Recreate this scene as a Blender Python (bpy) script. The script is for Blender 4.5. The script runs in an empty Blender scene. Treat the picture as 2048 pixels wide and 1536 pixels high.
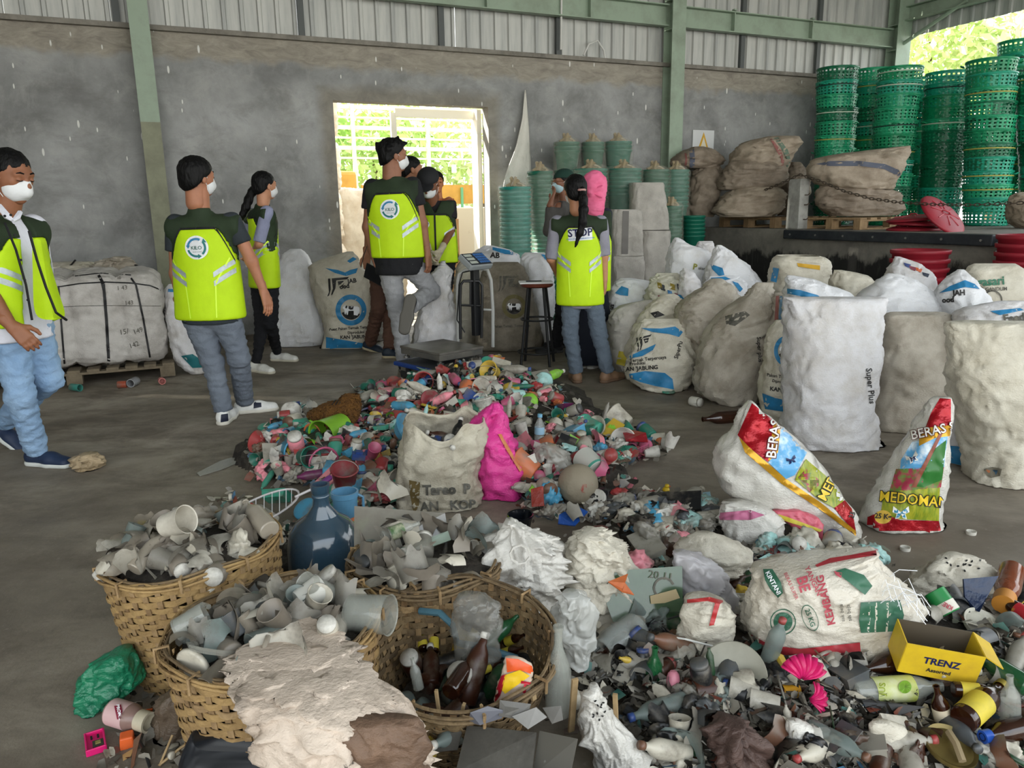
import bpy, bmesh, math, random
import numpy as np
from mathutils import Vector, Matrix
from mathutils.bvhtree import BVHTree
random.seed(7); RNG = np.random.default_rng(7)
SC = bpy.context.scene; COL = SC.collection
PI = math.pi
# ---------------- camera ----------------
FPX = 1538.0; PIT = math.radians(12.8); ROL = math.radians(0.87)
CF = np.array([0, math.cos(PIT), -math.sin(PIT)])
_R0 = np.array([1., 0, 0]); _U0 = np.array([0, math.sin(PIT), math.cos(PIT)])
CR = math.cos(ROL)*_R0 - math.sin(ROL)*_U0; CU = math.sin(ROL)*_R0 + math.cos(ROL)*_U0
CC = np.array([0, 0, 1.4])
cam = bpy.data.cameras.new('camera'); camo = bpy.data.objects.new('camera', cam); COL.objects.link(camo)
cam.sensor_width = 36; cam.lens = FPX/2048*36; cam.clip_end = 300; cam.clip_start = .05
m = Matrix.Identity(4)
for i in range(3):
    m[i][0] = CR[i]; m[i][1] = CU[i]; m[i][2] = -CF[i]; m[i][3] = CC[i]
camo.matrix_world = m
SC.camera = camo
# ---------------- world, sun, exposure ----------------
SC.view_settings.view_transform = 'Standard'; SC.view_settings.look = 'None'
SC.view_settings.gamma = 1.0; SC.view_settings.use_curve_mapping = False
SC.view_settings.exposure = 0.62
W_ = bpy.data.worlds.new('World'); SC.world = W_; W_.use_nodes = True
nt = W_.node_tree; bg = nt.nodes['Background']
tc = nt.nodes.new('ShaderNodeTexCoord'); sx = nt.nodes.new('ShaderNodeSeparateXYZ'); cr = nt.nodes.new('ShaderNodeValToRGB')
nt.links.new(tc.outputs['Generated'], sx.inputs[0]); nt.links.new(sx.outputs[2], cr.inputs[0]); nt.links.new(cr.outputs[0], bg.inputs[0])
cr.color_ramp.elements[0].position = 0.0; cr.color_ramp.elements[0].color = (.93, .92, .86, 1)
cr.color_ramp.elements[1].position = 0.6; cr.color_ramp.elements[1].color = (.80, .90, 1, 1)
bg.inputs[1].default_value = 2.6
sun = bpy.data.lights.new('sun', 'SUN'); sun.energy = 16; sun.angle = math.radians(1); sun.color = (1, .95, .84)
suno = bpy.data.objects.new('sun', sun); COL.objects.link(suno)
# ---------------- pixel helpers (give real points on real planes) ----------------
def ray(x, y): return CF*FPX + CR*(x-1024) - CU*(y-768)
def G(x, y, z=0.0):
    d = ray(x, y); t = (z-CC[2])/d[2]; return CC + d*t
def AY(x, y, Y):
    d = ray(x, y); return CC + d*(Y/d[1])
def mpp(Y): return Y*0.00067          # rough metres per pixel at depth Y
AZ = math.radians(66)
WU = np.array([math.sin(AZ), math.cos(AZ), 0]); WN = np.array([math.cos(AZ), -math.sin(AZ), 0])
WA = G(300, 684)
def W(s, o, z=0.0): return WA + WU*s + WN*o + np.array([0, 0, z])
def SP(x, y, s):          # point of pixel ray on plane s = const, returns (o, z)
    d = ray(x, y); P0 = W(s, 0); t = ((P0-CC)@WU)/(d@WU); P = CC+d*t
    return (P-WA)@WN, P[2]
sd = (WU*0.80 - WN*-0.35); sd = -np.array([-WU[0]*.72+WN[0]*-.45, -WU[1]*.72+WN[1]*-.45, .62])
suno.rotation_euler = Vector(sd).to_track_quat('-Z', 'Y').to_euler()
# ---------------- noise (numpy perlin) ----------------
_perm = RNG.permutation(256); _perm = np.concatenate([_perm, _perm, _perm])
_gr = RNG.normal(size=(256, 3)); _gr /= np.linalg.norm(_gr, axis=1)[:, None]
def pn(P):
    P = np.asarray(P, float); i = np.floor(P).astype(int); f = P-i; i &= 255
    u = f*f*f*(f*(f*6-15)+10); r = 0
    for a in (0, 1):
        for b in (0, 1):
            for c in (0, 1):
                h = _perm[_perm[_perm[i[..., 0]+a]+i[..., 1]+b]+i[..., 2]+c]
                d = f-np.array([a, b, c]); g = _gr[h]
                w = (u[..., 0] if a else 1-u[..., 0])*(u[..., 1] if b else 1-u[..., 1])*(u[..., 2] if c else 1-u[..., 2])
                r = r + w*(g*d).sum(-1)
    return r*1.6
def fbm(P, sc=1, o=3, off=0):
    P = np.asarray(P)*sc+off; r = 0; a = 1
    for k in range(o): r = r+a*pn(P); P = P*2.03+7.7; a *= .5
    return r
def ridge(P, sc=1, o=3, off=0):
    P = np.asarray(P)*sc+off; r = 0; a = 1; s = 0
    for k in range(o):
        r = r+a*(1-np.abs(pn(P))*2.2); s += a; P = P*1.9+3.3; a *= .55
    return r/s
# ---------------- materials ----------------
MATS = {}
def hexc(h):
    h = h.lstrip('#'); v = [int(h[i:i+2], 16)/255 for i in (0, 2, 4)]
    return tuple((c/12.92 if c <= .04045 else ((c+.055)/1.055)**2.4) for c in v)
def pmat(name, col, rough=.6, dirt=None, dsc=6, damt=.4, bump=0, bsc=20, metal=0, alpha=1, spec=.5, emit=0, trans=0, weave=0, dcon=.18, coat=0, sub=0, stretch=None, ior=1.45, ridgeb=False):
    key = name
    if key in MATS: return MATS[key]
    if isinstance(col, str): col = hexc(col)
    if isinstance(dirt, str): dirt = hexc(dirt)
    m = bpy.data.materials.new(name); m.use_nodes = True; t = m.node_tree; b = t.nodes['Principled BSDF']; L = t.links.new; N = t.nodes.new
    b.inputs['Base Color'].default_value = (*col, 1); b.inputs['Roughness'].default_value = rough; b.inputs['Metallic'].default_value = metal
    b.inputs['Specular IOR Level'].default_value = spec; b.inputs['Alpha'].default_value = alpha; b.inputs['IOR'].default_value = ior
    if trans: b.inputs['Transmission Weight'].default_value = trans
    if coat: b.inputs['Coat Weight'].default_value = coat
    if emit: b.inputs['Emission Color'].default_value = (*col, 1); b.inputs['Emission Strength'].default_value = emit
    tc = None
    if dirt or bump or weave:
        tc = N('ShaderNodeTexCoord'); src = tc.outputs['Object']
        if stretch:
            mp = N('ShaderNodeMapping'); mp.inputs['Scale'].default_value = stretch; L(src, mp.inputs[0]); src = mp.outputs[0]
    if dirt:
        n = N('ShaderNodeTexNoise'); n.inputs['Scale'].default_value = dsc; n.inputs['Detail'].default_value = 8; n.inputs['Roughness'].default_value = .65
        r = N('ShaderNodeValToRGB'); r.color_ramp.elements[0].position = max(0, (1-damt)-dcon); r.color_ramp.elements[1].position = min(1, (1-damt)+dcon)
        r.color_ramp.elements[0].color = (*col, 1); r.color_ramp.elements[1].color = (*dirt, 1)
        L(src, n.inputs[0]); L(n.outputs[0], r.inputs[0]); L(r.outputs[0], b.inputs['Base Color'])
    if bump or weave:
        n = N('ShaderNodeTexNoise'); n.inputs['Scale'].default_value = bsc; n.inputs['Detail'].default_value = 5; L(src, n.inputs[0]); h = n.outputs[0]
        if ridgeb: n.inputs['Distortion'].default_value = 1.2
        bp = N('ShaderNodeBump'); bp.inputs['Strength'].default_value = bump; bp.inputs['Distance'].default_value = .02; L(h, bp.inputs['Height'])
        L(bp.outputs[0], b.inputs['Normal'])
    MATS[key] = m; return m
def plastic(h, a=1, r=.38): return pmat('plastic_'+h.strip('#')+('' if a == 1 else '_clear'), h, r, dirt='#6b6459', dsc=9, damt=.42, dcon=.12, alpha=a)
def film(name, h, a=.4, r=.22): 
    return pmat(name, h, r, alpha=a, spec=.9, bump=.6, bsc=14)
# ---------------- mesh builder ----------------
def mesh_np(name, V, Fq, smooth=True):
    me = bpy.data.meshes.new(name); V = np.asarray(V, np.float32)
    if isinstance(Fq, np.ndarray) and len(Fq):
        k = Fq.shape[1]; me.vertices.add(len(V)); me.vertices.foreach_set('co', V.ravel())
        me.loops.add(Fq.size); me.loops.foreach_set('vertex_index', Fq.astype(np.int32).ravel())
        me.polygons.add(len(Fq)); me.polygons.foreach_set('loop_start', np.arange(0, Fq.size, k, dtype=np.int32)); me.polygons.foreach_set('loop_total', np.full(len(Fq), k, np.int32))
        me.update(calc_edges=True); me.validate()
    else:
        me.from_pydata([tuple(map(float, v)) for v in V], [], Fq); me.update()
    if smooth: me.polygons.foreach_set('use_smooth', np.ones(len(me.polygons), bool))
    return me
def link(name, me, mat=None, parent=None, loc=None, rot=None, scale=None):
    o = bpy.data.objects.new(name, me); COL.objects.link(o)
    if mat is not None and me is not None and not me.materials: me.materials.append(mat)
    if parent is not None: o.parent = parent
    if loc is not None: o.location = tuple(float(v) for v in loc)
    if rot is not None: o.rotation_euler = rot
    if scale is not None: o.scale = scale if hasattr(scale, '__len__') else (scale,)*3
    return o
def tag(o, label, cat, group=None):
    o['label'] = label; o['category'] = cat
    if group: o['group'] = group
    return o
def empty(name, label, cat, loc=(0, 0, 0), rz=0, group=None):
    o = bpy.data.objects.new(name, None); COL.objects.link(o); o.location = tuple(float(v) for v in loc); o.rotation_euler = (0, 0, rz); o.empty_display_size = .05
    return tag(o, label, cat, group)
def dup(o, parent=None, mat=None):
    c = o.copy(); COL.objects.link(c)
    if parent is not None: c.parent = parent
    for ch in list(o.children): dup(ch, c)
    return c
class MB:
    def __init__(s): s.v = []; s.f = []
    def add(s, V, F):
        n = len(s.v); s.v += [tuple(map(float, v)) for v in V]; s.f += [tuple(n+i for i in f) for f in F]; return s
    def box(s, c, d, rz=0, rot=None, taper=1):
        c = Vector(tuple(map(float, c))); R = rot if rot is not None else Matrix.Rotation(rz, 3, 'Z'); V = []
        for z in (-1, 1):
            for y in (-1, 1):
                for x in (-1, 1):
                    k = taper if z > 0 else 1
                    V.append(c+R @ Vector((x*d[0]/2*k, y*d[1]/2*k, z*d[2]/2)))
        return s.add(V, [(0, 2, 3, 1), (4, 5, 7, 6), (0, 1, 5, 4), (2, 6, 7, 3), (0, 4, 6, 2), (1, 3, 7, 5)])
    def lathe(s, prof, n=24, mat=None, cap0=False, cap1=False):
        V = []; F = []
        for r, z in prof:
            for i in range(n):
                a = 2*PI*i/n; V.append((r*math.cos(a), r*math.sin(a), z))
        for j in range(len(prof)-1):
            for i in range(n):
                k = (i+1) % n; F.append((j*n+i, j*n+k, (j+1)*n+k, (j+1)*n+i))
        if cap0: F.append(tuple(range(n-1, -1, -1)))
        if cap1: F.append(tuple((len(prof)-1)*n+i for i in range(n)))
        if mat is not None: V = [mat @ Vector(v) for v in V]
        return s.add(V, F)
    def tube(s, pts, r=.01, n=8, closed=False, cap=True):
        P = [Vector(tuple(map(float, p))) for p in pts]; m = len(P); rs = r if hasattr(r, '__len__') else [r]*m
        V = []; F = []; up = Vector((0, 0, 1)); prev = None
        for i in range(m):
            a = P[(i-1) % m] if (closed or i > 0) else P[0]; b = P[(i+1) % m] if (closed or i < m-1) else P[-1]
            t = (b-a).normalized() if (b-a).length > 1e-9 else Vector((0, 0, 1))
            if prev is None:
                e = t.cross(up)
                if e.length < .05: e = t.cross(Vector((1, 0, 0)))
            else: e = prev - t*prev.dot(t)
            e.normalize(); prev = e; g = t.cross(e)
            for k in range(n):
                an = 2*PI*k/n; V.append(P[i]+(e*math.cos(an)+g*math.sin(an))*rs[i])
        for i in range(m if closed else m-1):
            j = (i+1) % m
            for k in range(n):
                l = (k+1) % n; F.append((i*n+k, j*n+k, j*n+l, i*n+l))
        if cap and not closed: F.append(tuple(range(n))); F.append(tuple((m-1)*n+k for k in range(n-1, -1, -1)))
        return s.add(V, F)
    def prism(s, poly, z0, z1, M=None):
        n = len(poly); V = [(x, y, z0) for x, y in poly]+[(x, y, z1) for x, y in poly]
        F = [tuple(range(n-1, -1, -1)), tuple(range(n, 2*n))]+[(i, (i+1) % n, n+(i+1) % n, n+i) for i in range(n)]
        if M is not None: V = [M @ Vector(v) for v in V]
        return s.add(V, F)
    def mesh(s, name, smooth=False, angle=None):
        me = bpy.data.meshes.new(name); me.from_pydata(s.v, [], s.f); me.update()
        if smooth:
            me.polygons.foreach_set('use_smooth', [True]*len(me.polygons))
            if angle is not None:
                try: me.set_sharp_from_angle(angle=math.radians(angle))
                except Exception: pass
        return me
    def obj(s, name, mat, parent=None, smooth=False, angle=35, bevel=0, **k):
        me = s.mesh(name, smooth, angle)
        o = link(name, me, mat, parent, **k)
        if bevel:
            b = o.modifiers.new('bevel', 'BEVEL'); b.width = bevel; b.segments = 2; b.limit_method = 'ANGLE'
        return o
def struct(o): o['kind'] = 'structure'; return o
# ---------------- iso surface (surface nets) ----------------
def isomesh(field, org, h):
    F = field; S = F < 0; nx, ny, nz = F.shape
    c = [(0,0,0),(1,0,0),(0,1,0),(1,1,0),(0,0,1),(1,0,1),(0,1,1),(1,1,1)]
    sl = lambda a: tuple(slice(k, n-1+k) for k, n in zip(a, (nx, ny, nz)))
    cnt = sum(S[sl(a)].astype(np.int8) for a in c); act = (cnt > 0) & (cnt < 8)
    idx = np.argwhere(act); 
    if len(idx) == 0: return np.zeros((0, 3)), np.zeros((0, 4), int)
    acc = np.zeros((len(idx), 3)); num = np.zeros(len(idx))
    for a in range(8):
        for b in range(a+1, 8):
            d = np.abs(np.array(c[a])-np.array(c[b]))
            if d.sum() != 1: continue
            fa = F[tuple((idx+c[a]).T)]; fb = F[tuple((idx+c[b]).T)]; mk = (fa < 0) != (fb < 0)
            t = np.where(mk, fa/np.where(fa-fb == 0, 1, fa-fb), 0)
            p = np.array(c[a])+(np.array(c[b])-np.array(c[a]))*t[:, None]
            acc[mk] += p[mk]; num[mk] += 1
    V = (idx+acc/num[:, None])*h+org
    vid = -np.ones(act.shape, int); vid[tuple(idx.T)] = np.arange(len(idx)); Q = []
    for ax in range(3):
        o1, o2 = (ax+1) % 3, (ax+2) % 3
        s0 = [slice(None)]*3; s1 = [slice(None)]*3; s0[ax] = slice(0, -1); s1[ax] = slice(1, None)
        A = S[tuple(s0)]; B = S[tuple(s1)]; e = np.argwhere(A != B)
        ok = (e[:, o1] > 0) & (e[:, o2] > 0) & (e[:, o1] < F.shape[o1]-1) & (e[:, o2] < F.shape[o2]-1); e = e[ok]
        q = []
        for (p1, p2) in ((-1, -1), (0, -1), (0, 0), (-1, 0)):
            k = e.copy(); k[:, o1] += p1; k[:, o2] += p2; q.append(vid[tuple(k.T)])
        q = np.stack(q, 1); fl = ~A[tuple(e.T)]; q[fl] = q[fl][:, ::-1]; Q.append(q)
    Q = np.concatenate(Q); Q = Q[(Q >= 0).all(1)]
    return V, Q
class SDF:
    """prims: ('c',a,b,ra,rb,w,k) capsule stretched by k along w ; ('e',c,radii,R) ellipsoid"""
    def __init__(s, k=.03): s.p = []; s.k = k; s.cuts = []
    def cap(s, a, b, ra, rb=None, w=None, k=1, sub=False, sm=None):
        a = np.array(a, float); b = np.array(b, float); rb = ra if rb is None else rb; m = max(ra, rb)*max(k, 1)+.06
        s.p.append(('c', np.minimum(a, b)-m, np.maximum(a, b)+m, (a, b, ra, rb, None if w is None else np.array(w, float)/np.linalg.norm(w), k), sub, sm)); return s
    def ell(s, c, r, R=None, sub=False, sm=None):
        c = np.array(c, float); r = np.array(r, float); m = r.max()+.06
        s.p.append(('e', c-m, c+m, (c, r, None if R is None else np.array(R)), sub, sm)); return s
    def cut(s, fn): s.cuts.append(fn); return s
    def build(s, h=.01, disp=None, inflate=0):
        lo = np.min([p[1] for p in s.p if not p[4]], 0); hi = np.max([p[2] for p in s.p if not p[4]], 0)
        n = np.ceil((hi-lo)/h).astype(int)+1; F = np.full(tuple(n), .5, np.float32)
        ax = [lo[i]+h*np.arange(n[i]) for i in range(3)]
        for kind, l, u, a, sub, sm in s.p:
            i0 = np.clip(np.floor((l-lo)/h).astype(int), 0, n-1); i1 = np.clip(np.ceil((u-lo)/h).astype(int)+1, 1, n)
            if (i1 <= i0).any(): continue
            X, Y, Z = np.meshgrid(*[ax[i][i0[i]:i1[i]] for i in range(3)], indexing='ij'); P = np.stack([X, Y, Z], -1)
            if kind == 'c':
                A, B, ra, rb, w, k = a; ba = B-A; L2 = max(ba@ba, 1e-9); t = np.clip(((P-A)@ba)/L2, 0, 1)
                q = P-(A+t[..., None]*ba)
                if w is not None: q = q-(q@w)[..., None]*w*(1-1/k)
                d = np.linalg.norm(q, axis=-1)-(ra+(rb-ra)*t)
            else:
                c, r, R = a; q = P-c
                if R is not None: q = q @ R
                kk = np.linalg.norm(q/r, axis=-1); d = (kk-1)*r.min()
            S = tuple(slice(i0[i], i1[i]) for i in range(3)); f = F[S]; K = s.k if sm is None else sm
            if sub: 
                d = -d; hh = np.maximum(K-np.abs(f-d), 0)/max(K, 1e-6); F[S] = np.maximum(f, d)+hh*hh*K*.25
            else:
                hh = np.maximum(K-np.abs(f-d), 0)/max(K, 1e-6); F[S] = np.minimum(f, d)-hh*hh*K*.25
        F -= inflate
        if s.cuts:
            X, Y, Z = np.meshgrid(*ax, indexing='ij')
            for fn in s.cuts: F = np.maximum(F, fn(X, Y, Z).astype(np.float32))
        V, Q = isomesh(F, lo, h)
        if disp is not None and len(V): V = disp(V)
        return V, Q
def joinVQ(L):
    V = []; Q = []; n = 0
    for v, q in L: V.append(v); Q.append(q+n); n += len(v)
    return np.concatenate(V), np.concatenate(Q)
# ---------------- flat print laid on surfaces ----------------
def bvh_of(objs):
    V = []; F = []
    for o in (objs if isinstance(objs, (list, tuple)) else [objs]):
        M = world(o); n = len(V); V += [M @ v.co for v in o.data.vertices]; F += [tuple(n+i for i in p.vertices) for p in o.data.polygons]
    return BVHTree.FromPolygons(V, F)
def world(o):
    M = o.matrix_basis.copy()
    while o.parent: o = o.parent; M = o.matrix_basis @ M
    return M
def text2d(txt, size=1, bold=0, align='CENTER', shear=0, sx=1):
    cu = bpy.data.curves.new('t', 'FONT'); cu.body = txt; cu.size = size; cu.align_x = align; cu.align_y = 'CENTER'; cu.offset = bold*size; cu.resolution_u = 2; cu.shear = shear
    o = bpy.data.objects.new('t', cu); me = bpy.data.meshes.new_from_object(o)
    V = [(v.co.x*sx, v.co.y) for v in me.vertices]; F = [tuple(p.vertices) for p in me.polygons]
    bpy.data.objects.remove(o); bpy.data.meshes.remove(me); bpy.data.curves.remove(cu); return V, F
def ringpoly(r0, r1, a0=0, a1=360, n=36, sx=1, sy=1, cx=0, cy=0):
    V = []; F = []
    for i in range(n+1):
        a = math.radians(a0+(a1-a0)*i/n)
        for r in (r0, r1): V.append((cx+r*math.cos(a)*sx, cy+r*math.sin(a)*sy))
    for i in range(n): F.append((2*i, 2*i+1, 2*i+3, 2*i+2))
    return V, F
def poly(pts): return list(pts), [tuple(range(len(pts)))]
def merge2(L):
    V = []; F = []
    for v, f in L: n = len(V); V += v; F += [tuple(n+i for i in q) for q in f]
    return V, F
def xf(sh, cx=0, cy=0, s=1, rot=0):
    c, n = math.cos(math.radians(rot)), math.sin(math.radians(rot))
    return [(cx+s*(x*c-y*n), cy+s*(x*n+y*c)) for x, y in sh[0]], sh[1]
def gridcut(sh, step):
    bm = bmesh.new(); vs = [bm.verts.new((x, y, 0)) for x, y in sh[0]]
    for f in sh[1]:
        try: bm.faces.new([vs[i] for i in f])
        except Exception: pass
    bmesh.ops.triangulate(bm, faces=bm.faces[:])
    xs = [v.co.x for v in bm.verts]; ys = [v.co.y for v in bm.verts]
    for ax, (lo, hi) in enumerate(((min(xs), max(xs)), (min(ys), max(ys)))):
        k = math.ceil(lo/step)*step
        while k < hi:
            n = (1, 0, 0) if ax == 0 else (0, 1, 0); p = (k, 0, 0) if ax == 0 else (0, k, 0)
            bmesh.ops.bisect_plane(bm, geom=bm.verts[:]+bm.edges[:]+bm.faces[:], plane_co=p, plane_no=n); k += step
    bm.verts.index_update(); r = [(v.co.x, v.co.y) for v in bm.verts], [tuple(v.index for v in f.verts) for f in bm.faces]; bm.free(); return r
def decal(target, sh, mat, fn, step, name='print', off=.004, parent=None, bvh=None, maxd=1e9):
    """fn maps a 2D point to (ray origin, ray direction); print lies on the surface it hits"""
    bv = bvh or bvh_of(target); V2, F2 = gridcut(sh, step); M = world(parent or target).inverted(); P = []; ok = []
    for q in V2:
        o, d = fn(q); o = Vector(tuple(map(float, o))); d = Vector(tuple(map(float, d))).normalized()
        h, nrm, i, dist = bv.ray_cast(o, d)
        if h is None: P.append(Vector()); ok.append(False)
        else: P.append(M @ (h-d*off)); ok.append(True)
    F = [f for f in F2 if all(ok[i] for i in f)]
    F = [f for f in F if max((P[f[i]]-P[f[i-1]]).length for i in range(len(f))) < maxd]
    if not F: return None
    me = bpy.data.meshes.new(name); me.from_pydata([tuple(p) for p in P], [], F); me.update()
    bm = bmesh.new(); bm.from_mesh(me); bmesh.ops.delete(bm, geom=[v for v in bm.verts if not v.link_faces], context='VERTS'); bm.to_mesh(me); bm.free()
    me.polygons.foreach_set('use_smooth', [True]*len(me.polygons))
    return link(name, me, mat, parent or target)
def dpx(target, sh, mat, cx=0, cy=0, s=1, rot=0, step=9, name='print', **k):
    """2D shape with y up, placed at pixel (cx, cy); s px per unit"""
    S = xf(sh, 0, 0, s, rot); S = ([(cx+x, cy-y) for x, y in S[0]], S[1])
    return decal(target, S, mat, lambda q: (CC, ray(*q)), step, name, maxd=.12, **k)
# ================= SETTING =================
def wf(o): o.location = tuple(WA); o.rotation_euler = (0, 0, PI/2-AZ); return o      # wall frame: x along wall, y away from camera
def nodes(m): return m.node_tree, m.node_tree.nodes['Principled BSDF']
def noise(t, src, sc, det=6, rough=.6, dist=0):
    n = t.nodes.new('ShaderNodeTexNoise'); n.inputs['Scale'].default_value = sc; n.inputs['Detail'].default_value = det; n.inputs['Roughness'].default_value = rough; n.inputs['Distortion'].default_value = dist
    t.links.new(src, n.inputs[0]); return n.outputs[0]
def ramp(t, src, *st):
    r = t.nodes.new('ShaderNodeValToRGB'); e = r.color_ramp.elements
    while len(e) < len(st): e.new(.5)
    for i, (p, c) in enumerate(st):
        e[i].position = p; e[i].color = (*(hexc(c) if isinstance(c, str) else (c, c, c)), 1)
    t.links.new(src, r.inputs[0]); return r.outputs[0]
def mix(t, f, a, b, mode='MIX'):
    x = t.nodes.new('ShaderNodeMix'); x.data_type = 'RGBA'; x.blend_type = mode
    if isinstance(f, float): x.inputs[0].default_value = f
    else: t.links.new(f, x.inputs[0])
    for i, v in ((6, a), (7, b)):
        if isinstance(v, str): x.inputs[i].default_value = (*hexc(v), 1)
        else: t.links.new(v, x.inputs[i])
    return x.outputs[2]
def mapping(t, src, sc=(1, 1, 1), rot=(0, 0, 0)):
    x = t.nodes.new('ShaderNodeMapping'); x.inputs['Scale'].default_value = sc; x.inputs['Rotation'].default_value = rot; t.links.new(src, x.inputs[0]); return x.outputs[0]
def addbump(t, b, h, s=.3, d=.02):
    x = t.nodes.new('ShaderNodeBump'); x.inputs['Strength'].default_value = s; x.inputs['Distance'].default_value = d; t.links.new(h, x.inputs['Height']); t.links.new(x.outputs[0], b.inputs['Normal'])
# floor
fm = pmat('floor_concrete', '#6e665b', .78); t, b = nodes(fm); tcn = t.nodes.new('ShaderNodeTexCoord').outputs['Object']
c1 = ramp(t, noise(t, tcn, .55, 7, .6, .4), (.32, '#6b6358'), (.5, '#8d8476'), (.68, '#a69d8f'))
c2 = ramp(t, noise(t, mapping(t, tcn, (1, 1.9, 1), (0, 0, .5)), 1.6, 9, .68, .3), (.42, 0.0), (.62, 1.0))
c3 = mix(t, c2, c1, '#6b6256')
c4 = ramp(t, noise(t, tcn, 38, 4, .7), (.62, 0.0), (.72, .7)); c5 = mix(t, c4, c3, '#9a9186')
c6 = ramp(t, noise(t, tcn, 3.1, 8, .75, .3), (.5, 0.0), (.75, .75)); c7 = mix(t, c6, c5, '#585045')
t.links.new(c7, b.inputs['Base Color'])
t.links.new(ramp(t, noise(t, tcn, 1.3, 6, .6), (.35, .5), (.65, .85)), b.inputs['Roughness'])
addbump(t, b, noise(t, tcn, 22, 8, .7), .35, .012)
struct(MB().box((2, 9, -.1), (44, 44, .2)).obj('floor', fm))
# back wall with doorway
wm = pmat('wall_plaster', '#7b7c79', .85); t, b = nodes(wm); tcn = t.nodes.new('ShaderNodeTexCoord').outputs['Object']
a1 = ramp(t, noise(t, tcn, 1.1, 9, .62, .25), (.30, '#6d6d6c'), (.46, '#868786'), (.58, '#989998'), (.75, '#adafaf'))
a2 = ramp(t, noise(t, tcn, 3.2, 9, .72, .5), (.5, 0.0), (.72, .55)); a3 = mix(t, a2, a1, '#acaca8')
a2 = ramp(t, noise(t, mapping(t, tcn, (1, 1, 1.6)), 1.7, 9, .7, .5), (.5, 0.0), (.72, .6)); a3 = mix(t, a2, a3, '#5f5e5a')
sp = t.nodes.new('ShaderNodeSeparateXYZ'); t.links.new(tcn, sp.inputs[0])
def math_(t, op, a, b_=None):
    x = t.nodes.new('ShaderNodeMath'); x.operation = op
    for i, v in enumerate((a, b_)):
        if v is None: continue
        if isinstance(v, (int, float)): x.inputs[i].default_value = v
        else: t.links.new(v, x.inputs[i])
    return x.outputs[0]
# rougher tan render along the top and round the doorway
zz = math_(t, 'ADD', sp.outputs[2], math_(t, 'MULTIPLY', noise(t, tcn, 2.6, 6), .34))
top = ramp(t, math_(t, 'MULTIPLY', zz, .25), (.79, 0.0), (.81, .85))
a4 = mix(t, top, a3, ramp_ := ramp(t, noise(t, mapping(t, tcn, (1, 1, 3)), 4, 8, .7, 1), (.35, '#7d766b'), (.65, '#a39c8d')))
dx = math_(t, 'SUBTRACT', math_(t, 'ABSOLUTE', math_(t, 'SUBTRACT', sp.outputs[0], 3.21)), .98)
dz = math_(t, 'SUBTRACT', sp.outputs[2], 2.67); dd = math_(t, 'ADD', math_(t, 'MAXIMUM', dx, dz), math_(t, 'MULTIPLY', noise(t, tcn, 3, 5), .16))
rim = ramp(t, dd, (.16, .8), (.29, 0.0)); a5 = mix(t, rim, a4, ramp(t, noise(t, tcn, 3, 8, .7, 1), (.35, '#6f695f'), (.65, '#8f8a7d')))
# paint flecks
def flecks(rot, sc, th):
    v = t.nodes.new('ShaderNodeTexVoronoi'); v.feature = 'F1'; v.inputs['Scale'].default_value = sc; t.links.new(mapping(t, tcn, (2.6, 1, .75), rot), v.inputs[0])
    return ramp(t, v.outputs['Distance'], (th*.8, 1.0), (th, 0.0))
fl = math_(t, 'MAXIMUM', flecks((0, .25, 0), 2.6, .085), flecks((0, -.3, 0), 3.6, .075))
a6 = mix(t, fl, a5, '#d9d9d4'); t.links.new(a6, b.inputs['Base Color'])
addbump(t, b, noise(t, tcn, 9, 8, .7, .8), .4, .02)
mb = MB(); WH = 3.3
mb.box(((-6+2.23)/2, .1, WH/2), (8.23, .2, WH)); mb.box(((4.19+11.3)/2, .1, WH/2), (7.11, .2, WH)); mb.box((3.21, .1, (2.67+WH)/2), (1.96, .2, WH-2.67))
struct(wf(mb.obj('wall_back', wm)))
# wall crown: concrete ring beam ledge
cm = pmat('concrete_ledge', '#87837a', .85, dirt='#5f5b54', dsc=5, damt=.45, bump=.3, bsc=30)
struct(wf(MB().box((2.65, .08, 3.315), (17.3, .28, .05)).obj('trim_1', cm)))
# cladding sheets above
shm = pmat('cladding_sheet', '#b9bab5', .45, dirt='#8f9290', dsc=3, damt=.42, stretch=(3, 3, .25), metal=.1)
gm = pmat('green_steel', '#8fa08d', .5, dirt='#75806f', dsc=3, damt=.4)
gml = pmat('olive_steel', '#84876f', .55, dirt='#6c6c58', dsc=6, damt=.45)
dkm = pmat('dark_steel', '#4b4f4e', .5)
def sheetmesh(w, h, per=.19):
    P = []; x = 0.0
    while x < w-1e-6:
        P += [(x, 0), (x+per*.70, 0), (x+per*.76, -.028), (x+per*.94, -.028)]; x += per
    P.append((w, 0)); V = []; F = []
    for x, y in P: V += [(x, y, 0), (x, y, h)]
    for i in range(len(P)-1): F.append((2*i, 2*i+2, 2*i+3, 2*i+1))
    return MB().add(V, F).mesh('cladding_sheet')
root = bpy.data.objects.new('wall_upper', None); COL.objects.link(root); root['kind'] = 'structure'; wf(root)
sme = sheetmesh(.95, 2.9)
for i in range(18):
    link('cladding_sheet', sme, shm, root, loc=(-5.7+i*.95, .07+(i % 2)*.006, 3.32), rot=(0, 0, 0))
for i, s_ in enumerate((.05, 1.93, 3.6, 5.2, 8.2, 9.65)):
    struct(wf(MB().box((s_, .02, 4.75), (.07, .05, 2.85)).obj('trim_%d' % (i+2), dkm)))
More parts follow.
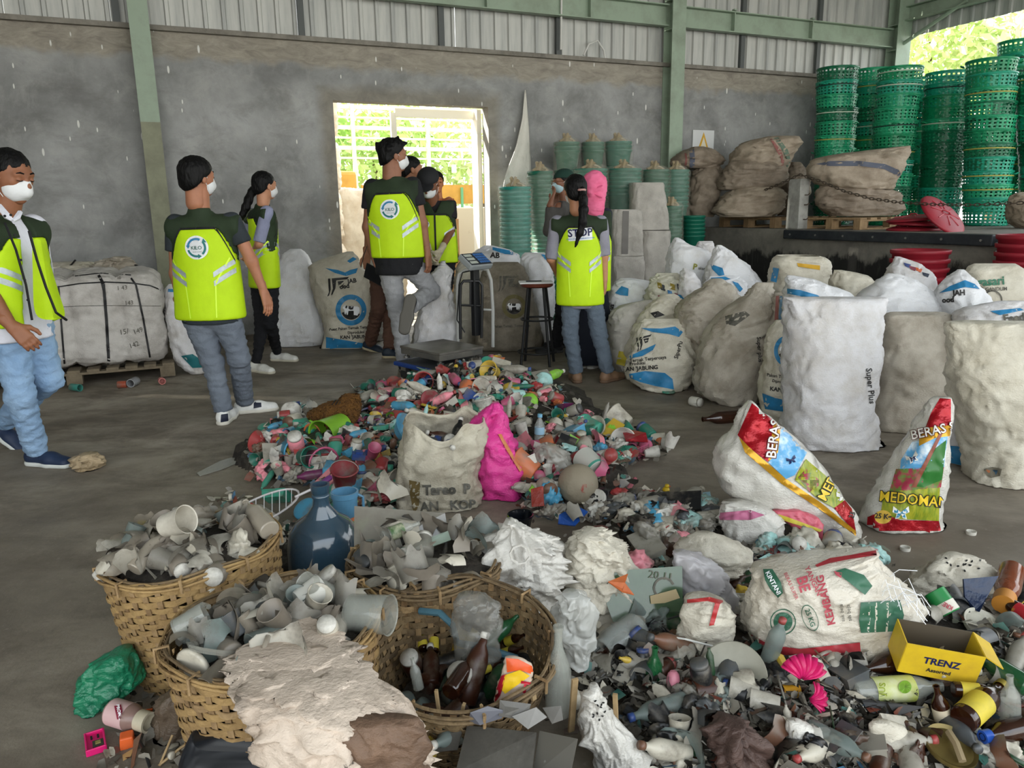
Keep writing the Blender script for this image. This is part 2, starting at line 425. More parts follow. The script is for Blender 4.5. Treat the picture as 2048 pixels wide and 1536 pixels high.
# I-beam columns
def column(n, s_, w=.2, z1=6, low=2.32, lowm=None):
    r = bpy.data.objects.new('trim_%d' % n, None); COL.objects.link(r); r['kind'] = 'structure'; wf(r)
    for (z0, z2, m_) in ((0, low, lowm or gm), (low, z1, gm)):
        mb = MB(); zc = (z0+z2)/2; hh = z2-z0
        mb.box((s_, -.20, zc), (w, .014, hh)); mb.box((s_, -.01, zc), (w, .014, hh)); mb.box((s_, -.105, zc), (.012, .18, hh)); mb.obj('steel_section', m_, r)
    mb = MB()
    for z in (3.75, 4.12): mb.box((s_, -.105, z), (w, .18, .012))
    mb.obj('stiffener', gm, r)
column(20, .26, .19, low=2.35, lowm=gml); column(21, 6.93, .22, low=.01); column(22, 11.2, .3, low=.01)
def girt(n, s0, s1, z0=3.80, z1=4.06):
    r = bpy.data.objects.new('trim_%d' % n, None); COL.objects.link(r); r['kind'] = 'structure'; wf(r)
    mb = MB(); c = (s0+s1)/2; L = s1-s0
    mb.box((c, -.04, (z0+z1)/2), (L, .012, z1-z0)); mb.box((c, -.08, z0), (L, .10, .014)); mb.box((c, -.08, z1), (L, .10, .014)); mb.obj('channel', gm, r)
    k = s0+.9
    while k < s1-.3:
        MB().box((k, -.075, (z0+z1)/2), (.014, .09, z1-z0)).box((k, -.1, z1+.03), (.05, .05, .02)).obj('cleat', gm, r); k += 1.45
girt(23, .36, 6.82); girt(24, 7.04, 11.05); girt(25, .36, 6.82, 5.2, 5.45); girt(26, 7.04, 11.05, 5.2, 5.45)
# side wall above the loading platform: only its upper cladding, open below
oo, zz0 = SP(1805, 75, 11.3); o2, z2 = SP(2048, 33, 11.3); print('side open edge', oo, zz0, o2, z2)
r2 = bpy.data.objects.new('wall_right', None); COL.objects.link(r2); r2['kind'] = 'structure'; wf(r2)
sm2 = sheetmesh(.95, 2.3)
for i in range(9): link('cladding_sheet', sm2, shm, r2, loc=(11.36, -.1-i*.95, 3.96), rot=(0, 0, -PI/2))
for n, z in ((27, 4.28), (28, 5.3)):
    mb = MB(); mb.box((11.27, -4.2, z), (.02, 8.2, .2)); mb.box((11.22, -4.2, z-.1), (.1, 8.2, .014)); mb.box((11.22, -4.2, z+.1), (.1, 8.2, .014)); struct(wf(mb.obj('trim_%d' % n, gm)))
struct(wf(MB().tube([(11.2, -.2, 3.85), (11.22, -1.2, 4.25)], .03).obj('trim_29', gm)))
struct(wf(MB().box((11.3, -8.2, 2.1), (.25, .25, 4.2)).obj('trim_30', gm)))
# roof: purlins and sheets out of view above, open sides, extended left to block the sun
rm = pmat('roof_sheet', '#8b908f', .5)
struct(wf(MB().box((.6, -6.5, 6.25), (22.4, 15, .06)).obj('ceiling', rm)))
struct(wf(MB().box((-4.6, -4.2, 3), (.2, 8.2, 6)).obj('wall_sunblock', wm)))  # unseen wall added to keep a sun patch off the left floor
# cable and hose on wall top
whm = pmat('white_cable', '#c9c9c4', .5)
struct(wf(MB().tube([(5.55, -.03, 3.36), (5.62, -.05, 3.5), (5.75, -.05, 3.55), (5.85, -.04, 3.44), (5.88, -.03, 3.34)], .012).obj('trim_31', whm)))
struct(wf(MB().tube([(5.2, -.08, 4.2), (5.2, -.06, 3.4)], .014).obj('trim_32', whm)))
# doorway: steel frame and outside gate rail
frm = pmat('door_frame_paint', '#e3ddcb', .5)
r = bpy.data.objects.new('door_1', None); COL.objects.link(r); r['kind'] = 'structure'; wf(r)
MB().box((3.62, .34, 2.60), (1.12, .06, .10)).obj('door_rail', frm, r)
MB().box((3.04, .34, 1.3), (.07, .05, 2.6)).obj('door_post', frm, r)
MB().box((4.15, .32, 1.33), (.06, .2, 2.66)).obj('door_jamb', frm, r)
# loading platform
PS = 7.55
pm = pmat('platform_concrete', '#8d8a82', .85); t, b = nodes(pm); tcn = t.nodes.new('ShaderNodeTexCoord').outputs['Object']
sp = t.nodes.new('ShaderNodeSeparateXYZ'); t.links.new(tcn, sp.inputs[0])
g1 = ramp(t, noise(t, tcn, 2.5, 8, .7, .5), (.35, '#6d6a63'), (.65, '#8d897f'))
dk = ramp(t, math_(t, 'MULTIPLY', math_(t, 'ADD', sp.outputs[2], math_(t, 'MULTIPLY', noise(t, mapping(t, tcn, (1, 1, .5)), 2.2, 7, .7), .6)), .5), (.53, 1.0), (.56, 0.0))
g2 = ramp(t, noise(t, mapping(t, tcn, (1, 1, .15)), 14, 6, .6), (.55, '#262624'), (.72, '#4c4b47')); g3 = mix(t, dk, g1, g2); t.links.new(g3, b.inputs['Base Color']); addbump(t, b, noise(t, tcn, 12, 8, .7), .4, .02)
PH = 1.10
struct(wf(MB().box((PS+3, -4.5, PH/2), (6, 9.0, PH)).obj('floor_platform', pm)))
bkm = pmat('black_rubber', '#20242a', .55, dirt='#3b3f42', dsc=5, damt=.4)
mb = MB(); pts = []
bb = MB().box((PS-.05, -3.2, 1.04), (.09, 2.75, .11)); o = wf(bb.obj('dock_bumper', bkm, bevel=.012)); tag(o, 'long black rubber bumper strip bolted along the platform edge', 'bumper')
for k in range(7):
    link('bolt', MB().lathe([(.0, 0), (.012, 0), (.012, .01), (0, .01)], 8).mesh('bolt'), pmat('bolt_steel', '#8a8a86', .4, metal=.7), o, loc=(PS-.1, -1.95-k*.42, 1.04), rot=(0, -PI/2, 0))
# ================= PEOPLE =================
def A3(*v): return np.array(v, float)
def nz(v): v = np.array(v, float); return v/max(np.linalg.norm(v), 1e-9)
def flatcap(S, a, b, ra, rb=None, w=None, k=1, sm=None):
    """capsule with a cleanly cut far end"""
    S.cap(a, b, ra, rb, w, k, sm=sm); kind, l, u, arg, sub, sm_ = S.p[-1]; S.p[-1] = (kind, l, u, arg, sub, sm_)
    S.p[-1] = ('c', l, u, arg, sub, sm_); S.flat = getattr(S, 'flat', []) + [(np.array(a, float), np.array(b, float), max(ra, rb or ra)*1.6+.02)]
    return S
def applyflat(S):
    def fn(X, Y, Z):
        r = np.full(X.shape, -1.0)
        for a, b, R in S.flat:
            d = nz(b-a); q0 = (X-b[0])*d[0]+(Y-b[1])*d[1]+(Z-b[2])*d[2]
            lat = np.sqrt(np.maximum((X-b[0])**2+(Y-b[1])**2+(Z-b[2])**2-q0**2, 0))
            c = np.where((lat < R) & (q0 < .2) & (q0 > -.1), q0, -1); r = np.maximum(r, c)
        return r
    if getattr(S, 'flat', None): S.cut(fn)
    return S
def folds(amp, sc=9, stretch=(1, 1, .5), seed=0):
    def f(V):
        n = fbm(V*np.array(stretch), sc, 3, seed); n2 = ridge(V*np.array(stretch), sc*.7, 2, seed+9)-.5
        c = V.mean(0); d = V-np.array([c[0], c[1], 0]); d[:, 2] = 0; L = np.linalg.norm(d, axis=1)[:, None]+1e-6
        return V+d/L*((n*.5+n2*.6)*amp)[:, None]
    return f
def limbfolds(amp, axpts, sc=14, seed=0):
    """ring-like creases bunching along a trouser leg or sleeve"""
    def f(V):
        out = V.copy(); A = np.array(axpts); best = np.full(len(V), 9.); dirv = np.zeros_like(V)
        for a, b in axpts:
            a = np.array(a); b = np.array(b); ba = b-a; t = np.clip(((V-a)@ba)/(ba@ba), 0, 1); q = V-(a+t[:, None]*ba); L = np.linalg.norm(q, axis=1)
            m_ = L < best; best[m_] = L[m_]; dirv[m_] = q[m_]/(L[m_][:, None]+1e-6)
        n = fbm(V*np.array([1, 1, 2.2]), sc, 2, seed)*.5+(ridge(V*np.array([.7, .7, 1.8]), sc*.8, 2, seed+4)-.5)
        return out+dirv*(n*amp)[:, None]
    return f
def hand(w, tip, pn_, side, curl=.35, sc=1.0, spread=1.0):
    """five fingered hand: w wrist, tip finger direction target, pn_ palm normal"""
    d = nz(np.array(tip)-np.array(w)); n = nz(pn_-d*(pn_@d)); t = np.cross(d, n)*side; S = SDF(.012)
    w = np.array(w, float)
    S.cap(w-d*.05, w+d*.01, .026*sc, .023*sc, t, 1.2)
    off = [.028, .010, -.009, -.027]; ln = [.070, .078, .072, .056]
    for i in range(4):
        b = w+d*.085*sc+t*off[i]*sc; S.cap(w+d*.01*sc+t*off[i]*.6*sc, b, .015*sc, .0125*sc)
        p = b; th = curl*.4*(1+i*.12)
        for k, fr in enumerate((.45, .3, .25)):
            dd = d*math.cos(th)+n*math.sin(th)+t*off[i]*1.2*spread; q = p+nz(dd)*ln[i]*fr*sc; S.cap(p, q, (.0098-.0012*k)*sc, (.0088-.0012*k)*sc, sm=.005); p = q; th += curl
    b = w+d*.022*sc+t*.020*sc; q = b+nz(d*.65+t*.72+n*.25)*.042*sc; S.cap(b, q, .0155*sc, .0125*sc); e = q+nz(d*.85+t*.35+n*.3)*.034*sc; S.cap(q, e, .012*sc, .010*sc, sm=.006); S.cap(e, e+nz(d+n*.2)*.022*sc, .0105*sc, .0085*sc, sm=.005)
    return S.build(.0045)
SK = dict(a=('#7d5138',), b=('#a06f52',), c=('#b98a6c',))
LIME = pmat('vest_lime', '#c0e606', .7, dirt='#aed000', dsc=3, damt=.5, bump=.12, bsc=260)
YOKE = pmat('vest_yoke', '#26371f', .8, dirt='#1a2716', dsc=4, damt=.45, bump=.2, bsc=220)
SILV = pmat('reflective_tape', '#b9c2c6', .35, dirt='#98a2a6', dsc=30, damt=.5, metal=.25)
BLK = pmat('black_trim', '#0c0d0f', .7); WHT = pmat('white_print', '#e9ebee', .6); MASKM = pmat('mask_white', '#dcdedf', .75, bump=.1, bsc=60)
HAIRM = pmat('hair_black', '#050506', .55, dirt='#0c0a0a', dsc=25, damt=.4, bump=.5, bsc=90, stretch=(1, 1, .2), spec=.25)
def skinmat(h): return pmat('skin_'+h[1:], h, .55, dirt=tuple(c*.8 for c in hexc(h)), dsc=14, damt=.4, bump=.05, bsc=60)
def person(name_label, loc, yaw, H, Jp, Y, skin='#9b6a4c', female=False, top=None, sleeve=.55, sleeve_end=None, vest=True, vopen=False, logo=None, pants='#6b7077', pdirt='#595e66', pinch=.0, hem=.87, vhem=.84, hy=0, hp=0, hscale=1.0, hair=None, mask=True, shoes=('#e8e8e6', '#d8d4cc'), skirt=None, fdir=None, hands=None, extra=None, legs=True, seed=1, hjb=None):
    root = empty('person', name_label, 'person', loc, yaw); s = H/1.70; root.scale = (s, s, s); M = world(root); Mi = np.array(M.inverted())
    def L(P): return (Mi[:3, :3]@np.array(P)+Mi[:3, 3])
    J = {}
    for k, v in Jp.items():
        if v[0] == 'g': J[k] = L(G(v[1], v[2])+A3(0, 0, v[3] if len(v) > 3 else .085*s))
        else: J[k] = L(AY(v[0], v[1], Y+(v[2] if len(v) > 2 else 0)))
    wf_ = .90 if female else 1.0
    J.setdefault('waist', J['pelvis']*.55+J['chest']*.45)
    rx = nz(J['shR']-J['shL']); fw = nz(np.cross(A3(0, 0, 1), rx)); sk = skinmat(skin)
    ch, pv, nk = J['chest'], J['pelvis'], J['neck']
    # ---- body: one continuous skin mesh
    S = SDF(.025)
    S.cap(ch, pv, .085*wf_, .085*wf_, rx, 1.4).cap(J['shL']*.8+nk*.2-A3(0, 0, .03), J['shR']*.8+nk*.2-A3(0, 0, .03), .045); S.cap(nk-A3(0, 0, .05), J['head']-A3(0, 0, .04), .060*wf_, .058*wf_)
    for d_ in 'LR':
        S.cap(J['sh'+d_], J['el'+d_], .046*wf_, .037*wf_).cap(J['el'+d_], J['wr'+d_], .038*wf_, .0255*wf_)
        if legs: S.cap(J['hip'+d_], J['kn'+d_], .052, .040).cap(J['kn'+d_], J['an'+d_], .036, .028)
    parts = [S.build(.0115)]
    # head
    cy, sy_, cp, sp_ = math.cos(hy), math.sin(hy), math.cos(hp), math.sin(hp)
    R = np.array([[cy, -sy_, 0], [sy_, cy, 0], [0, 0, 1]]) @ np.array([[1, 0, 0], [0, cp, sp_], [0, -sp_, cp]])
    hc = J['head']; hs = hscale
    def HT(V): return (V*hs) @ R.T + hc
    Hd = SDF(.02); Hd.ell((0, -.012, .027), (.077, .095, .088)); Hd.ell((0, .022, -.038), (.058, .066, .076)); Hd.cap((0, .062, -.085), (0, .05, -.088), .022)
    Hd.cap((0, .086, .010), (0, .104, -.020), .009, .013, sm=.012); Hd.cap((-.018, .090, -.024), (.018, .090, -.024), .008, sm=.01)
    Hd.cap((-.036, .074, .026), (.036, .074, .026), .012); Hd.cap((-.018, .084, -.050), (.018, .084, -.050), .007, sm=.008); Hd.cap((-.04, .055, -.01), (-.045, .03, -.02), .018); Hd.cap((.04, .055, -.01), (.045, .03, -.02), .018)
    for sx_ in (-1, 1):
        Hd.ell((sx_*.078, -.012, -.006), (.009, .018, .031), sm=.006); Hd.ell((sx_*.031, .092, .008), (.014, .010, .008), sub=True, sm=.008)
        Hd.ell((sx_*.031, .080, .006), (.013, .012, .010), sm=.003)
    Hd.cap((0, -.028, -.05), (0, -.035, -.15), .057*wf_)
    v, q = Hd.build(.0052); parts.append((HT(v), q))
    hands = hands or {}
    for d_, sd_ in (('L', -1), ('R', 1)):
        hd = hands.get(d_, {}); tp = J['wr'+d_]+nz(J['wr'+d_]-J['el'+d_]) if 'ti'+d_ not in J else J['ti'+d_]
        if hd is None: continue
        pnl = hd.get('n', -rx*sd_); parts.append(hand(J['wr'+d_], tp, np.array(pnl, float), sd_*hd.get('s', 1), hd.get('curl', .3), hd.get('sc', 1.0)*(.92 if female else 1.02)))
    V, Q = joinVQ(parts); body = link('body', mesh_np('body', V, Q), sk, root)
    # ---- hair
    if hair is not None:
        Hh = SDF(.02); st = hair.get('style', 'short')
        g = hair.get('g', .006); Hh.ell((0, -.017, .036), (.080+g, .098+g, .088+g)); Hh.ell((0, -.058, -.02), (.070+g, .048+g, .062+g))
        if st == 'messy':
            for k in range(16):
                a = RNG.uniform(0, 6.28); e = RNG.uniform(.1, 1.2); c = A3(math.cos(a)*math.cos(e)*.08, math.sin(a)*math.cos(e)*.095-.015, .03+math.sin(e)*.09); Hh.cap(c, c*1.06+RNG.normal(size=3)*.012+A3(0, 0, .01), .022, .008)
            Hh.cap((.02, .09, .085), (.045, .12, .075), .02, .01)
        sl = hair.get('sl', .84); c0 = hair.get('c0', -.002)
        Hh.cut(lambda X, Y_, Z: np.where(Z > .098, -1, (sl*Y_-Z+c0)*.76))
        def hd_(V): n_ = nz(V+1e-9); return V*(1+.0)+V/np.linalg.norm(V, axis=1)[:, None]*(fbm(V*A3(1, 1, .45), 45, 3, seed)*.0035*(1.3 if st == 'messy' else 1))[:, None]
        v, q = Hh.build(.006, hd_); ho = link('hair', mesh_np('hair', HT(v), q), HAIRM, root)
        if 'tail' in hair:
            T = SDF(.02); P = [L(AY(x, y, Y+dz)) for x, y, dz in hair['tail']]; n_ = len(P)
            for i in range(n_-1):
                r0 = [.030, .034, .036, .032, .024, .012, .006][min(i, 6)]; r1 = [.034, .036, .032, .024, .012, .006, .004][min(i, 6)]; T.cap(P[i], P[i+1], r0, r1)
            v, q = T.build(.006, lambda V: V+A3(1, .6, 0)*(fbm(V*A3(1, 1, .12), 60, 2, 3)*.006)[:, None]); link('ponytail', mesh_np('ponytail', v, q), HAIRM, root)
            c = P[0]; sc = MB().lathe([(.028, -.008), (.036, -.006), (.038, .004), (.03, .01), (.022, .0)], 14); o_ = sc.obj('hair_tie', pmat('hair_tie', '#b98d87', .8), root, smooth=True, loc=c)
    # ---- brows and lashes
    for sx_ in (-1, 1):
        MB().tube([HT(A3(sx_*.046, .080, .033)), HT(A3(sx_*.032, .089, .039)), HT(A3(sx_*.016, .091, .034))], [.0022, .0042, .003], 6).obj('eyebrow', HAIRM, root, smooth=True)
        MB().tube([HT(A3(sx_*.044, .084, .004)), HT(A3(sx_*.031, .0925, .001)), HT(A3(sx_*.018, .091, .004))], [.0015, .0026, .0015], 6).obj('eyelid', HAIRM, root, smooth=True)
    if mask:
        Mk = SDF(.02); Mk.ell((0, .038, -.045), (.063, .064, .062)); Mk.cap((0, .088, -.006), (0, .094, -.045), .019, .026)
        Mk.cut(lambda X, Y_, Z: np.maximum(np.maximum(Z-.004-.1*np.maximum(0, .06-Y_)*0, -(Y_-.012-np.abs(Z+.045)*.25)), -.108-Z)); v, q = Mk.build(.0055); mo = link('face_mask', mesh_np('face_mask', HT(v), q), MASKM if mask is True else mask, root)
        for sx_ in (-1, 1):
            for z0, z1 in ((-.012, .016), (-.085, -.022)):
                MB().tube([HT(A3(sx_*.057, .028, z0)), HT(A3(sx_*.075, .012, z0*.5+z1*.5)), HT(A3(sx_*.082, -.012, z1))], .0018, 5).obj('ear_loop', MASKM if mask is True else mask, root)
    # ---- shirt
    T = SDF(.03); sh_ = .105*wf_
    T.cap(ch, pv, sh_, .118*wf_, rx, 1.52).cap(pv, pv-A3(0, 0, .1), .118*wf_, .12*wf_, rx, 1.52).cap(J['shL']*.86+nk*.14-A3(0, 0, .025), J['shR']*.86+nk*.14-A3(0, 0, .025), .058*wf_); T.cap(nk-A3(0, 0, .06), nk-A3(0, 0, .015), .062*wf_, .058*wf_)
    for d_ in 'LR':
        a, e, w_ = J['sh'+d_], J['el'+d_], J['wr'+d_]; rr = .062*wf_
        if sleeve <= 1: flatcap(T, a, a+(e-a)*sleeve, rr, rr*.98)
        else: T.cap(a, e, rr, .052*wf_); flatcap(T, e, e+(w_-e)*(sleeve-1), .050*wf_, .045*wf_)
    hz = pv[2]+(hem-.94)
    T.cut(lambda X, Y_, Z: np.maximum(hz-Z, Z-nk[2]+.006)); applyflat(T)
    tc_, td_ = top or ('#23282c', '#1b1f22')
    tm = pmat('shirt_'+tc_[1:], tc_, .85, dirt=td_, dsc=5, damt=.42, bump=.2, bsc=60)
    v, q = T.build(.0115, folds(.010, 10, (1, 1, .6), seed)); shirt = link('shirt', mesh_np('shirt', v, q), tm, root)
    # ---- trousers or skirt
    if skirt:
        K = SDF(.03); K.cap(pv+A3(0, 0, .05), (pv[0]*.5+J['anL'][0]*.25+J['anR'][0]*.25, J['anR'][1]*.5+J['anL'][1]*.5, .16), .125, .21, rx, 1.15); zc = pv[2]+.1; K.cut(lambda X, Y_, Z: np.maximum(Z-zc, .05-Z))
        v, q = K.build(.0125, folds(.025, 6, (1, 1, .25), seed)); link('skirt', mesh_np('skirt', v, q), pmat('skirt_black', skirt, .9, dirt='#151a24', dsc=4), root)
    else:
        K = SDF(.035); K.ell(pv-A3(0, 0, .03), (.158*wf_, .108, .13), np.stack([rx, fw, A3(0, 0, 1)], 1)); ax_ = []
        for d_ in 'LR':
            K.cap(J['hip'+d_], J['kn'+d_], .092*wf_, .070); flatcap(K, J['kn'+d_], J['an'+d_]+A3(0, 0, -.02)*0, .068-pinch*.3, .060-pinch, sm=.02); ax_ += [(J['hip'+d_], J['kn'+d_]), (J['kn'+d_], J['an'+d_])]
        zc = pv[2]+.10; K.cut(lambda X, Y_, Z: Z-zc); applyflat(K)
        v, q = K.build(.0115, limbfolds(.011, ax_, 15, seed)); link('trousers', mesh_np('trousers', v, q), pmat('trousers_'+pants[1:], pants, .9, dirt=pdirt, dsc=4, damt=.45, dcon=.25, bump=.3, bsc=80), root)
    # ---- shoes
    fdir = fdir or {}
    for d_ in 'LR':
        if shoes is None: break
        an = J['an'+d_]; fd = fdir.get(d_, (0, 1, 0)); fdl = nz(Mi[:3, :3]@A3(*fd)); up = A3(0, 0, 1) if abs(fdl[2]) < .6 else nz(np.cross(fdl, np.cross(A3(*(Mi[:3, :3]@A3(*fdir.get('up'+d_, (0, -1, 0))))), fdl)))
        up = nz(up-fdl*(up@fdl)); sdv = np.cross(fdl, up); o0 = an-up*.085+fdl*.02
        if fdir.get('gnd', True) and abs(fdl[2]) < .3: o0[2] = max(0.0, o0[2]); 
        Bm = np.stack([sdv, fdl, up], 1); 
        U = SDF(.025); U.cap((0, -.055, .042), (0, .07, .040), .040, .040).cap((0, .07, .036), (0, .165, .026), .040, .034, (1, 0, 0), 1.18).cap((0, -.05, .06), (0, -.035, .095), .038, .036)
        U.cut(lambda X, Y_, Z: np.maximum(.012-Z, Z-.098)); v, q = U.build(.008)
        um = pmat('shoe_'+shoes[0][1:], shoes[0], .6, dirt=tuple(c*.75 for c in hexc(shoes[0])), dsc=14, damt=.42)
        so = link('shoe', mesh_np('shoe', v@Bm.T+o0, q), um, root)
        O = SDF(.02); O.cap((0, -.055, .02), (0, .07, .02), .045, .043, (1, 0, 0), 1.0).cap((0, .07, .02), (0, .168, .02), .043, .036, (1, 0, 0), 1.2); O.cut(lambda X, Y_, Z: np.maximum(-Z, Z-.027)); v, q = O.build(.008)
        link('sole', mesh_np('sole', v@Bm.T+o0, q), pmat('sole_'+shoes[1][1:], shoes[1], .7), so)
        for k in range(4): y_ = .03+k*.022; MB().tube([o0+Bm@A3(x, y_, .077-k*.0045-abs(x)*.25) for x in (-.022, -.008, .008, .022)], .003, 5).obj('lace', pmat('laces', '#dedcd6', .8), so)
    # ---- vest
    if vest:
        def vs():
            K = SDF(.035); c2 = ch+A3(0, 0, .02); b2 = A3(pv[0], pv[1], pv[2]+vhem-.94+.03)
            K.cap(c2, b2, .128*wf_, .142*wf_, rx, 1.58).cap(J['shL']-A3(0, 0, .028), J['shR']-A3(0, 0, .026), .080*wf_); K.cap(nk-A3(0, 0, .07), nk-A3(0, 0, .045), .075*wf_)
            c0_ = (J['shL']+J['shR'])/2; hw = np.linalg.norm(J['shR']-J['shL'])/2+.045
            ll = lambda X, Y_, Z: (X-(pv[0]+(c0_[0]-pv[0])*np.clip((Z-pv[2])/.45, 0, 1)))*rx[0]+(Y_-(pv[1]+(c0_[1]-pv[1])*np.clip((Z-pv[2])/.45, 0, 1)))*rx[1]
            ff = lambda X, Y_, Z: (X-ch[0])*fw[0]+(Y_-ch[1])*fw[1]
            zb = b2[2]-.03
            K.cut(lambda X, Y_, Z: np.maximum(np.maximum(np.abs(ll(X, Y_, Z))-hw, zb-Z), Z-(nk[2]-.012)))
            K.cut(lambda X, Y_, Z: np.where(ff(X, Y_, Z) > 0, (Z-(nk[2]-.05-.0))-.0+np.maximum(0, .09-np.abs(ll(X, Y_, Z)))*2-.10, -1))
            if vopen: K.cut(lambda X, Y_, Z: np.where(ff(X, Y_, Z) > .02, (.030+.065*np.clip((nk[2]-Z)/.5, 0, 1))-np.abs(ll(X, Y_, Z)+.0), -1))
            return K, ll, ff
        K, ll, ff = vs(); zt = nk[2]-.135; wx = .105*wf_
        zbnd = lambda X, Y_, Z: zt-.85*np.maximum(0, np.abs(ll(X, Y_, Z))-wx)-14*np.maximum(0, np.abs(ll(X, Y_, Z))-wx)**2
        ds = folds(.007, 7, (1, 1, .35), seed+3)
        K.cut(lambda X, Y_, Z: (Z-zbnd(X, Y_, Z))*.7); v, q = K.build(.0105, ds); vp = link('vest', mesh_np('vest', v, q), LIME, root)
        K, ll, ff = vs(); K.cut(lambda X, Y_, Z: (zbnd(X, Y_, Z)-Z)*.7); v, q = K.build(.0105, ds); yk = link('vest_yoke', mesh_np('vest_yoke', v, q), YOKE, root)
        bv = bvh_of([vp, yk]); R3 = np.array(M.to_3x3()); c0 = ch
        def fn(side):
            return lambda p: (np.array(M@Vector(tuple(c0*A3(1, 1, 0)+rx*p[0]*(-side if side > 0 else 1)*(1)+fw*side*.7+A3(0, 0, p[1])))), R3@(fw*-side))
        for side in (-1, 1):
            f_ = fn(side); zt2 = zt
            def bl(x): return zt2-.85*max(0, abs(x)-wx)-14*max(0, abs(x)-wx)**2
            if not (vopen and side > 0) :
                xs = np.linspace(-.2*wf_, .2*wf_, 30); sh = merge2([poly([(a, bl(a)-.007), (b, bl(b)-.007), (b, bl(b)+.007), (a, bl(a)+.007)]) for a, b in zip(xs[:-1], xs[1:])])
                decal(vp, sh, BLK, f_, .05, 'piping', .004, parent=yk, bvh=bv)
            for sx_ in (-1, 1):
                for dz_ in (0, -.055):
                    z_ = pv[2]+.245+dz_; P4 = [(sx_*.085*wf_, z_-.055), (sx_*.20*wf_, z_+.02), (sx_*.20*wf_, z_+.052), (sx_*.085*wf_, z_-.023)]
                    decal(vp, poly(P4), SILV, f_, .03, 'reflective_stripe', .004, parent=vp, bvh=bv)
            # seams piped in lime, hem
        if not vopen:
            f_ = fn(-1); sm_ = pmat('vest_seam', '#dcff4a', .7)
            for sx_ in (-1, 1): decal(vp, poly([(sx_*.078, pv[2]-.06), (sx_*.085, pv[2]-.06), (sx_*.098, pv[2]+.15), (sx_*.18, pv[2]+.30), (sx_*.176, pv[2]+.31), (sx_*.090, pv[2]+.155)]), sm_, f_, .03, 'seam', .0035, parent=vp, bvh=bv)
        if logo == 'kilo':
            f_ = fn(-1); cz = zt-.115; r_ = .072
            def put(sh, m_, n_, of): decal(vp, xf(sh, 0, cz), m_, f_, .02, n_, of, parent=yk if False else vp, bvh=bv)
            put(ringpoly(0, r_, 0, 360, 40), WHT, 'badge', .005)
            bm_ = pmat('logo_blue', '#2f78a4', .6); tm_ = pmat('logo_teal', '#23706e', .6)
            put(ringpoly(.046, .059, 62, 172, 20), bm_, 'badge_arrow', .007); put(poly([(-.064, .014), (-.038, .014), (-.052, -.006)]), bm_, 'badge_arrow', .007)
            put(ringpoly(.046, .059, 195, 282, 20), tm_, 'badge_arrow', .007); put(poly([(.008, -.066), (.008, -.038), (.030, -.053)]), tm_, 'badge_arrow', .007)
            put(ringpoly(.046, .059, 310, 398, 20), tm_, 'badge_arrow', .007); put(poly([(.036, .03), (.064, .03), (.045, .055)]), tm_, 'badge_arrow', .007)
            put(xf(text2d('KILO', .031, .008), 0, -.002), pmat('logo_green', '#1f5b4c', .6), 'badge_lettering', .0075); put(xf(text2d('DAUR ULANG', .009, .008), .004, -.026), pmat('logo_grey', '#8b979b', .6), 'badge_lettering', .0075)
        if logo == 'stop':
            f_ = fn(-1); cz = zt-.055; cz -= 0
            def put(sh, m_, n_, of): decal(vp, xf(sh, 0, cz, rot=4), m_, f_, .02, n_, of, parent=vp, bvh=bv)
            put(poly([(-.098, -.052), (.098, -.052), (.098, .045), (-.098, .045)]), WHT, 'badge', .007)
            put(xf(text2d('STOP', .085, .022), 0, .008), pmat('navy_print', '#12184a', .6), 'badge_lettering', .010); put(xf(text2d('WWW.STOPOCEANPLASTICS.COM', .0145, .015), 0, -.037), pmat('blue_print', '#3f7fb0', .6), 'badge_lettering', .010)
        if logo == 'front':
            f_ = fn(1); 
            def put(sh, m_, n_, of, cx=-.085, cz=zt-.09): decal(vp, xf(sh, cx, cz), m_, f_, .02, n_, of, parent=vp, bvh=bv)
            put(ringpoly(0, .034, 0, 360, 30), WHT, 'badge', .005); put(ringpoly(.020, .027, 0, 330, 24), pmat('logo_blue', '#2f78a4', .6), 'badge_arrow', .007)
            put(poly([(-.009, -.42), (.009, -.42), (.009, .05), (-.009, .05)]), BLK, 'zip', .004, 0.0, zt)
    if hjb:
        Hj = SDF(.03); Hj.ell((0, -.014, .03), (.092, .112, .102)); Hj.ell((0, .0, -.04), (.085, .09, .10)); Hj.cap((0, -.03, -.09), (0, -.05, -.16), .085, .09); Hj.cap((0, -.11, -.01), (0, -.125, -.04), .035, .02)
        Hj.cut(lambda X, Y_, Z: np.where((Y_ > .055) & (np.abs(X) < .055) & (np.abs(Z) < .08), .01, -1)); v, q = Hj.build(.008, lambda V: V+nz(V)*0+V/np.linalg.norm(V, axis=1)[:, None]*(ridge(V*A3(.6, .6, 2), 16, 2)*.010)[:, None])
        hj = link('headscarf', mesh_np('headscarf', HT(v), q), pmat('scarf_pink', hjb, .8, dirt='#d2557c', dsc=5, damt=.4), root)
        MB().tube([HT(A3(x, -.108-.01*math.cos(x*20), -.02+x*.4)) for x in np.linspace(-.09, .09, 9)], .007, 6).tube([HT(A3(x, -.108, -.035-x*.5)) for x in np.linspace(-.09, .09, 9)], .007, 6).obj('scarf_tie', pmat('scarf_tie', '#e2608c', .7), hj, smooth=True)
    return root, J, HT, L, dict(body=body, shirt=shirt)
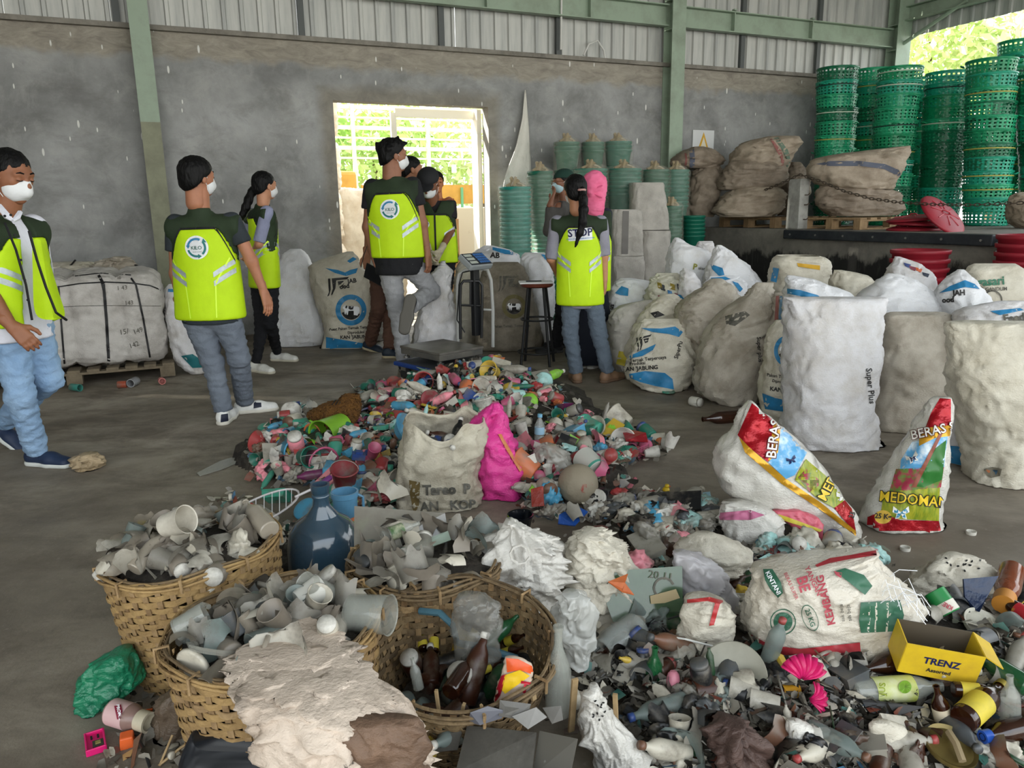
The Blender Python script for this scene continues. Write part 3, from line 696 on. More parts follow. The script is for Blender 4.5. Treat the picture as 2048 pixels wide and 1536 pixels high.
# 1 man walking in from the left
p1, J, HT, L, _ = person('man in white shirt, open lime vest and light jeans walking in at the left edge', G(60, 925), math.radians(-122), 1.76,
    dict(head=(22, 353), neck=(8, 421), chest=(22, 500), pelvis=(38, 632), shR=(-26, 462, -.15), shL=(66, 452, .14), elR=(-30, 566, -.2), wrR=(24, 652, -.22), tiR=(78, 702, -.2), elL=(84, 560, .25), wrL=(70, 650, .3),
         hipR=(20, 655, -.06), hipL=(66, 655, .06), knR=(40, 790, -.05), anR=('g', 78, 930), knL=(98, 758, .12), anL=('g', 14, 893, .16)), 4.1, skin='#8c5b40', top=('#dfe0ea', '#c9cad6'), sleeve=.9, vopen=True, pants='#6f8fb3', pdirt='#9bb6d2', hy=math.radians(14), hp=math.radians(16), hscale=1.1, hair=dict(g=-.001, sl=.70, c0=.006), shoes=('#1d2c47', '#c9ccc8'), fdir=dict(R=(1, -.25, 0), L=(.75, -.15, -.62), upL=(.6, 0, .8)), hands=dict(R=dict(curl=.45, n=(0, -1, .4)), L=dict(curl=.5)), vhem=.90, hem=.82)
# swinging front panel of his vest with black edge
P = [[L(AY(x, y, Yd)) for x, y, Yd in row] for row in [[(62, 470, 3.95), (84, 480, 3.97), (92, 500, 4.05)], [(66, 540, 3.93), (94, 545, 3.93), (110, 560, 4.05)], [(66, 600, 3.93), (104, 604, 3.9), (124, 606, 4.05)], [(70, 640, 3.93), (110, 640, 3.9), (135, 636, 4.05)]]]
mb = MB(); V = [p for r in P for p in r]; V2 = [p+L(CC)*0+nz(L(CC)-p)*-.006 for p in V]; F = []
for r in range(3):
    for c in range(2): a = r*3+c; F += [(a, a+1, a+4, a+3), (12+a+3, 12+a+4, 12+a+1, 12+a)]
mb.add(V+V2, F); o = mb.obj('vest_flap', LIME, p1, smooth=True); sb = o.modifiers.new('s', 'SUBSURF'); sb.levels = sb.render_levels = 2
MB().tube([L(AY(x, y, Yd)) for x, y, Yd in [(58, 462, 3.93), (74, 520, 3.9), (92, 575, 3.9), (112, 625, 3.9), (133, 640, 3.98)]], .0065, 6).tube([L(AY(x, y, Yd)) for x, y, Yd in [(10, 446, 3.86), (32, 500, 3.82), (52, 570, 3.82), (64, 640, 3.84)]], .006, 6).obj('vest_edging', BLK, p1, smooth=True)
for (x, y) in ((10, 432), (22, 430), (30, 470), (42, 520), (50, 560), (56, 600)): MB().lathe([(0, .0), (.006, .0), (.006, .004), (0, .004)], 8, Matrix.Translation(Vector(tuple(L(AY(x, y, 3.84))))) @ Matrix.Rotation(PI/2, 4, 'X')).obj('button', BLK, p1)
cl = MB().tube([L(AY(x, y, d)) for x, y, d in [(-2, 412, 3.95), (14, 432, 3.92), (24, 440, 3.93)]], [.014, .017, .008], 6).tube([L(AY(x, y, d)) for x, y, d in [(40, 425, 4.02), (34, 436, 3.96), (26, 442, 3.93)]], [.012, .015, .008], 6); cl.obj('collar', pmat('shirt_dfe0ea', '#dfe0ea'), p1, smooth=True)
MB().tube([J['wrR']+(J['tiR']-J['wrR'])*.55+A3(.011*math.cos(a), .004, .011*math.sin(a)) for a in np.linspace(0, 6.28, 12)], .002, 5).obj('ring', pmat('gold', '#c8a050', .3, metal=1), p1)
# 2 man seen from behind
p2 = person('man from behind in dark tee, round-badge lime vest and grey jeans, standing nearest the bale', G(462, 840), math.radians(-6), 1.74,
    dict(head=(396, 356), neck=(399, 412), chest=(409, 490), pelvis=(420, 612), shL=(350, 448), shR=(466, 444), elL=(352, 548, 0), wrL=(362, 612, .02), tiL=(384, 652, 0), elR=(503, 522, .0), wrR=(527, 582, .02), tiR=(540, 625, 0),
         hipL=(393, 632), hipR=(452, 630), knL=(424, 722, .02), anL=('g', 450, 846), knR=(478, 714, .06), anR=('g', 492, 826)), 5.05, skin='#a56f53', top=('#2b3238', '#20262a'), logo='kilo', pants='#6d7580', pdirt='#555c68', hy=math.radians(-28), hair=dict(g=.012), shoes=('#e6e6e2', '#cfcbbf'), fdir=dict(L=(-.05, 1, 0), R=(1, .35, 0)), hands=dict(L=dict(curl=.4, n=(1, .2, 0)), R=dict(curl=.35, n=(-1, .3, 0))), vhem=.86, hem=.83, seed=2)[0]
for sh_ in [c for c in p2.children if c.name.startswith('shoe')]:
    b_ = bvh_of(sh_)
    for (x, y) in ((448, 836), (514, 808)): decal(sh_, ([(x-6, y-7), (x+8, y-9), (x+9, y+6), (x-7, y+9)], [(0, 1, 2, 3)]), pmat('shoe_navy', '#1a2033', .6), lambda q: (CC, ray(*q)), 5, 'side_panel', maxd=.1, bvh=b_)
# 3 woman with ponytail, black trousers
person('woman with long ponytail, black trousers and white shoes looking towards the doorway', G(528, 738), math.radians(-48), 1.66,
    dict(head=(530, 372), neck=(524, 404), chest=(526, 450), pelvis=(528, 552), shL=(500, 428, .18), shR=(534, 424, -.12), elL=(505, 490, .25), wrL=(505, 520, .4), elR=(518, 488, -.16), wrR=(500, 512, .05), tiR=(490, 520, .1),
         hipL=(518, 560, .06), hipR=(540, 562, -.06), knL=(525, 645, .05), anL=('g', 514, 744), knR=(540, 645, .02), anR=('g', 556, 722)), 6.78, skin='#b98465', female=True, top=('#8f93ad', '#7b7f99'), sleeve=.95, pants='#0b0c11', pdirt='#15161c', pinch=.018, hy=math.radians(8), hair=dict(g=.006, tail=[(512, 372, .02), (504, 384, .0), (497, 400, -.02), (491, 416, -.04), (485, 430, -.05), (483, 440, -.05)]), shoes=('#dddcd6', '#c8c2b0'), fdir=dict(L=(.85, -.5, 0), R=(1, -.25, 0)), vhem=.84, seed=3)
# 4 tall man, one foot lifted
person('tall man from behind in black tee and lime vest, one foot lifted by the scale', G(808, 738), math.radians(-10), 1.93,
    dict(head=(787, 312), neck=(786, 350), chest=(784, 404), pelvis=(797, 512), shL=(744, 374), shR=(826, 370), elL=(735, 455), wrL=(745, 510, .02), tiL=(756, 545, 0), elR=(845, 446), wrR=(855, 508, .0), tiR=(860, 552, 0),
         hipL=(778, 525), hipR=(820, 525), knL=(792, 610), anL=('g', 810, 742), knR=(862, 582, .12), anR=(822, 612, -.34)), 6.75, skin='#8d5f47', top=('#15161a', '#0f1013'), logo='kilo', pants='#97989a', pdirt='#7d7e82', hy=math.radians(-50), hair=dict(g=.007, style='messy', c0=.004), shoes=('#23252b', '#55524c'), fdir=dict(L=(.1, 1, 0), R=(-.22, -.25, -1), upR=(.1, 1, 0)), hands=dict(L=dict(curl=.5, n=(1, .2, 0)), R=dict(curl=.45, n=(-1, .2, 0))), vhem=.93, hem=.80, seed=4)
# 5 man in black cap facing the camera
p5, J5, HT5, L5, _ = person('man in black cap, white mask and gloves bending over the sack by the scale', G(874, 700), math.radians(176), 1.66,
    dict(head=(857, 368, -.08), neck=(865, 400), chest=(872, 436), pelvis=(878, 512), shR=(842, 408), shL=(900, 408), elR=(846, 462, -.05), wrR=(858, 500, -.25), tiR=(864, 520, -.3), elL=(902, 462, -.05), wrL=(882, 500, -.25), tiL=(868, 528, -.3),
         hipR=(862, 520), hipL=(892, 520), knR=(860, 600), knL=(890, 600), anR=('g', 862, 700), anL=('g', 890, 700)), 7.35, skin='#7c5039', top=('#1b1a1d', '#131315'), logo='front', pants='#17181c', pdirt='#101115', hy=math.radians(-6), hp=math.radians(34), hscale=1.12, hair=dict(g=.0), shoes=('#1b1c20', '#4b4843'), fdir=dict(L=(0, -1, 0), R=(0, -1, 0)), hands=dict(L=dict(curl=.5, n=(1, -.3, 0)), R=dict(curl=.5, n=(-1, -.3, 0))), vhem=.88, seed=5)
K = SDF(.02); K.ell((0, -.014, .045), (.094, .112, .090)); K.cut(lambda X, Y_, Z: .032-Z+.1*Y_); v, q = K.build(.007); cp = link('cap', mesh_np('cap', HT5(v), q), pmat('cap_black', '#17181b', .8), p5)
K = SDF(.01); K.ell((0, .11, .040), (.075, .075, .020)); K.cut(lambda X, Y_, Z: np.maximum(.036-Z, .07-Y_)); v, q = K.build(.006); link('cap_visor', mesh_np('cap_visor', HT5(v), q), pmat('cap_black', '#17181b'), cp)
GLV = pmat('glove_knit', '#bdb49c', .9, dirt='#8f8671', dsc=20, damt=.45)
v, q = hand(J5['wrL'], J5['tiL'], A3(1, -.3, 0), -1, .5, 1.16); link('glove', mesh_np('glove', v, q), GLV, p5)
v, q = hand(J5['wrR'], J5['tiR'], A3(-1, -.3, 0), 1, .5, 1.16); link('glove', mesh_np('glove', v, q), GLV, p5)
# 6 man in brown trousers behind the tall man
p6, J6, HT6, L6, _ = person('man in brown trousers and white shirt half hidden behind the tall man', G(765, 706), math.radians(-70), 1.74,
    dict(head=(824, 340), neck=(812, 372), chest=(792, 420), pelvis=(764, 528), shR=(790, 402, -.15), shL=(800, 402, .2), elR=(738, 458, -.1), wrR=(733, 508, -.12), tiR=(735, 540, -.12), elL=(790, 460, .25), wrL=(790, 510, .3),
         hipR=(758, 545, -.05), hipL=(775, 545, .05), knR=(756, 615, -.1), anR=('g', 742, 702), knL=(780, 620, .05), anL=('g', 780, 716)), 7.55, skin='#9b6a4e', top=('#c9c8c4', '#b0aeaa'), vest=False, pants='#5c4033', pdirt='#48322a', hair=dict(g=.004), mask=False, shoes=('#1c2836', '#a79b80'), fdir=dict(R=(1, -.35, -.25), L=(1, -.1, 0)), hands=dict(R=dict(curl=.6, n=(1, 0, 0))), seed=6)
# 7 man behind the capped man
person('man with short hair standing in the doorway behind the capped man', G(880, 668), math.radians(200), 1.70,
    dict(head=(872, 366), neck=(874, 396), chest=(876, 430), pelvis=(880, 505), shR=(852, 402), shL=(898, 402), elR=(850, 455), wrR=(856, 500), elL=(898, 455), wrL=(894, 500), hipR=(868, 510), hipL=(890, 510), knR=(868, 590), knL=(890, 590), anR=('g', 870, 668), anL=('g', 890, 668)), 8.45, skin='#b0704a', top=('#a5603a', '#8f5030'), vest=False, mask=False, hair=dict(g=.008), pants='#3a3d45', pdirt='#2c2e34', seed=7)
# 8 woman with the lettered vest
p8, J8, HT8, L8, _ = person('woman from behind with black ponytail over a white-lettered lime vest, beside the stool', G(1185, 762), math.radians(-2), 1.62,
    dict(head=(1150, 382, -.02), neck=(1157, 420), chest=(1158, 462), pelvis=(1161, 576), shL=(1113, 444), shR=(1203, 444), elL=(1102, 518), wrL=(1116, 552, .2), elR=(1208, 512), wrR=(1210, 558), tiR=(1211, 588, 0),
         hipL=(1143, 590), hipR=(1184, 590), knL=(1140, 665), anL=('g', 1153, 764), knR=(1198, 665), anR=('g', 1214, 764)), 6.17, skin='#b07c5c', female=True, top=('#8d8c97', '#777682'), sleeve=1.0, logo='stop', pants='#5f6b78', pdirt='#525d69', hy=math.radians(12), hscale=1.02, hair=dict(g=.010, tail=[(1163, 380, -.12), (1166, 398, -.15), (1167, 420, -.19), (1165, 444, -.20), (1160, 466, -.20), (1153, 486, -.20), (1151, 494, -.2)]), shoes=('#8a6c54', '#6b5442'), fdir=dict(L=(-.1, 1, 0), R=(.75, .7, 0)), hands=dict(R=dict(curl=.25, n=(-1, .2, 0))), vhem=.80, hem=.77, seed=8)
# 9 old man with dark green cap
p9, J9, HT9, L9, _ = person('old man in dark green skull cap and glasses raising a hand to his mask', G(1112, 700), math.radians(104), 1.64,
    dict(head=(1126, 365), neck=(1132, 398), chest=(1134, 440), pelvis=(1134, 530), shR=(1125, 412, .16), shL=(1118, 414, -.16), elR=(1110, 470, .1), wrR=(1110, 420, .1), elL=(1098, 462, -.22), wrL=(1102, 402, -.2), tiL=(1113, 372, -.12),
         hipR=(1134, 540, .08), hipL=(1134, 540, -.08), knR=(1125, 620, .08), knL=(1125, 620, -.08), anR=('g', 1120, 695), anL=('g', 1112, 705)), 7.35, skin='#7f5540', top=('#4c4a48', '#3a3836'), sleeve=1.8, vest=False, hair=dict(g=.002), mask=pmat('mask_blue', '#a8c4cb', .7), pants='#17181d', pdirt='#101115', hands=dict(L=dict(curl=.4, n=(0, 1, 0))), shoes=('#222226', '#444444'), fdir=dict(L=(-1, -.2, 0), R=(-1, -.2, 0)), seed=9)
K = SDF(.02); K.ell((0, -.014, .04), (.088, .106, .092)); K.cut(lambda X, Y_, Z: .040-Z); v, q = K.build(.007); link('skull_cap', mesh_np('skull_cap', HT9(v), q), pmat('cap_green', '#14342b', .9), p9)
mb = MB()
for sx_ in (-1, 1):
    mb.tube([HT9(A3(sx_*.032+.024*math.cos(a), .104, .006+.017*math.sin(a))) for a in np.linspace(0, 2*PI, 14)], .0018, 5); mb.tube([HT9(A3(sx_*.056, .100, .01)), HT9(A3(sx_*.08, .0, .01))], .0018, 5)
mb.obj('glasses', pmat('brass', '#9c6a4a', .3, metal=.6), p9)
# 10 woman in pink headscarf
person('woman in bright pink headscarf, lime vest and long black skirt behind the lettered vest', G(1182, 728), math.radians(-22), 1.60,
    dict(head=(1190, 376), neck=(1188, 410), chest=(1186, 450), pelvis=(1180, 560), shL=(1150, 428), shR=(1212, 428), elL=(1148, 490), wrL=(1150, 530), elR=(1212, 490), wrR=(1206, 545, .1),
         hipL=(1168, 570), hipR=(1190, 570), knL=(1168, 640), knR=(1190, 640), anL=('g', 1166, 734), anR=('g', 1186, 736)), 6.72, skin='#a87455', female=True, top=('#1d2433', '#151a26'), sleeve=1.8, skirt='#0b1020', hair=None, hjb='#e8739a', mask=False, hscale=1.12, shoes=('#d9d8d4', '#c9c6c0'), fdir=dict(L=(.2, 1, 0), R=(.6, .6, 0)), vhem=.84, seed=10)
# ================= SACKS =================
def csp(K, t):
    """smooth interpolation of key rows K (n,m) at t in 0..n-1"""
    K = np.asarray(K, float); n = len(K); i = np.clip(np.floor(t).astype(int), 0, n-2); f = (t-i)[:, None]
    p0 = K[np.maximum(i-1, 0)]; p1 = K[i]; p2 = K[i+1]; p3 = K[np.minimum(i+2, n-1)]
    return p1+.5*f*(p2-p0+f*(2*p0-5*p1+4*p2-p3+f*(3*(p1-p2)+p3-p0)))*1.0
def sackmat(nm, base, dirt, amt=.42, rough=.6, dsc=5, big=.55, gloss=.5, alpha=1, fine=.12):
    if nm in MATS: return MATS[nm]
    m = pmat(nm, base, rough, dirt=dirt, dsc=dsc, damt=amt, dcon=.2, spec=gloss, alpha=alpha); t, b = nodes(m); tc = t.nodes.new('ShaderNodeTexCoord').outputs['Object']
    n = t.nodes.new('ShaderNodeTexNoise'); n.noise_type = 'RIDGED_MULTIFRACTAL'; n.inputs['Scale'].default_value = 7; n.inputs['Detail'].default_value = 4; n.inputs['Distortion'].default_value = .6; t.links.new(tc, n.inputs[0])
    f = noise(t, mapping(t, tc, (1, 1, 1.5)), 90, 3, .6); h = math_(t, 'ADD', math_(t, 'MULTIPLY', n.outputs[0], big), math_(t, 'MULTIPLY', f, fine))
    addbump(t, b, h, .95, .036); return m
SM = dict(
    white=sackmat('sack_white', '#cfced0', '#a79f92', .36), white2=sackmat('sack_bright', '#d9dadd', '#b9b4ab', .3), dirty=sackmat('sack_dirty', '#b7b0a3', '#857b6b', .45), cream=sackmat('sack_cream', '#cdc8b9', '#a39a85', .4),
    grime=sackmat('sack_grimy', '#8f8778', '#5f574a', .5), brown=sackmat('sack_brown', '#9a8d7d', '#6f6253', .5), tan=sackmat('sack_tan', '#a89b89', '#7a6c5b', .45), clear=sackmat('sack_clear', '#cbc9b8', '#a19c88', .4, .3, alpha=.86),
    parcel=sackmat('parcel_cloth', '#b7b3ab', '#8f8b83', .42), pink=sackmat('sack_pink', '#dd3f93', '#b52b72', .4, .35), film=sackmat('film_white', '#c8c5be', '#a8a296', .33, .3, big=.8))
ALLS = {}
def sack(key, label, rows, Y, depth, mat, zmin=0.0, name='sack', cat='sack', group=None, n=2.5, amp=.012, lump=.012, nu=64, nv=52, open_=None, seed=0, parent=None, tuck=0, tilt=0):
    K = [(r[0], r[1], r[2], r[3] if len(r) > 3 else None, r[4] if len(r) > 4 else 0) for r in rows]; m_ = len(K)
    for i, k in enumerate(K):
        if k[3] is None:
            f = (.10, .45, .8)[i] if i < 3 else 1.0
            if open_ and i < 3: f = (.75, .9, 1)[i]
            if i == m_-1: f = .62
            elif i == m_-2: f = .9
            K[i] = (k[0], k[1], k[2], f, k[4])
    K = np.array(K, float); t = np.linspace(0, m_-1, nv); R = csp(K, t); base = AY((K[-1, 1]+K[-1, 2])/2, K[-1, 0], Y); base[2] = max(base[2], zmin) if zmin is not None else base[2]
    if zmin is not None: base[2] = zmin
    n0_ = n
    V = []; th = np.linspace(0, 2*PI, nu, endpoint=False)+PI/2; c, s_ = np.cos(th), np.sin(th); ex = 2/n
    sc = np.sign(c)*np.abs(c)**ex; ss = np.sign(s_)*np.abs(s_)**ex
    hds = []
    for y, xl, xr, df, dy in R:
        a = AY(xl, y, Y+dy); b_ = AY(xr, y, Y+dy); cx = (a+b_)/2; hw = max((b_-a)[0]/2, .004); hd = max(depth/2*df, .004); hds.append(hd)
        P = np.stack([cx[0]+hw*sc, cx[1]+hd*ss, np.full(nu, (a[2]+b_[2])/2)+(b_[2]-a[2])/2*sc], 1); V.append(P)
    V = np.array(V); 
    if zmin is not None:
        # settle the bottom on what carries it
        lowest = V[-1, :, 2].mean(); 
        if lowest > zmin: V[..., 2] -= np.linspace(0, 1, nv)[:, None]**3*(lowest-zmin)
        V[..., 2] = np.maximum(V[..., 2], zmin+.004)
    flat = V.reshape(-1, 3); so = seed*3.7+flat.mean(0)
    N_ = np.stack([sc, ss*.9, np.zeros(nu)], 1); N_ = np.tile(N_, (nv, 1)); N_ /= np.linalg.norm(N_, axis=1)[:, None]+1e-9
    Q0 = flat+seed*5.1; w1 = fbm(Q0, 4.5, 2, seed)*lump*1.6; warp = np.stack([fbm(Q0, 3, 2, 11), fbm(Q0, 3, 2, 23), fbm(Q0, 3, 2, 31)], 1)*.12
    w2 = (ridge((Q0+warp)*np.array([1, 1, 1.5]), 7, 3, seed)-.45)*amp*2.0; w2 = w2 if n > 2.21 else ((ridge((Q0+warp*2)*np.array([1, 1, 1.2]), 6, 2, seed)**3)*2.2-.9)*amp*.9; w3 = -np.clip(ridge((Q0+warp)*np.array([1.1, 1.1, 1.5]), 9, 2, seed+5)-.62, 0, 1)*amp*2.6+(ridge((Q0+warp)*np.array([1.3, 1.3, .8]), 19, 2, seed+5)-.5)*amp*.7
    tw = np.abs(((Q0[:, 2]*15+fbm(Q0, 3.5, 2, 41)*3.2+Q0[:, 0]*3) % 1)-.5)*2; w3 = w3+(tw-.5)*np.clip(fbm(Q0, 2.6, 1, 77)+.15, 0, .8)*amp*1.1; tt = np.repeat(np.linspace(0, 1, nv), nu); edge = np.minimum(1, np.minimum(tt*6, (1-tt)*8)+.25); prof = np.repeat(np.minimum(1, np.array(hds)/.06), nu)
    flat = flat+N_*((w1+w2+w3)*edge*prof)[:, None]; 
    if zmin is not None: flat[:, 2] = np.maximum(flat[:, 2], zmin+.003)
    F = []; idx = np.arange(nv*nu).reshape(nv, nu); 
    q = np.stack([idx[:-1], np.roll(idx, -1, 1)[:-1], np.roll(idx, -1, 1)[1:], idx[1:]], -1).reshape(-1, 4)[:, ::-1]
    flat = flat-base
    def cap(row, flip):
        nonlocal flat, q
        c_ = flat[idx[row]].mean(0); flat = np.vstack([flat, c_]); k = len(flat)-1; r = idx[row]; f = np.stack([r, np.roll(r, -1), np.full(nu, k), np.full(nu, k)], 1)
        return [tuple(x[:3]) if not flip else (x[1], x[0], x[2]) for x in f.tolist()]
    tri = cap(nv-1, True)
    if not open_: tri += cap(0, False)
    faces = [tuple(x) for x in q.tolist()]+tri
    if open_:      # inner skin going down into the mouth
        n0 = len(flat); nd = 14; inn = []
        for k in range(nd):
            src = flat[idx[min(int(k*nv*open_/nd)+0, nv-1)]]; c_ = src.mean(0); inn.append(c_+(src-c_)*np.array([.955, .93, 1])+(A3(0, 0, 0) if k else A3(0, 0, 0)))
        inn[0] = flat[idx[0]]*1.0; flat = np.vstack([flat]+inn); ii = np.arange(nd*nu).reshape(nd, nu)+n0
        q2 = np.stack([ii[:-1], ii[1:], np.roll(ii, -1, 1)[1:], np.roll(ii, -1, 1)[:-1]], -1).reshape(-1, 4)[:, ::-1]; faces += [tuple(x) for x in q2.tolist()]
    me = bpy.data.meshes.new(name); me.from_pydata([tuple(x) for x in flat.tolist()], [], faces); me.update(); me.validate(); me.polygons.foreach_set('use_smooth', [True]*len(me.polygons))
    o = link(name, me, SM.get(mat, mat) if isinstance(mat, str) else mat, parent, loc=base); 
    if label: tag(o, label, cat, group)
    ALLS[key] = o; return o
BLU = pmat('sack_print_blue', '#2f86bb', .5, dirt='#2a6c93', dsc=8, damt=.45); INK = pmat('sack_print_black', '#1c1b1c', .6, dirt='#3a3836', dsc=18, damt=.45); INK2 = pmat('sack_print_faded', '#3a3a36', .7, dirt='#6f6b60', dsc=22, damt=.5); GRN = pmat('sack_print_green', '#2f6b52', .6, dirt='#4a7c66', dsc=9, damt=.5)
REDI = pmat('sack_print_red', '#a8404c', .6, dirt='#b8656c', dsc=12, damt=.4); YEL = pmat('sack_print_yellow', '#c79a1c', .6); OLV = pmat('sack_print_olive', '#6b6440', .7)
def T(k, txt, cx, cy, s, rot=0, m=INK, bold=.02, sx=1, **kw):
    kw['off'] = kw.get('off', .004)+.005; return dpx(ALLS[k], text2d(txt, 1, bold, sx=sx), m, cx, cy, s, rot, step=7, name='lettering', **kw)
def PX(k, pts, m, name='print_band', step=6, off=.008): return dpx(ALLS[k], ([(x, -y) for x, y in pts], [tuple(range(len(pts)))]), m, 0, 0, 1, 0, step, name, off=off)
COWP = [(-1, .10), (-.86, .42), (-.62, .50), (-.5, .40), (.72, .42), (.95, .30), (1.02, -.15), (.93, -.2), (.88, .05), (.78, -.1), (.80, -.62), (.68, -.62), (.62, -.22), (.5, -.12), (.48, -.6), (.36, -.6), (.32, -.1), (-.28, -.16), (-.32, -.62), (-.44, -.62), (-.46, -.2), (-.56, -.2), (-.58, -.6), (-.70, -.6), (-.66, .05), (-.84, -.02)]
def cowlogo(k, cx, cy, r, m=BLU, rot=0, sx=1, ground=INK):
    put = lambda sh, mm, nm, of: dpx(ALLS[k], ([(x*sx, y) for x, y in xf(sh, 0, 0, 1, rot)[0]], sh[1]), mm, cx, cy, r, 0, step=7, name=nm, off=of)
    put(ringpoly(.68, 1, 0, 360, 40), m, 'emblem_ring', .009); put(ringpoly(0, .63, 200, 340, 16), ground, 'emblem_ground', .009)
    put(xf(poly(COWP), 0, .02, .56), WHT, 'emblem_cow', .011); put(xf(poly([(-.3, .40), (.3, .41), (.22, .05), (-.05, -.02), (-.3, .1)]), 0, .02, .56), INK, 'emblem_patch', .013); put(xf(poly([(-.62, .45), (-.45, .40), (-.5, .1), (-.68, .15)]), 0, .02, .56), INK, 'emblem_patch', .013)
    put(xf(ringpoly(.30, .36, 25, 350, 18), .24, .0, 1), INK, 'emblem_rim', .0) if False else None
def plogo(k, cx, cy, s, m=INK, rot=0):
    for P_ in ([(-.5, .5), (-.36, .5), (-.38, -.15), (-.5, -.5), (-.62, -.55), (-.50, -.3)], [(-.28, .5), (.75, .52), (.62, .38), (-.02, .36), (-.1, -.1), (-.28, -.42), (-.40, -.5), (-.25, -.1)], [(.05, .30), (.5, .32), (.36, 0), (.12, -.05)]): dpx(ALLS[k], xf(poly(P_), 0, 0, 1, rot), m, cx, cy, s, 0, step=7, name='logo_stroke')
TXT = 'feed sack'
# --- left of the doorway
sack('L1', 'tall plain white sack leaning on the wall right of the ponytail woman', [(498, 580, 602), (512, 562, 614), (540, 556, 624), (590, 550, 635), (640, 542, 650), (672, 540, 655), (697, 545, 648)], 8.25, .5, 'white2', seed=1, amp=.010)
sack('L4', 'white and blue sack half hidden behind the brown trousers', [(560, 728, 744), (575, 726, 768), (600, 732, 772), (630, 738, 764), (690, 738, 772)], 8.5, .4, 'white', seed=2)
PX('L4', [(742, 565), (768, 590), (768, 604), (742, 582)], BLU)
sack('L2', 'white sack with a cow in a blue ring standing by the doorway', [(503, 694, 706), (518, 645, 716), (532, 620, 724), (560, 622, 738), (600, 632, 745), (640, 646, 746), (680, 650, 744), (702, 640, 738)], 8.05, .42, 'cream', seed=3)
PX('L2', [(650, 536), (676, 540), (690, 545), (700, 540), (716, 536), (712, 546), (692, 552), (670, 546)], BLU); PX('L2', [(652, 674), (735, 688), (738, 700), (652, 699)], BLU)
PX('L2', [(694, 522), (706, 514), (714, 518), (700, 526)], BLU)
plogo('L2', 674, 573, 34, rot=4); T('L2', 'JAB', 704, 562, 12, 8, bold=.04); T('L2', 'ood', 689, 573, 12, 8, bold=.05); cowlogo('L2', 702, 620, 31, rot=-4); T('L2', 'Pusat Pakan Ternak Terpercaya', 706, 656, 7.5, 4); T('L2', 'Diproduksi', 712, 665, 7.5, 4); T('L2', "KAN 'JABUNG", 710, 674, 9.5, 2, bold=.03)
sack('L3', 'grey-white sack with a teal bottom patch behind the bale pallet', [(568, 338, 356), (585, 334, 368), (630, 338, 385), (680, 348, 405), (720, 362, 418), (742, 385, 418)], 6.85, .42, 'white', seed=4)
T('L3', 'Super', 381, 655, 17, -86); PX('L3', [(362, 712), (385, 708), (400, 718), (406, 735), (385, 736)], pmat('teal_patch', '#1f6a70', .6)); PX('L3', [(336, 578), (366, 578), (366, 584), (336, 584)], BLU)
# --- around the scale
sack('L5', 'tied white sack being steadied on the floor beside the scale', [(522, 882, 892, .3), (534, 876, 897, .25), (546, 866, 903, .45), (575, 850, 905, .8), (620, 835, 910), (660, 822, 912), (690, 818, 905)], 7.1, .42, 'white', seed=5, amp=.016)
MB().tube([AY(886+9*math.cos(a), 535, 7.1+.05*math.sin(a)) for a in np.linspace(0, 6.28, 12)], .006, 6).obj('tie_string', pmat('twine', '#d8d4c8', .8), None); bpy.data.objects['tie_string'].parent = ALLS['L5']; bpy.data.objects['tie_string'].location = -ALLS['L5'].location
sack('L9', 'light grey sack standing directly behind the scale rails', [(520, 925, 950), (532, 916, 962), (580, 905, 962), (640, 905, 960), (690, 910, 958)], 8.1, .4, 'cream', seed=6)
sack('L7', 'white sack with blue strip and AB lettering behind the scale display', [(491, 968, 986), (502, 950, 1022), (515, 942, 1040), (560, 945, 1050), (640, 950, 1050), (670, 955, 1045)], 8.5, .42, 'white2', seed=7)
PX('L7', [(985, 494), (1026, 502), (1034, 510), (1010, 508), (985, 500)], BLU); T('L7', 'AB', 990, 511, 15, -4, bold=.04)
sack('L8', 'white sack with blue corner leaning left of the stool', [(505, 1050, 1088), (516, 1043, 1104), (545, 1045, 1108), (590, 1056, 1108), (660, 1060, 1104)], 8.1, .4, 'white2', seed=8)
PX('L8', [(1082, 508), (1102, 512), (1106, 528), (1090, 518)], BLU)
sack('L6', 'grimy brown feed sack with a faded cow ring left of the stool', [(524, 988, 1036), (534, 968, 1048), (560, 958, 1060), (600, 952, 1070), (650, 950, 1080), (688, 952, 1088), (700, 960, 1082)], 7.75, .42, 'grime', seed=9)
plogo('L6', 1014, 567, 30, INK2); T('L6', 'ood', 1027, 570, 12, 0, INK2, .05); cowlogo('L6', 1028, 613, 24, OLV); T('L6', 'Pakan Ternak Terpercaya', 1024, 652, 7, 2, INK2)
# --- right group, back to front
sack('R11b', 'cream-topped white sack at the far back against the platform', [(482, 1398, 1425), (492, 1392, 1430), (520, 1390, 1432), (600, 1390, 1430)], 7.7, .35, 'white', seed=10)
sack('R11', 'tall white sack with peaked corner, furthest back left of the big pile', [(475, 1350, 1356), (490, 1343, 1384), (508, 1335, 1424), (550, 1333, 1418), (610, 1333, 1400), (680, 1340, 1400)], 7.25, .42, 'white2', seed=11)
sack('R12', 'white sack with blue patch leaning right, back row of the pile', [(490, 1434, 1442), (508, 1426, 1470), (530, 1412, 1500), (560, 1402, 1528), (590, 1400, 1536), (660, 1405, 1530)], 6.9, .42, 'white2', seed=12); T('R11', 'P', 1390, 534, 16, -10, pmat('olive_ink', '#8b8a3a', .6), .04); T('R11', 'akan', 1404, 537, 8, -8, INK2)
PX('R12', [(1421, 528), (1445, 536), (1449, 550), (1438, 552), (1424, 538)], BLU)
sack('R14', 'open cream-white sack with a yellow print below the platform edge', [(511, 1556, 1636), (522, 1545, 1655), (550, 1541, 1655), (600, 1541, 1650), (720, 1545, 1650)], 6.7, .42, 'cream', seed=13, open_=.3)
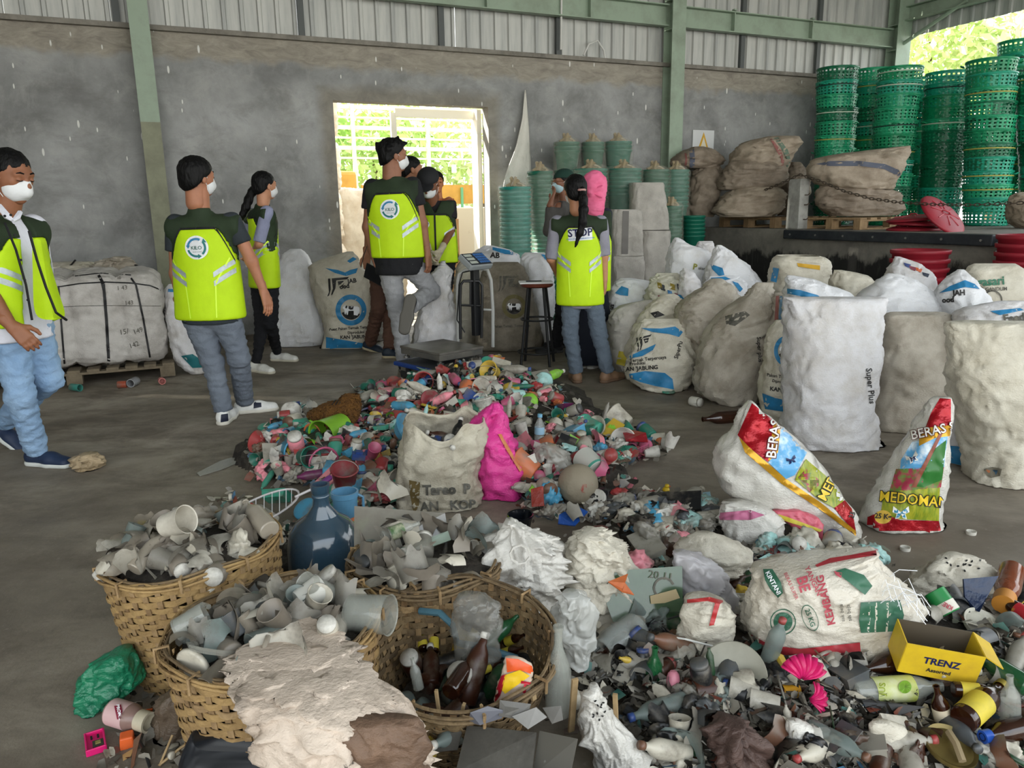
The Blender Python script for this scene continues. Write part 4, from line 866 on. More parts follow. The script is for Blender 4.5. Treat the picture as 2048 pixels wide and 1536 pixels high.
PX('R14', [(1594, 526), (1640, 531), (1640, 540), (1596, 533)], YEL); PX('R14', [(1546, 535), (1558, 537), (1553, 565), (1541, 562)], BLU)
sack('R18', 'white sack with colourful scraps at its mouth, behind the central white one', [(513, 1790, 1799), (528, 1782, 1838), (552, 1770, 1870), (600, 1772, 1880), (700, 1775, 1880)], 6.0, .4, 'white', seed=14)
for (x, y, c_) in ((1815, 527, '#3d4a7a'), (1838, 536, '#b8572f'), (1852, 546, '#29303f'), (1826, 533, '#7a3d4a')): PX('R18', [(x-8, y-2), (x+7, y+2), (x+4, y+9), (x-5, y+5)], pmat('scrap_'+c_[1:], c_, .6), 'scrap')
sack('R20', 'cream sack with green flour-mill lettering at the far right edge', [(527, 1948, 2030), (540, 1932, 2044), (580, 1934, 2056), (640, 1935, 2060), (740, 1935, 2060)], 5.6, .42, 'cream', seed=15)
T('R20', 'gasari', 1982, 563, 24, 4, GRN, .03); T('R20', 'TEPUNG GANDUM', 1972, 579, 10, 2, INK2); dpx(ALLS['R20'], ringpoly(.85, 1, 0, 360, 30), INK2, 1985, 600, 20, name='emblem_ring')
sack('R16', 'cream-white sack with rolled top, behind the large plain front one', [(540, 1668, 1684), (552, 1663, 1738), (578, 1660, 1758), (640, 1662, 1760), (720, 1665, 1760)], 5.9, .4, 'cream', seed=16)
sack('R19', 'white sack with a blue wave and black feed lettering near the right edge', [(539, 1916, 1928), (560, 1896, 1946), (590, 1877, 1968), (615, 1876, 1978), (680, 1880, 1975), (780, 1885, 1970)], 5.15, .42, 'white2', seed=17)
PX('R19', [(1878, 586), (1900, 572), (1930, 560), (1950, 568), (1960, 578), (1930, 574), (1900, 582)], BLU); T('R19', 'JAH', 1918, 586, 15, 4, bold=.05); T('R19', 'ood', 1896, 600, 15, 4, bold=.05)
sack('R7', 'white sack with a blue diamond panel at the pile left end', [(556, 1240, 1262), (565, 1230, 1308), (590, 1218, 1315), (640, 1212, 1302), (720, 1216, 1290)], 7.0, .42, 'white2', seed=18)
PX('R7', [(1243, 572), (1257, 577), (1256, 592), (1240, 590), (1230, 586)], BLU); T('R7', 'plus', 1222, 618, 13, 75)
sack('R8', 'translucent cream bag stuffed with coloured wrappers', [(546, 1312, 1355), (560, 1300, 1374), (585, 1292, 1382), (640, 1298, 1375), (700, 1300, 1370)], 6.7, .4, 'clear', seed=19, amp=.02)
for k in range(9): x, y = 1316+k*6+RNG.uniform(-3, 3), 585+RNG.uniform(-14, 14); PX('R8', [(x-5, y-8), (x+4, y-5), (x+6, y+7), (x-3, y+4)], pmat('wr%d' % (k % 5), ['#7a6a20', '#703a40', '#2d3238', '#b8b4a0', '#3d6f9a'][k % 5], .5), 'wrapper')
sack('R13', 'white sack with twin blue stripes in the middle of the pile', [(552, 1420, 1478), (566, 1408, 1496), (600, 1400, 1502), (680, 1400, 1500)], 6.5, .4, 'white2', seed=20)
PX('R13', [(1414, 556), (1450, 553), (1462, 558), (1440, 562), (1414, 564)], BLU); PX('R13', [(1464, 562), (1476, 566), (1486, 578), (1480, 584)], BLU)
sack('R13b', 'small grey-white sack between the translucent bag and the brown sack', [(536, 1366, 1372), (550, 1362, 1390), (575, 1355, 1408), (610, 1352, 1410), (680, 1355, 1410)], 6.6, .35, 'white', seed=21)
PX('R13b', [(1350, 588), (1362, 590), (1372, 602), (1360, 598)], BLU)
sack('R9', 'cream sack folded over behind the small logo sack', [(588, 1328, 1350), (600, 1312, 1364), (630, 1280, 1374), (670, 1258, 1376), (740, 1250, 1360)], 6.3, .4, 'cream', seed=22, amp=.018)
PX('R9', [(1300, 626), (1316, 622), (1330, 630), (1310, 636)], INK)
sack('R6', 'slumped pale grey sack with a yellow label at the pile left end', [(600, 1292, 1322), (614, 1235, 1318), (640, 1216, 1300), (690, 1217, 1268), (735, 1228, 1262), (748, 1232, 1258)], 6.55, .42, 'parcel', seed=23, amp=.016)
PX('R6', [(1238, 702), (1262, 706), (1256, 734), (1232, 728)], pmat('label_yellow', '#a99b2c', .6))
sack('R10', 'grimy peaked sack in the middle, slumped over its neighbours', [(557, 1425, 1444), (572, 1406, 1466), (598, 1370, 1479), (624, 1352, 1474), (665, 1366, 1440), (710, 1388, 1432), (770, 1390, 1430)], 5.95, .42, 'dirty', seed=24, amp=.02)
sack('R22b', 'sack with faded red and blue stripes squeezed behind the logo sack', [(585, 1548, 1572), (600, 1544, 1578), (650, 1542, 1580), (760, 1545, 1580)], 5.4, .35, 'dirty', seed=25)
PX('R22b', [(1552, 592), (1558, 592), (1556, 640), (1549, 640)], pmat('stripe_red', '#8c5a54', .7)); PX('R22b', [(1560, 592), (1565, 592), (1563, 640), (1557, 640)], pmat('stripe_blue', '#557488', .7)); T('R22b', 'MY', 1552, 654, 13, 0)
sack('R5', 'small white sack with blue waves and SiperPu print, foremost left in the pile', [(637, 1288, 1372), (652, 1275, 1379), (690, 1264, 1391), (722, 1256, 1392), (755, 1257, 1383), (777, 1285, 1368), (786, 1325, 1366)], 5.95, .42, 'cream', seed=26, amp=.015)
PX('R5', [(1282, 656), (1322, 657), (1350, 653), (1366, 664), (1358, 674), (1338, 668), (1305, 664)], BLU); PX('R5', [(1259, 712), (1285, 700), (1312, 688), (1306, 700), (1285, 712), (1260, 717)], BLU)
PX('R5', [(1258, 748), (1290, 742), (1330, 746), (1345, 758), (1348, 779), (1310, 772), (1280, 764), (1260, 756)], BLU)
plogo('R5', 1287, 686, 26, rot=12); T('R5', 'Ternak Terpercaya', 1296, 718, 9.5, 6); T('R5', 'Produksi', 1275, 727, 9, 5); T('R5', "KAN 'JABUNG", 1280, 737, 11.5, 4, bold=.03); T('R5', 'SiperPu', 1357, 700, 12, 74, bold=.02)
sack('R4', 'tall grimy cream sack with its folded top leaning right', [(565, 1512, 1547), (588, 1490, 1547), (625, 1447, 1546), (660, 1418, 1543), (700, 1400, 1538), (767, 1391, 1526), (800, 1420, 1512), (820, 1462, 1492)], 5.5, .44, 'dirty', seed=27, amp=.018)
T('R4', 'Super plus', 1519, 699, 12, -86, bold=.02); PX('R4', [(1450, 632), (1490, 622), (1500, 630), (1470, 652), (1452, 648)], INK2, off=.003)
sack('R15', 'white sack with blue wave rising behind the large plain front one', [(551, 1574, 1588), (562, 1573, 1640), (582, 1572, 1700), (640, 1570, 1712), (760, 1575, 1710)], 5.0, .4, 'white2', seed=28)
PX('R15', [(1574, 577), (1600, 580), (1635, 590), (1655, 604), (1630, 604), (1600, 592), (1574, 587)], BLU)
sack('R17', 'bright white peaked sack towering in the middle right', [(547, 1775, 1796), (562, 1752, 1832), (588, 1724, 1868), (612, 1716, 1888), (660, 1718, 1884), (760, 1725, 1870)], 5.3, .42, 'white2', seed=29)
sack('R21', 'flat white sack with grey lettering lying behind the right-edge sack', [(602, 1996, 2060), (618, 1928, 2075), (638, 1912, 2085), (700, 1915, 2085), (800, 1920, 2085)], 4.6, .4, 'white', seed=30)
T('R21', 'Feed', 2028, 636, 22, 6, INK2, .04); PX('R21', [(1980, 622), (2040, 616), (2048, 620), (2000, 630)], BLU)
sack('R22', 'white cow-ring sack mostly hidden by the large plain front one', [(640, 1552, 1580), (668, 1536, 1590), (720, 1530, 1600), (775, 1522, 1600), (822, 1530, 1592)], 4.95, .4, 'cream', seed=31)
cowlogo('R22', 1572, 702, 30, sx=.8); PX('R22', [(1524, 786), (1550, 796), (1570, 800), (1570, 824), (1530, 818)], BLU); T('R22', 'Pakan Ternak', 1558, 753, 9, -8); T('R22', 'Diproduksi', 1562, 764, 8, -8); T('R22', 'KAN', 1552, 779, 12, -8, bold=.03)
sack('R3', 'stained grey sack between the two big front sacks', [(624, 1780, 1888), (638, 1768, 1904), (700, 1752, 1900), (780, 1745, 1900), (850, 1744, 1896), (880, 1760, 1872)], 4.75, .42, 'dirty', seed=32, amp=.014)
sack('R23', 'low white sack with a blue band, seen between the front sacks', [(812, 1892, 1926), (840, 1884, 1936), (900, 1880, 1945), (950, 1884, 1942)], 4.1, .35, 'white', seed=33)
PX('R23', [(1882, 890), (1945, 895), (1945, 935), (1882, 922)], BLU)
sack('R1', 'large plain white sack standing in front, Super Plus on its seam', [(594, 1567, 1770), (606, 1566, 1774), (680, 1570, 1762), (760, 1568, 1748), (822, 1567, 1742), (872, 1567, 1750), (903, 1600, 1757), (915, 1650, 1760)], 4.45, .44, 'white', seed=34, amp=.010, nu=90, nv=80)
T('R1', 'Super Plus', 1741, 772, 17, -84, bold=.02)
sack('R2', 'tall cream-white sack at the right edge with a torn patch near its base', [(643, 1905, 2084), (655, 1893, 2090), (740, 1900, 2095), (830, 1922, 2105), (900, 1938, 2110), (965, 1936, 2108), (989, 1940, 2100)], 3.78, .42, 'cream', seed=35, amp=.012, nu=90, nv=80)
for P_, c_ in (([(1968, 938), (1985, 934), (2004, 938), (2000, 952), (1982, 956), (1972, 950)], '#6f6a5c'), ([(1972, 940), (1984, 938), (1980, 950)], '#a9643a'), ([(1984, 940), (1996, 940), (1992, 950)], '#3a5a72')): PX('R2', P_, pmat('torn_'+c_[1:], c_, .7), 'torn_patch', 5)
# --- rice bags and open sacks on the heap side
RED = pmat('foil_red', '#a3121f', .25, dirt='#7d0d18', dsc=7, damt=.4, metal=.35, bump=.6, bsc=18); GLD = pmat('foil_gold', '#c9962a', .3, metal=.4)
SKY = pmat('foil_sky', '#5aa0cf', .3, dirt='#d7e3ea', dsc=9, damt=.45, dcon=.08); GRS = pmat('foil_grass', '#5f7d1f', .35, dirt='#a9a52c', dsc=26, damt=.5, stretch=(3, 1, .6)); LEAF = pmat('foil_leaf', '#2b6b2c', .35); WHF = pmat('foil_white', '#e3e2dc', .3)
ricefilm = sackmat('rice_bag_film', '#c9c6be', '#a9a59a', .35, .22, big=.9, gloss=.8)
sack('B2', 'upright foil rice bag with butterfly print and red base', [(795, 1868, 1902, .2), (812, 1856, 1903, .4), (870, 1826, 1892), (930, 1790, 1888), (985, 1756, 1878), (1030, 1725, 1876), (1060, 1724, 1882), (1072, 1732, 1876)], 3.22, .26, ricefilm, seed=36, name='rice_bag', cat='rice bag', amp=.008, lump=.006)
def art(k, pts, m, nm='foil_print', off=.005, step=6): return PX(k, pts, m, nm, step, off+.002)
art('B2', [(1880, 796), (1902, 798), (1902, 850), (1850, 856), (1862, 826)], RED); art('B2', [(1838, 880), (1850, 856), (1902, 850), (1900, 872), (1870, 876), (1838, 892)], GLD, off=.0055); art('B2', [(1824, 884), (1896, 868), (1888, 935), (1800, 940), (1802, 920)], SKY, off=.0045)
art('B2', [(1792, 938), (1888, 934), (1882, 975), (1778, 985)], pmat('foil_flower', '#9d3048', .35, dirt='#5d7a34', dsc=30, damt=.5, dcon=.06)); art('B2', [(1866, 900), (1893, 880), (1884, 960), (1846, 975), (1826, 972), (1850, 940)], LEAF, off=.006)
art('B2', [(1768, 984), (1880, 974), (1878, 1042), (1760, 1036)], GRS); art('B2', [(1735, 1034), (1760, 1024), (1800, 1040), (1878, 1042), (1882, 1060), (1874, 1072), (1732, 1071)], RED, off=.006); art('B2', [(1878, 868), (1885, 868), (1832, 975), (1822, 975)], pmat('foil_trunk', '#8d4a35', .4), off=.008)
T('B2', 'BERAS S', 1866, 862, 26, 12, pmat('outline_dark', '#5a0d14', .4), .055, off=.009); T('B2', 'BERAS S', 1866, 862, 26, 12, WHF, .012, off=.012)
T('B2', 'MEDOMAN', 1828, 1000, 29, -6, INK, .07, off=.009, sx=.95); T('B2', 'MEDOMAN', 1828, 1000, 29, -6, pmat('foil_yellow', '#e0bf2f', .35), .012, off=.012, sx=.95)
def butterfly(k, cx, cy, s, m, rot=0): dpx(ALLS[k], xf(merge2([poly([(0, .1), (-.9, .8), (-1, .1), (-.5, -.1), (-.7, -.7), (-.2, -.6), (0, -.1)]), poly([(0, -.1), (.2, -.6), (.7, -.7), (.5, -.1), (1, .1), (.9, .8), (0, .1)])]), 0, 0, 1, rot), m, cx, cy, s, 0, 6, 'butterfly_print', off=.011)
butterfly('B2', 1802, 1026, 17, WHF); butterfly('B2', 1802, 1026, 14, pmat('bf_blue', '#2f7fa0', .4)); butterfly('B2', 1825, 916, 13, WHF, 25); butterfly('B2', 1825, 916, 9, pmat('bf_dark', '#1b2a55', .4), 25)
dpx(ALLS['B2'], ringpoly(0, 1, 0, 360, 24, 1.0, .8), pmat('gold_seal', '#d8b24c', .4), 1766, 1034, 17, name='seal', off=.010); T('B2', '25 Kg', 1766, 1033, 14, -5, INK, .03, off=.013)
sack('B1', 'foil rice bag tipped left against the heap, red corner up', [(803, 1498, 1506, .2), (830, 1478, 1536, .5), (868, 1466, 1578), (900, 1436, 1612), (950, 1432, 1656, 1), (1000, 1472, 1694), (1040, 1556, 1712, .8), (1070, 1640, 1720, .5), (1086, 1690, 1716, .3)], 3.12, .30, ricefilm, seed=37, name='rice_bag', cat='rice bag', amp=.010, lump=.008)
art('B1', [(1504, 806), (1548, 842), (1536, 924), (1500, 896), (1475, 870)], RED); art('B1', [(1548, 842), (1562, 850), (1556, 905), (1536, 924)], GLD); art('B1', [(1562, 850), (1600, 892), (1614, 905), (1590, 950), (1572, 958), (1536, 924), (1556, 905)], SKY)
art('B1', [(1596, 945), (1612, 918), (1650, 950), (1680, 980), (1690, 1000), (1668, 1016), (1640, 1000), (1590, 960)], GRS); art('B1', [(1690, 1000), (1704, 1018), (1713, 1068), (1690, 1042), (1668, 1016)], RED); art('B1', [(1595, 955), (1612, 938), (1645, 965), (1620, 985)], pmat('foil_flower', '#9d3048'))
art('B1', [(1478, 874), (1500, 896), (1572, 958), (1640, 1004), (1712, 1062), (1712, 1072), (1636, 1016), (1564, 968), (1490, 905)], GLD, 'gold_edge', .007)
T('B1', 'BERAS', 1548, 878, 28, 82, pmat('outline_dark', '#5a0d14'), .06, off=.009); T('B1', 'BERAS', 1548, 878, 28, 82, WHF, .012, off=.012); T('B1', 'MEDO', 1662, 966, 27, 62, INK, .07, off=.009); T('B1', 'MEDO', 1662, 966, 27, 62, pmat('foil_yellow', '#e0bf2f'), .012, off=.012); butterfly('B1', 1583, 920, 10, pmat('bf_dark', '#1b2a55'), 20); butterfly('B1', 1686, 992, 13, WHF, 10)
T('B1', '25', 1705, 1030, 14, 70, INK, .03, off=.009)
sack('O1', 'open white woven sack full of dark bottles, grimy lettering round it', [(838, 812, 968, .8), (862, 803, 972, .9), (905, 797, 970), (950, 793, 966), (990, 792, 966), (1022, 795, 962), (1035, 805, 955)], 3.62, .40, sackmat('sack_smudged', '#c2bba9', '#7d735f', .44, dsc=4, big=.8), seed=38, open_=.45, amp=.014, lump=.012, nu=90, nv=70)
o = ALLS['O1']; me = o.data          # pull the mouth down at the front and up at two grips
for v in me.vertices:
    w = world(o) @ v.co; x, y_, z = w; tz = max(0, min(1, (z-.30)/.28))
    px = 1024+FPX*((np.array(w)-CC)@CR)/((np.array(w)-CC)@CF); fr = 1 if w[1] < 3.62 else 0
    g1 = math.exp(-((px-825)/20)**2); g2 = math.exp(-((px-932)/17)**2); mid = math.exp(-((px-884)/42)**2)
    v.co.z += tz*(.045*g1+.085*g2-(.17*mid if fr else .05*mid)); v.co.x += tz*(-.012*g2)
me.update()
T('O1', 'Tareo  P', 893, 980, 27, 2, INK2, .05); T('O1', 'AN   KOP', 896, 1012, 26, 3, INK2, .03); PX('O1', [(818, 960), (840, 965), (838, 1010), (828, 1030), (820, 990)], pmat('rust_stain', '#6b5a34', .8), 'stain', 8, .0035)
sack('O2', 'bright pink woven sack standing behind the open white one', [(805, 985, 998, .15), (822, 966, 1010, .3), (850, 942, 1020, .6), (880, 948, 1030, .9), (915, 950, 1042), (960, 948, 1052), (1000, 952, 1057), (1018, 965, 1055)], 3.72, .36, 'pink', seed=39, amp=.018)
PX('O2', [(996, 868), (1003, 868), (1044, 940), (1040, 944), (1010, 895)], pmat('orange_stripe', '#c4794a', .5), 'stripe')
# --- parcels in wrapped white cloth
for i, (r_, Y_, lb) in enumerate([([(366, 1262, 1318), (372, 1260, 1324), (420, 1262, 1332), (458, 1268, 1334), (462, 1272, 1332)], 9.7, 'tall cloth-wrapped parcel on top of the parcel stack, right'), ([(419, 1222, 1272), (424, 1219, 1280), (470, 1222, 1282), (508, 1222, 1283), (512, 1226, 1280)], 9.3, 'cloth-wrapped parcel with a grey band, upper left of the stack'),
        ([(461, 1278, 1330), (466, 1276, 1336), (520, 1280, 1336), (580, 1280, 1334), (660, 1282, 1334)], 9.7, 'tall grey parcel standing at the lower right of the stack'), ([(510, 1224, 1280), (516, 1220, 1284), (560, 1222, 1286), (620, 1222, 1284), (672, 1224, 1282)], 9.3, 'slumped cloth parcel at the lower left of the stack')]):
    Kk = [(*a, .9 if j in (0, len(r_)-1) else 1) for j, a in enumerate(r_)]
    zb = [AY(1290, 460, 9.7)[2], AY(1250, 511, 9.3)[2], 0, 0][i]; sack('P%d' % i, lb, Kk, Y_, .45, 'parcel', zmin=zb, name='wrapped_parcel', cat='parcel', n=6, amp=.008, lump=.01, seed=40+i, nv=34, group=None)
PX('P1', [(1246, 422), (1258, 422), (1256, 508), (1243, 508)], pmat('grey_tape', '#6f6c68', .6), 'tape')
# --- sacks on the platform pallets
PL = PH+.15
def ps(k, lb, rows, Y, z, mat='brown', depth=.6, **kw): return sack(k, lb, rows, Y, depth, mat, zmin=z, seed=hash(k) % 7+50, amp=.02, lump=.02, nv=40, n=2.3, **kw)
ps('Q2', 'upright brown sack at the left end of the platform pile', [(332, 1396, 1440, .6), (350, 1384, 1446, .9), (390, 1374, 1436, 1), (422, 1372, 1426, .9)], 11.15, PL, depth=.5)
ps('Q1', 'small striped brown sack lying on the upright one at the left end', [(294, 1384, 1408, .5), (303, 1364, 1430, .9), (318, 1344, 1448, 1), (332, 1342, 1440, .9), (342, 1372, 1418, .6)], 11.15, AY(1400, 338, 11.15)[2], depth=.5)
PX('Q1', [(1378, 297), (1388, 296), (1390, 318), (1388, 340), (1378, 338), (1380, 318)], pmat('stripe_slate', '#555a68', .8), 'stripe'); PX('Q1', [(1368, 302), (1372, 300), (1375, 320), (1372, 338), (1368, 336), (1371, 318)], pmat('stripe_red', '#8c5a54'), 'stripe')
ps('Q6', 'brown sack mostly hidden behind the concrete post', [(325, 1574, 1598, .5), (345, 1566, 1612, .9), (380, 1558, 1612), (422, 1560, 1600, .8)], 11.4, PL)
ps('Q5', 'pale brown sack at the bottom of the left pallet', [(374, 1470, 1556, .5), (388, 1450, 1567, .9), (405, 1434, 1569), (420, 1424, 1562, .9), (427, 1440, 1545, .8)], 10.7, PL, 'tan')
ps('Q4', 'brown sack with a puckered knot, middle of the left pallet pile', [(321, 1462, 1552, .5), (335, 1450, 1568, .9), (352, 1443, 1574), (370, 1437, 1566, .9), (384, 1445, 1530, .6)], 10.8, AY(1500, 380, 10.8)[2])
ps('Q3', 'brown sack with a green and red stripe, topmost on the left pallet', [(273, 1535, 1598, .4), (284, 1490, 1602, .8), (300, 1468, 1592), (320, 1460, 1582), (338, 1460, 1575, .9), (350, 1480, 1566, .6)], 10.9, AY(1520, 345, 10.9)[2], 'tan')
PX('Q3', [(1548, 276), (1556, 274), (1576, 300), (1582, 322), (1580, 340), (1572, 340), (1572, 315), (1562, 295)], pmat('stripe_green', '#5f7262', .8), 'stripe'); PX('Q3', [(1540, 278), (1544, 277), (1563, 302), (1569, 322), (1566, 338), (1562, 338), (1562, 318)], pmat('stripe_red', '#8c5a54'), 'stripe')
ps('Q8', 'brown sack flattened on the right pallet under the striped one', [(371, 1642, 1758, .5), (384, 1633, 1788, .9), (400, 1631, 1800), (415, 1640, 1803, .9), (427, 1662, 1790, .8)], 9.9, PL)
ps('Q7', 'big brown sack with a slate stripe on top of the right pallet', [(292, 1810, 1819, .15), (303, 1712, 1817, .5), (316, 1636, 1813, .9), (336, 1621, 1806), (356, 1620, 1794), (374, 1650, 1786, .9), (388, 1736, 1772, .6)], 9.9, AY(1720, 380, 9.9)[2], 'tan')
PX('Q7', [(1632, 328), (1660, 322), (1720, 322), (1770, 328), (1798, 340), (1802, 350), (1796, 352), (1768, 338), (1720, 332), (1660, 332)], pmat('stripe_slate', '#6b6f80'), 'stripe')
ps('Q9', 'cream cloth bundle on the platform at the right frame edge', [(384, 2040, 2080), (396, 2026, 2090), (430, 2024, 2090), (452, 2040, 2085)], 9.0, PH, 'tan')
# ================= PALLETS, BALE, SCALE, STOOL, BASKETS, TUBS =================
WOOD = pmat('pallet_wood', '#a68a66', .8, dirt='#7d6548', dsc=7, damt=.45, stretch=(1, 6, 1), bump=.3, bsc=40); WOODD = pmat('pallet_wood_grey', '#7f735f', .85, dirt='#5d5344', dsc=8, damt=.45, bump=.3, bsc=40)
def pallet(label, s0, o0, ls, lo, z=0, wood=WOOD, along='o', name='pallet', slats=9, base=True):
    """corner at (s0,o0) nearest the room; boards run along s or o"""
    r = empty(name, label, 'pallet', W(s0+ls/2, o0-lo/2, z), PI/2-AZ)
    def bx(n_, cx, cy, cz, dx, dy, dz, m_): return MB().box((cx, cy, cz), (dx, dy, dz)).obj(n_, m_, r, bevel=.003)
    H = .14; L, Wd = ls, lo
    for k in range(slats):
        if along == 'o': w = L/slats*.68; x = -L/2+w/2+k*(L-w)/(slats-1); bx('slat', x, 0, H-.011, w, Wd, .022, wood)
        else: w = Wd/slats*.68; y = -Wd/2+w/2+k*(Wd-w)/(slats-1); bx('slat', 0, y, H-.011, L, w, .022, wood)
    for i in (-1, 0, 1):
        if along == 'o': bx('stringer_board', 0, i*(Wd/2-.05), H-.032, L, .1, .02, wood)
        else: bx('stringer_board', i*(L/2-.05), 0, H-.032, .1, Wd, .02, wood)
        for j in (-1, 0, 1): bx('block', i*(L/2-.06), j*(Wd/2-.05), .06, .12, .10, .08, wood)
        if base: bx('base_board', 0, i*(Wd/2-.05), .011, L, .1, .02, wood)
    return r
g = G(352, 756); s0, o0 = (g-WA)@WU, (g-WA)@WN
pallet('slatted wooden pallet on the floor under the strapped white bale', s0-1.55, o0, 1.55, 1.05, 0, WOODD, 'o', slats=11, base=False)
# bale: box with bulges pinched at the straps
BL, BD, BH = 1.42, .92, .78; bc = W(s0-.06-BL/2, o0-.06-BD/2, .145)
def roundbox(L, D, H, n=40, r=.10, pinch=(), amp=.012, seed=0, lump=.02):
    bm = bmesh.new(); bmesh.ops.create_cube(bm, size=2); bmesh.ops.subdivide_edges(bm, edges=bm.edges[:], cuts=n, use_grid_fill=True); P = np.array([v.co[:] for v in bm.verts])
    h = np.array([L, D, H])/2; Q = P*h; inner = np.clip(Q, -(h-r), h-r); d = Q-inner; l = np.linalg.norm(d, axis=1)[:, None]+1e-9; Nn = np.where(l > 1e-6, d/l, 0); Q = inner+Nn*r*np.minimum(1, 1)
    pp = np.zeros(len(Q)); 
    for x in pinch: pp += np.exp(-((Q[:, 0]-x)/.035)**2)
    bul = (1-np.minimum(1, np.abs(Q[:, 2]/h[2])**4))*.03
    out = lump*fbm(Q, 4, 2, seed)+amp*(ridge(Q*np.array([1, 1, 1.6]), 9, 3, seed)-.45)*2+bul-.035*np.minimum(1, pp)
    Q = Q+Nn*out[:, None]; 
    for v, q in zip(bm.verts, Q): v.co = q
    me = bpy.data.meshes.new('m'); bm.to_mesh(me); bm.free(); me.polygons.foreach_set('use_smooth', [True]*len(me.polygons)); return me
bale = link('bale', roundbox(BL, BD, BH, 44, .11, (-.33, .02, .40), .010, 3), sackmat('bale_cloth', '#c3bfba', '#6f665a', .34, dsc=3.5), None, loc=bc+A3(0, 0, BH/2+.0), rot=(0, 0, PI/2-AZ)); tag(bale, 'big strapped white bale with marker scribbles on the floor pallet', 'bale'); ALLS['bale'] = bale
STR = pmat('black_strap', '#151517', .5)
def strip(pts, w):
    L_ = []
    for a, b in zip(pts[:-1], pts[1:]):
        a, b = np.array(a, float), np.array(b, float); d = b-a; n_ = np.array([-d[1], d[0]])/np.linalg.norm(d)*w/2; L_.append(poly([tuple(a+n_), tuple(b+n_), tuple(b-n_), tuple(a-n_)]))
    v, f = merge2(L_); return [(x, -y) for x, y in v], f
for pts, w in (([(117, 572), (122, 640), (129, 728)], 4), ([(197, 550), (207, 568), (213, 640), (218, 732)], 6), ([(202, 562), (211, 600), (216, 690), (219, 732)], 3), ([(262, 556), (272, 570), (286, 635), (300, 715)], 4), ([(150, 540), (146, 552)], 3), ([(220, 540), (224, 548)], 3), ([(115, 574), (160, 567), (210, 564), (262, 566), (300, 571), (322, 580)], 2.6), ([(150, 552), (200, 546), (262, 550)], 2.2)):
    dpx(bale, strip(pts, w), STR, 0, 0, 1, step=7, name='strap', off=.006)
dpx(bale, strip([(124, 614), (160, 612), (215, 611), (300, 612), (322, 612)], 1.2), INK2, step=7, name='stitch_line')
for tx, x, y, s_, ro in (('1 43', 244, 576, 12, 6), ('143', 258, 606, 12, 5), ('15/', 248, 664, 15, 10), ('149', 276, 662, 14, 20), ('142', 268, 690, 14, 20), ('10', 238, 556, 8, 4)): T('bale', tx, x, y, s_, ro, INK2, 0.0)
# loose cloth and strap ends on top of the bale
sack('bl2', 'crumpled cream cloth lying on top of the strapped bale', [(513, 232, 248, .3), (522, 200, 256, .6), (534, 186, 262, .9), (546, 176, 268, 1), (552, 180, 266, .9)], 7.35, .4, 'dirty', zmin=.145+BH-.03, name='cloth', cat='cloth', amp=.03, lump=.03, seed=61)
sack('bl3', 'second cream sack folded flat along the back of the bale top', [(524, 110, 180, .4), (534, 96, 196, .8), (548, 90, 200, 1), (552, 92, 198, .9)], 7.5, .5, 'cream', zmin=.145+BH-.03, name='sack', cat='sack', amp=.02, seed=62)
o = MB().box((0, 0, .012), (.13, .07, .024)).obj('carton', pmat('carton_green', '#2f5b35', .6), None, bevel=.003, loc=AY(162, 552, 7.05)+A3(0, 0, -.01), rot=(.1, 0, .2)); tag(o, 'small flattened green carton lying on the bale top', 'carton'); link('label', MB().box((.02, 0, .025), (.06, .05, .002)).mesh('label'), pmat('pale_green', '#9db98d', .6), o)
for i, P_ in enumerate(([(133, 535), (142, 530), (151, 520)], [(188, 532), (205, 527), (226, 518)], [(246, 524), (262, 526), (275, 532), (282, 541)])):
    tag(MB().tube([AY(x, y, 7.35) for x, y in P_], .008, 6).obj('strap_end', STR, None, smooth=True), ['loose black strap end sticking up at the bale left', 'black strap end lying over the bale top cloth', 'black strap end curling off the bale top right'][i], 'strap')
for i, (x, y, r_, h_, c_, lb) in enumerate([(268, 772, .035, .11, '#a9acb2', 'grey plastic pipe end under the bale pallet'), (324, 768, .028, .06, '#e58f8a', 'salmon pink cap under the bale pallet corner'), (152, 782, .03, .10, '#3f8f84', 'small teal bottle under the bale pallet'), (245, 776, .03, .07, '#a04c36', 'rust-coloured cup under the bale pallet')]):
    tag(MB().lathe([(r_*.9, -h_/2), (r_, -h_/2+.005), (r_, h_/2), (r_*.85, h_/2), (r_*.8, -h_/2+.01)], 18, cap0=True).obj('tube_piece', plastic(c_), None, smooth=True, loc=G(x, y)+A3(0, 0, r_), rot=(PI/2, 0, i*.6)), lb, 'plastic scrap')
# stacked pallets by the door
for k in range(3): pallet('bare wooden pallet %s of the stack left of the doorway' % ('lowest', 'middle', 'topmost')[k], 1.3, 1.0, .92, .86-.02*k, .145*k+.34 if False else .145*k, WOOD, 's', slats=8, base=False)
for k in range(3, 5): pallet(['fourth wooden pallet up in the stack left of the doorway', 'top wooden pallet in the stack left of the doorway'][k-3], 1.3, 1.0, .92, .86, .145*k, WOOD, 's', slats=8, base=False)
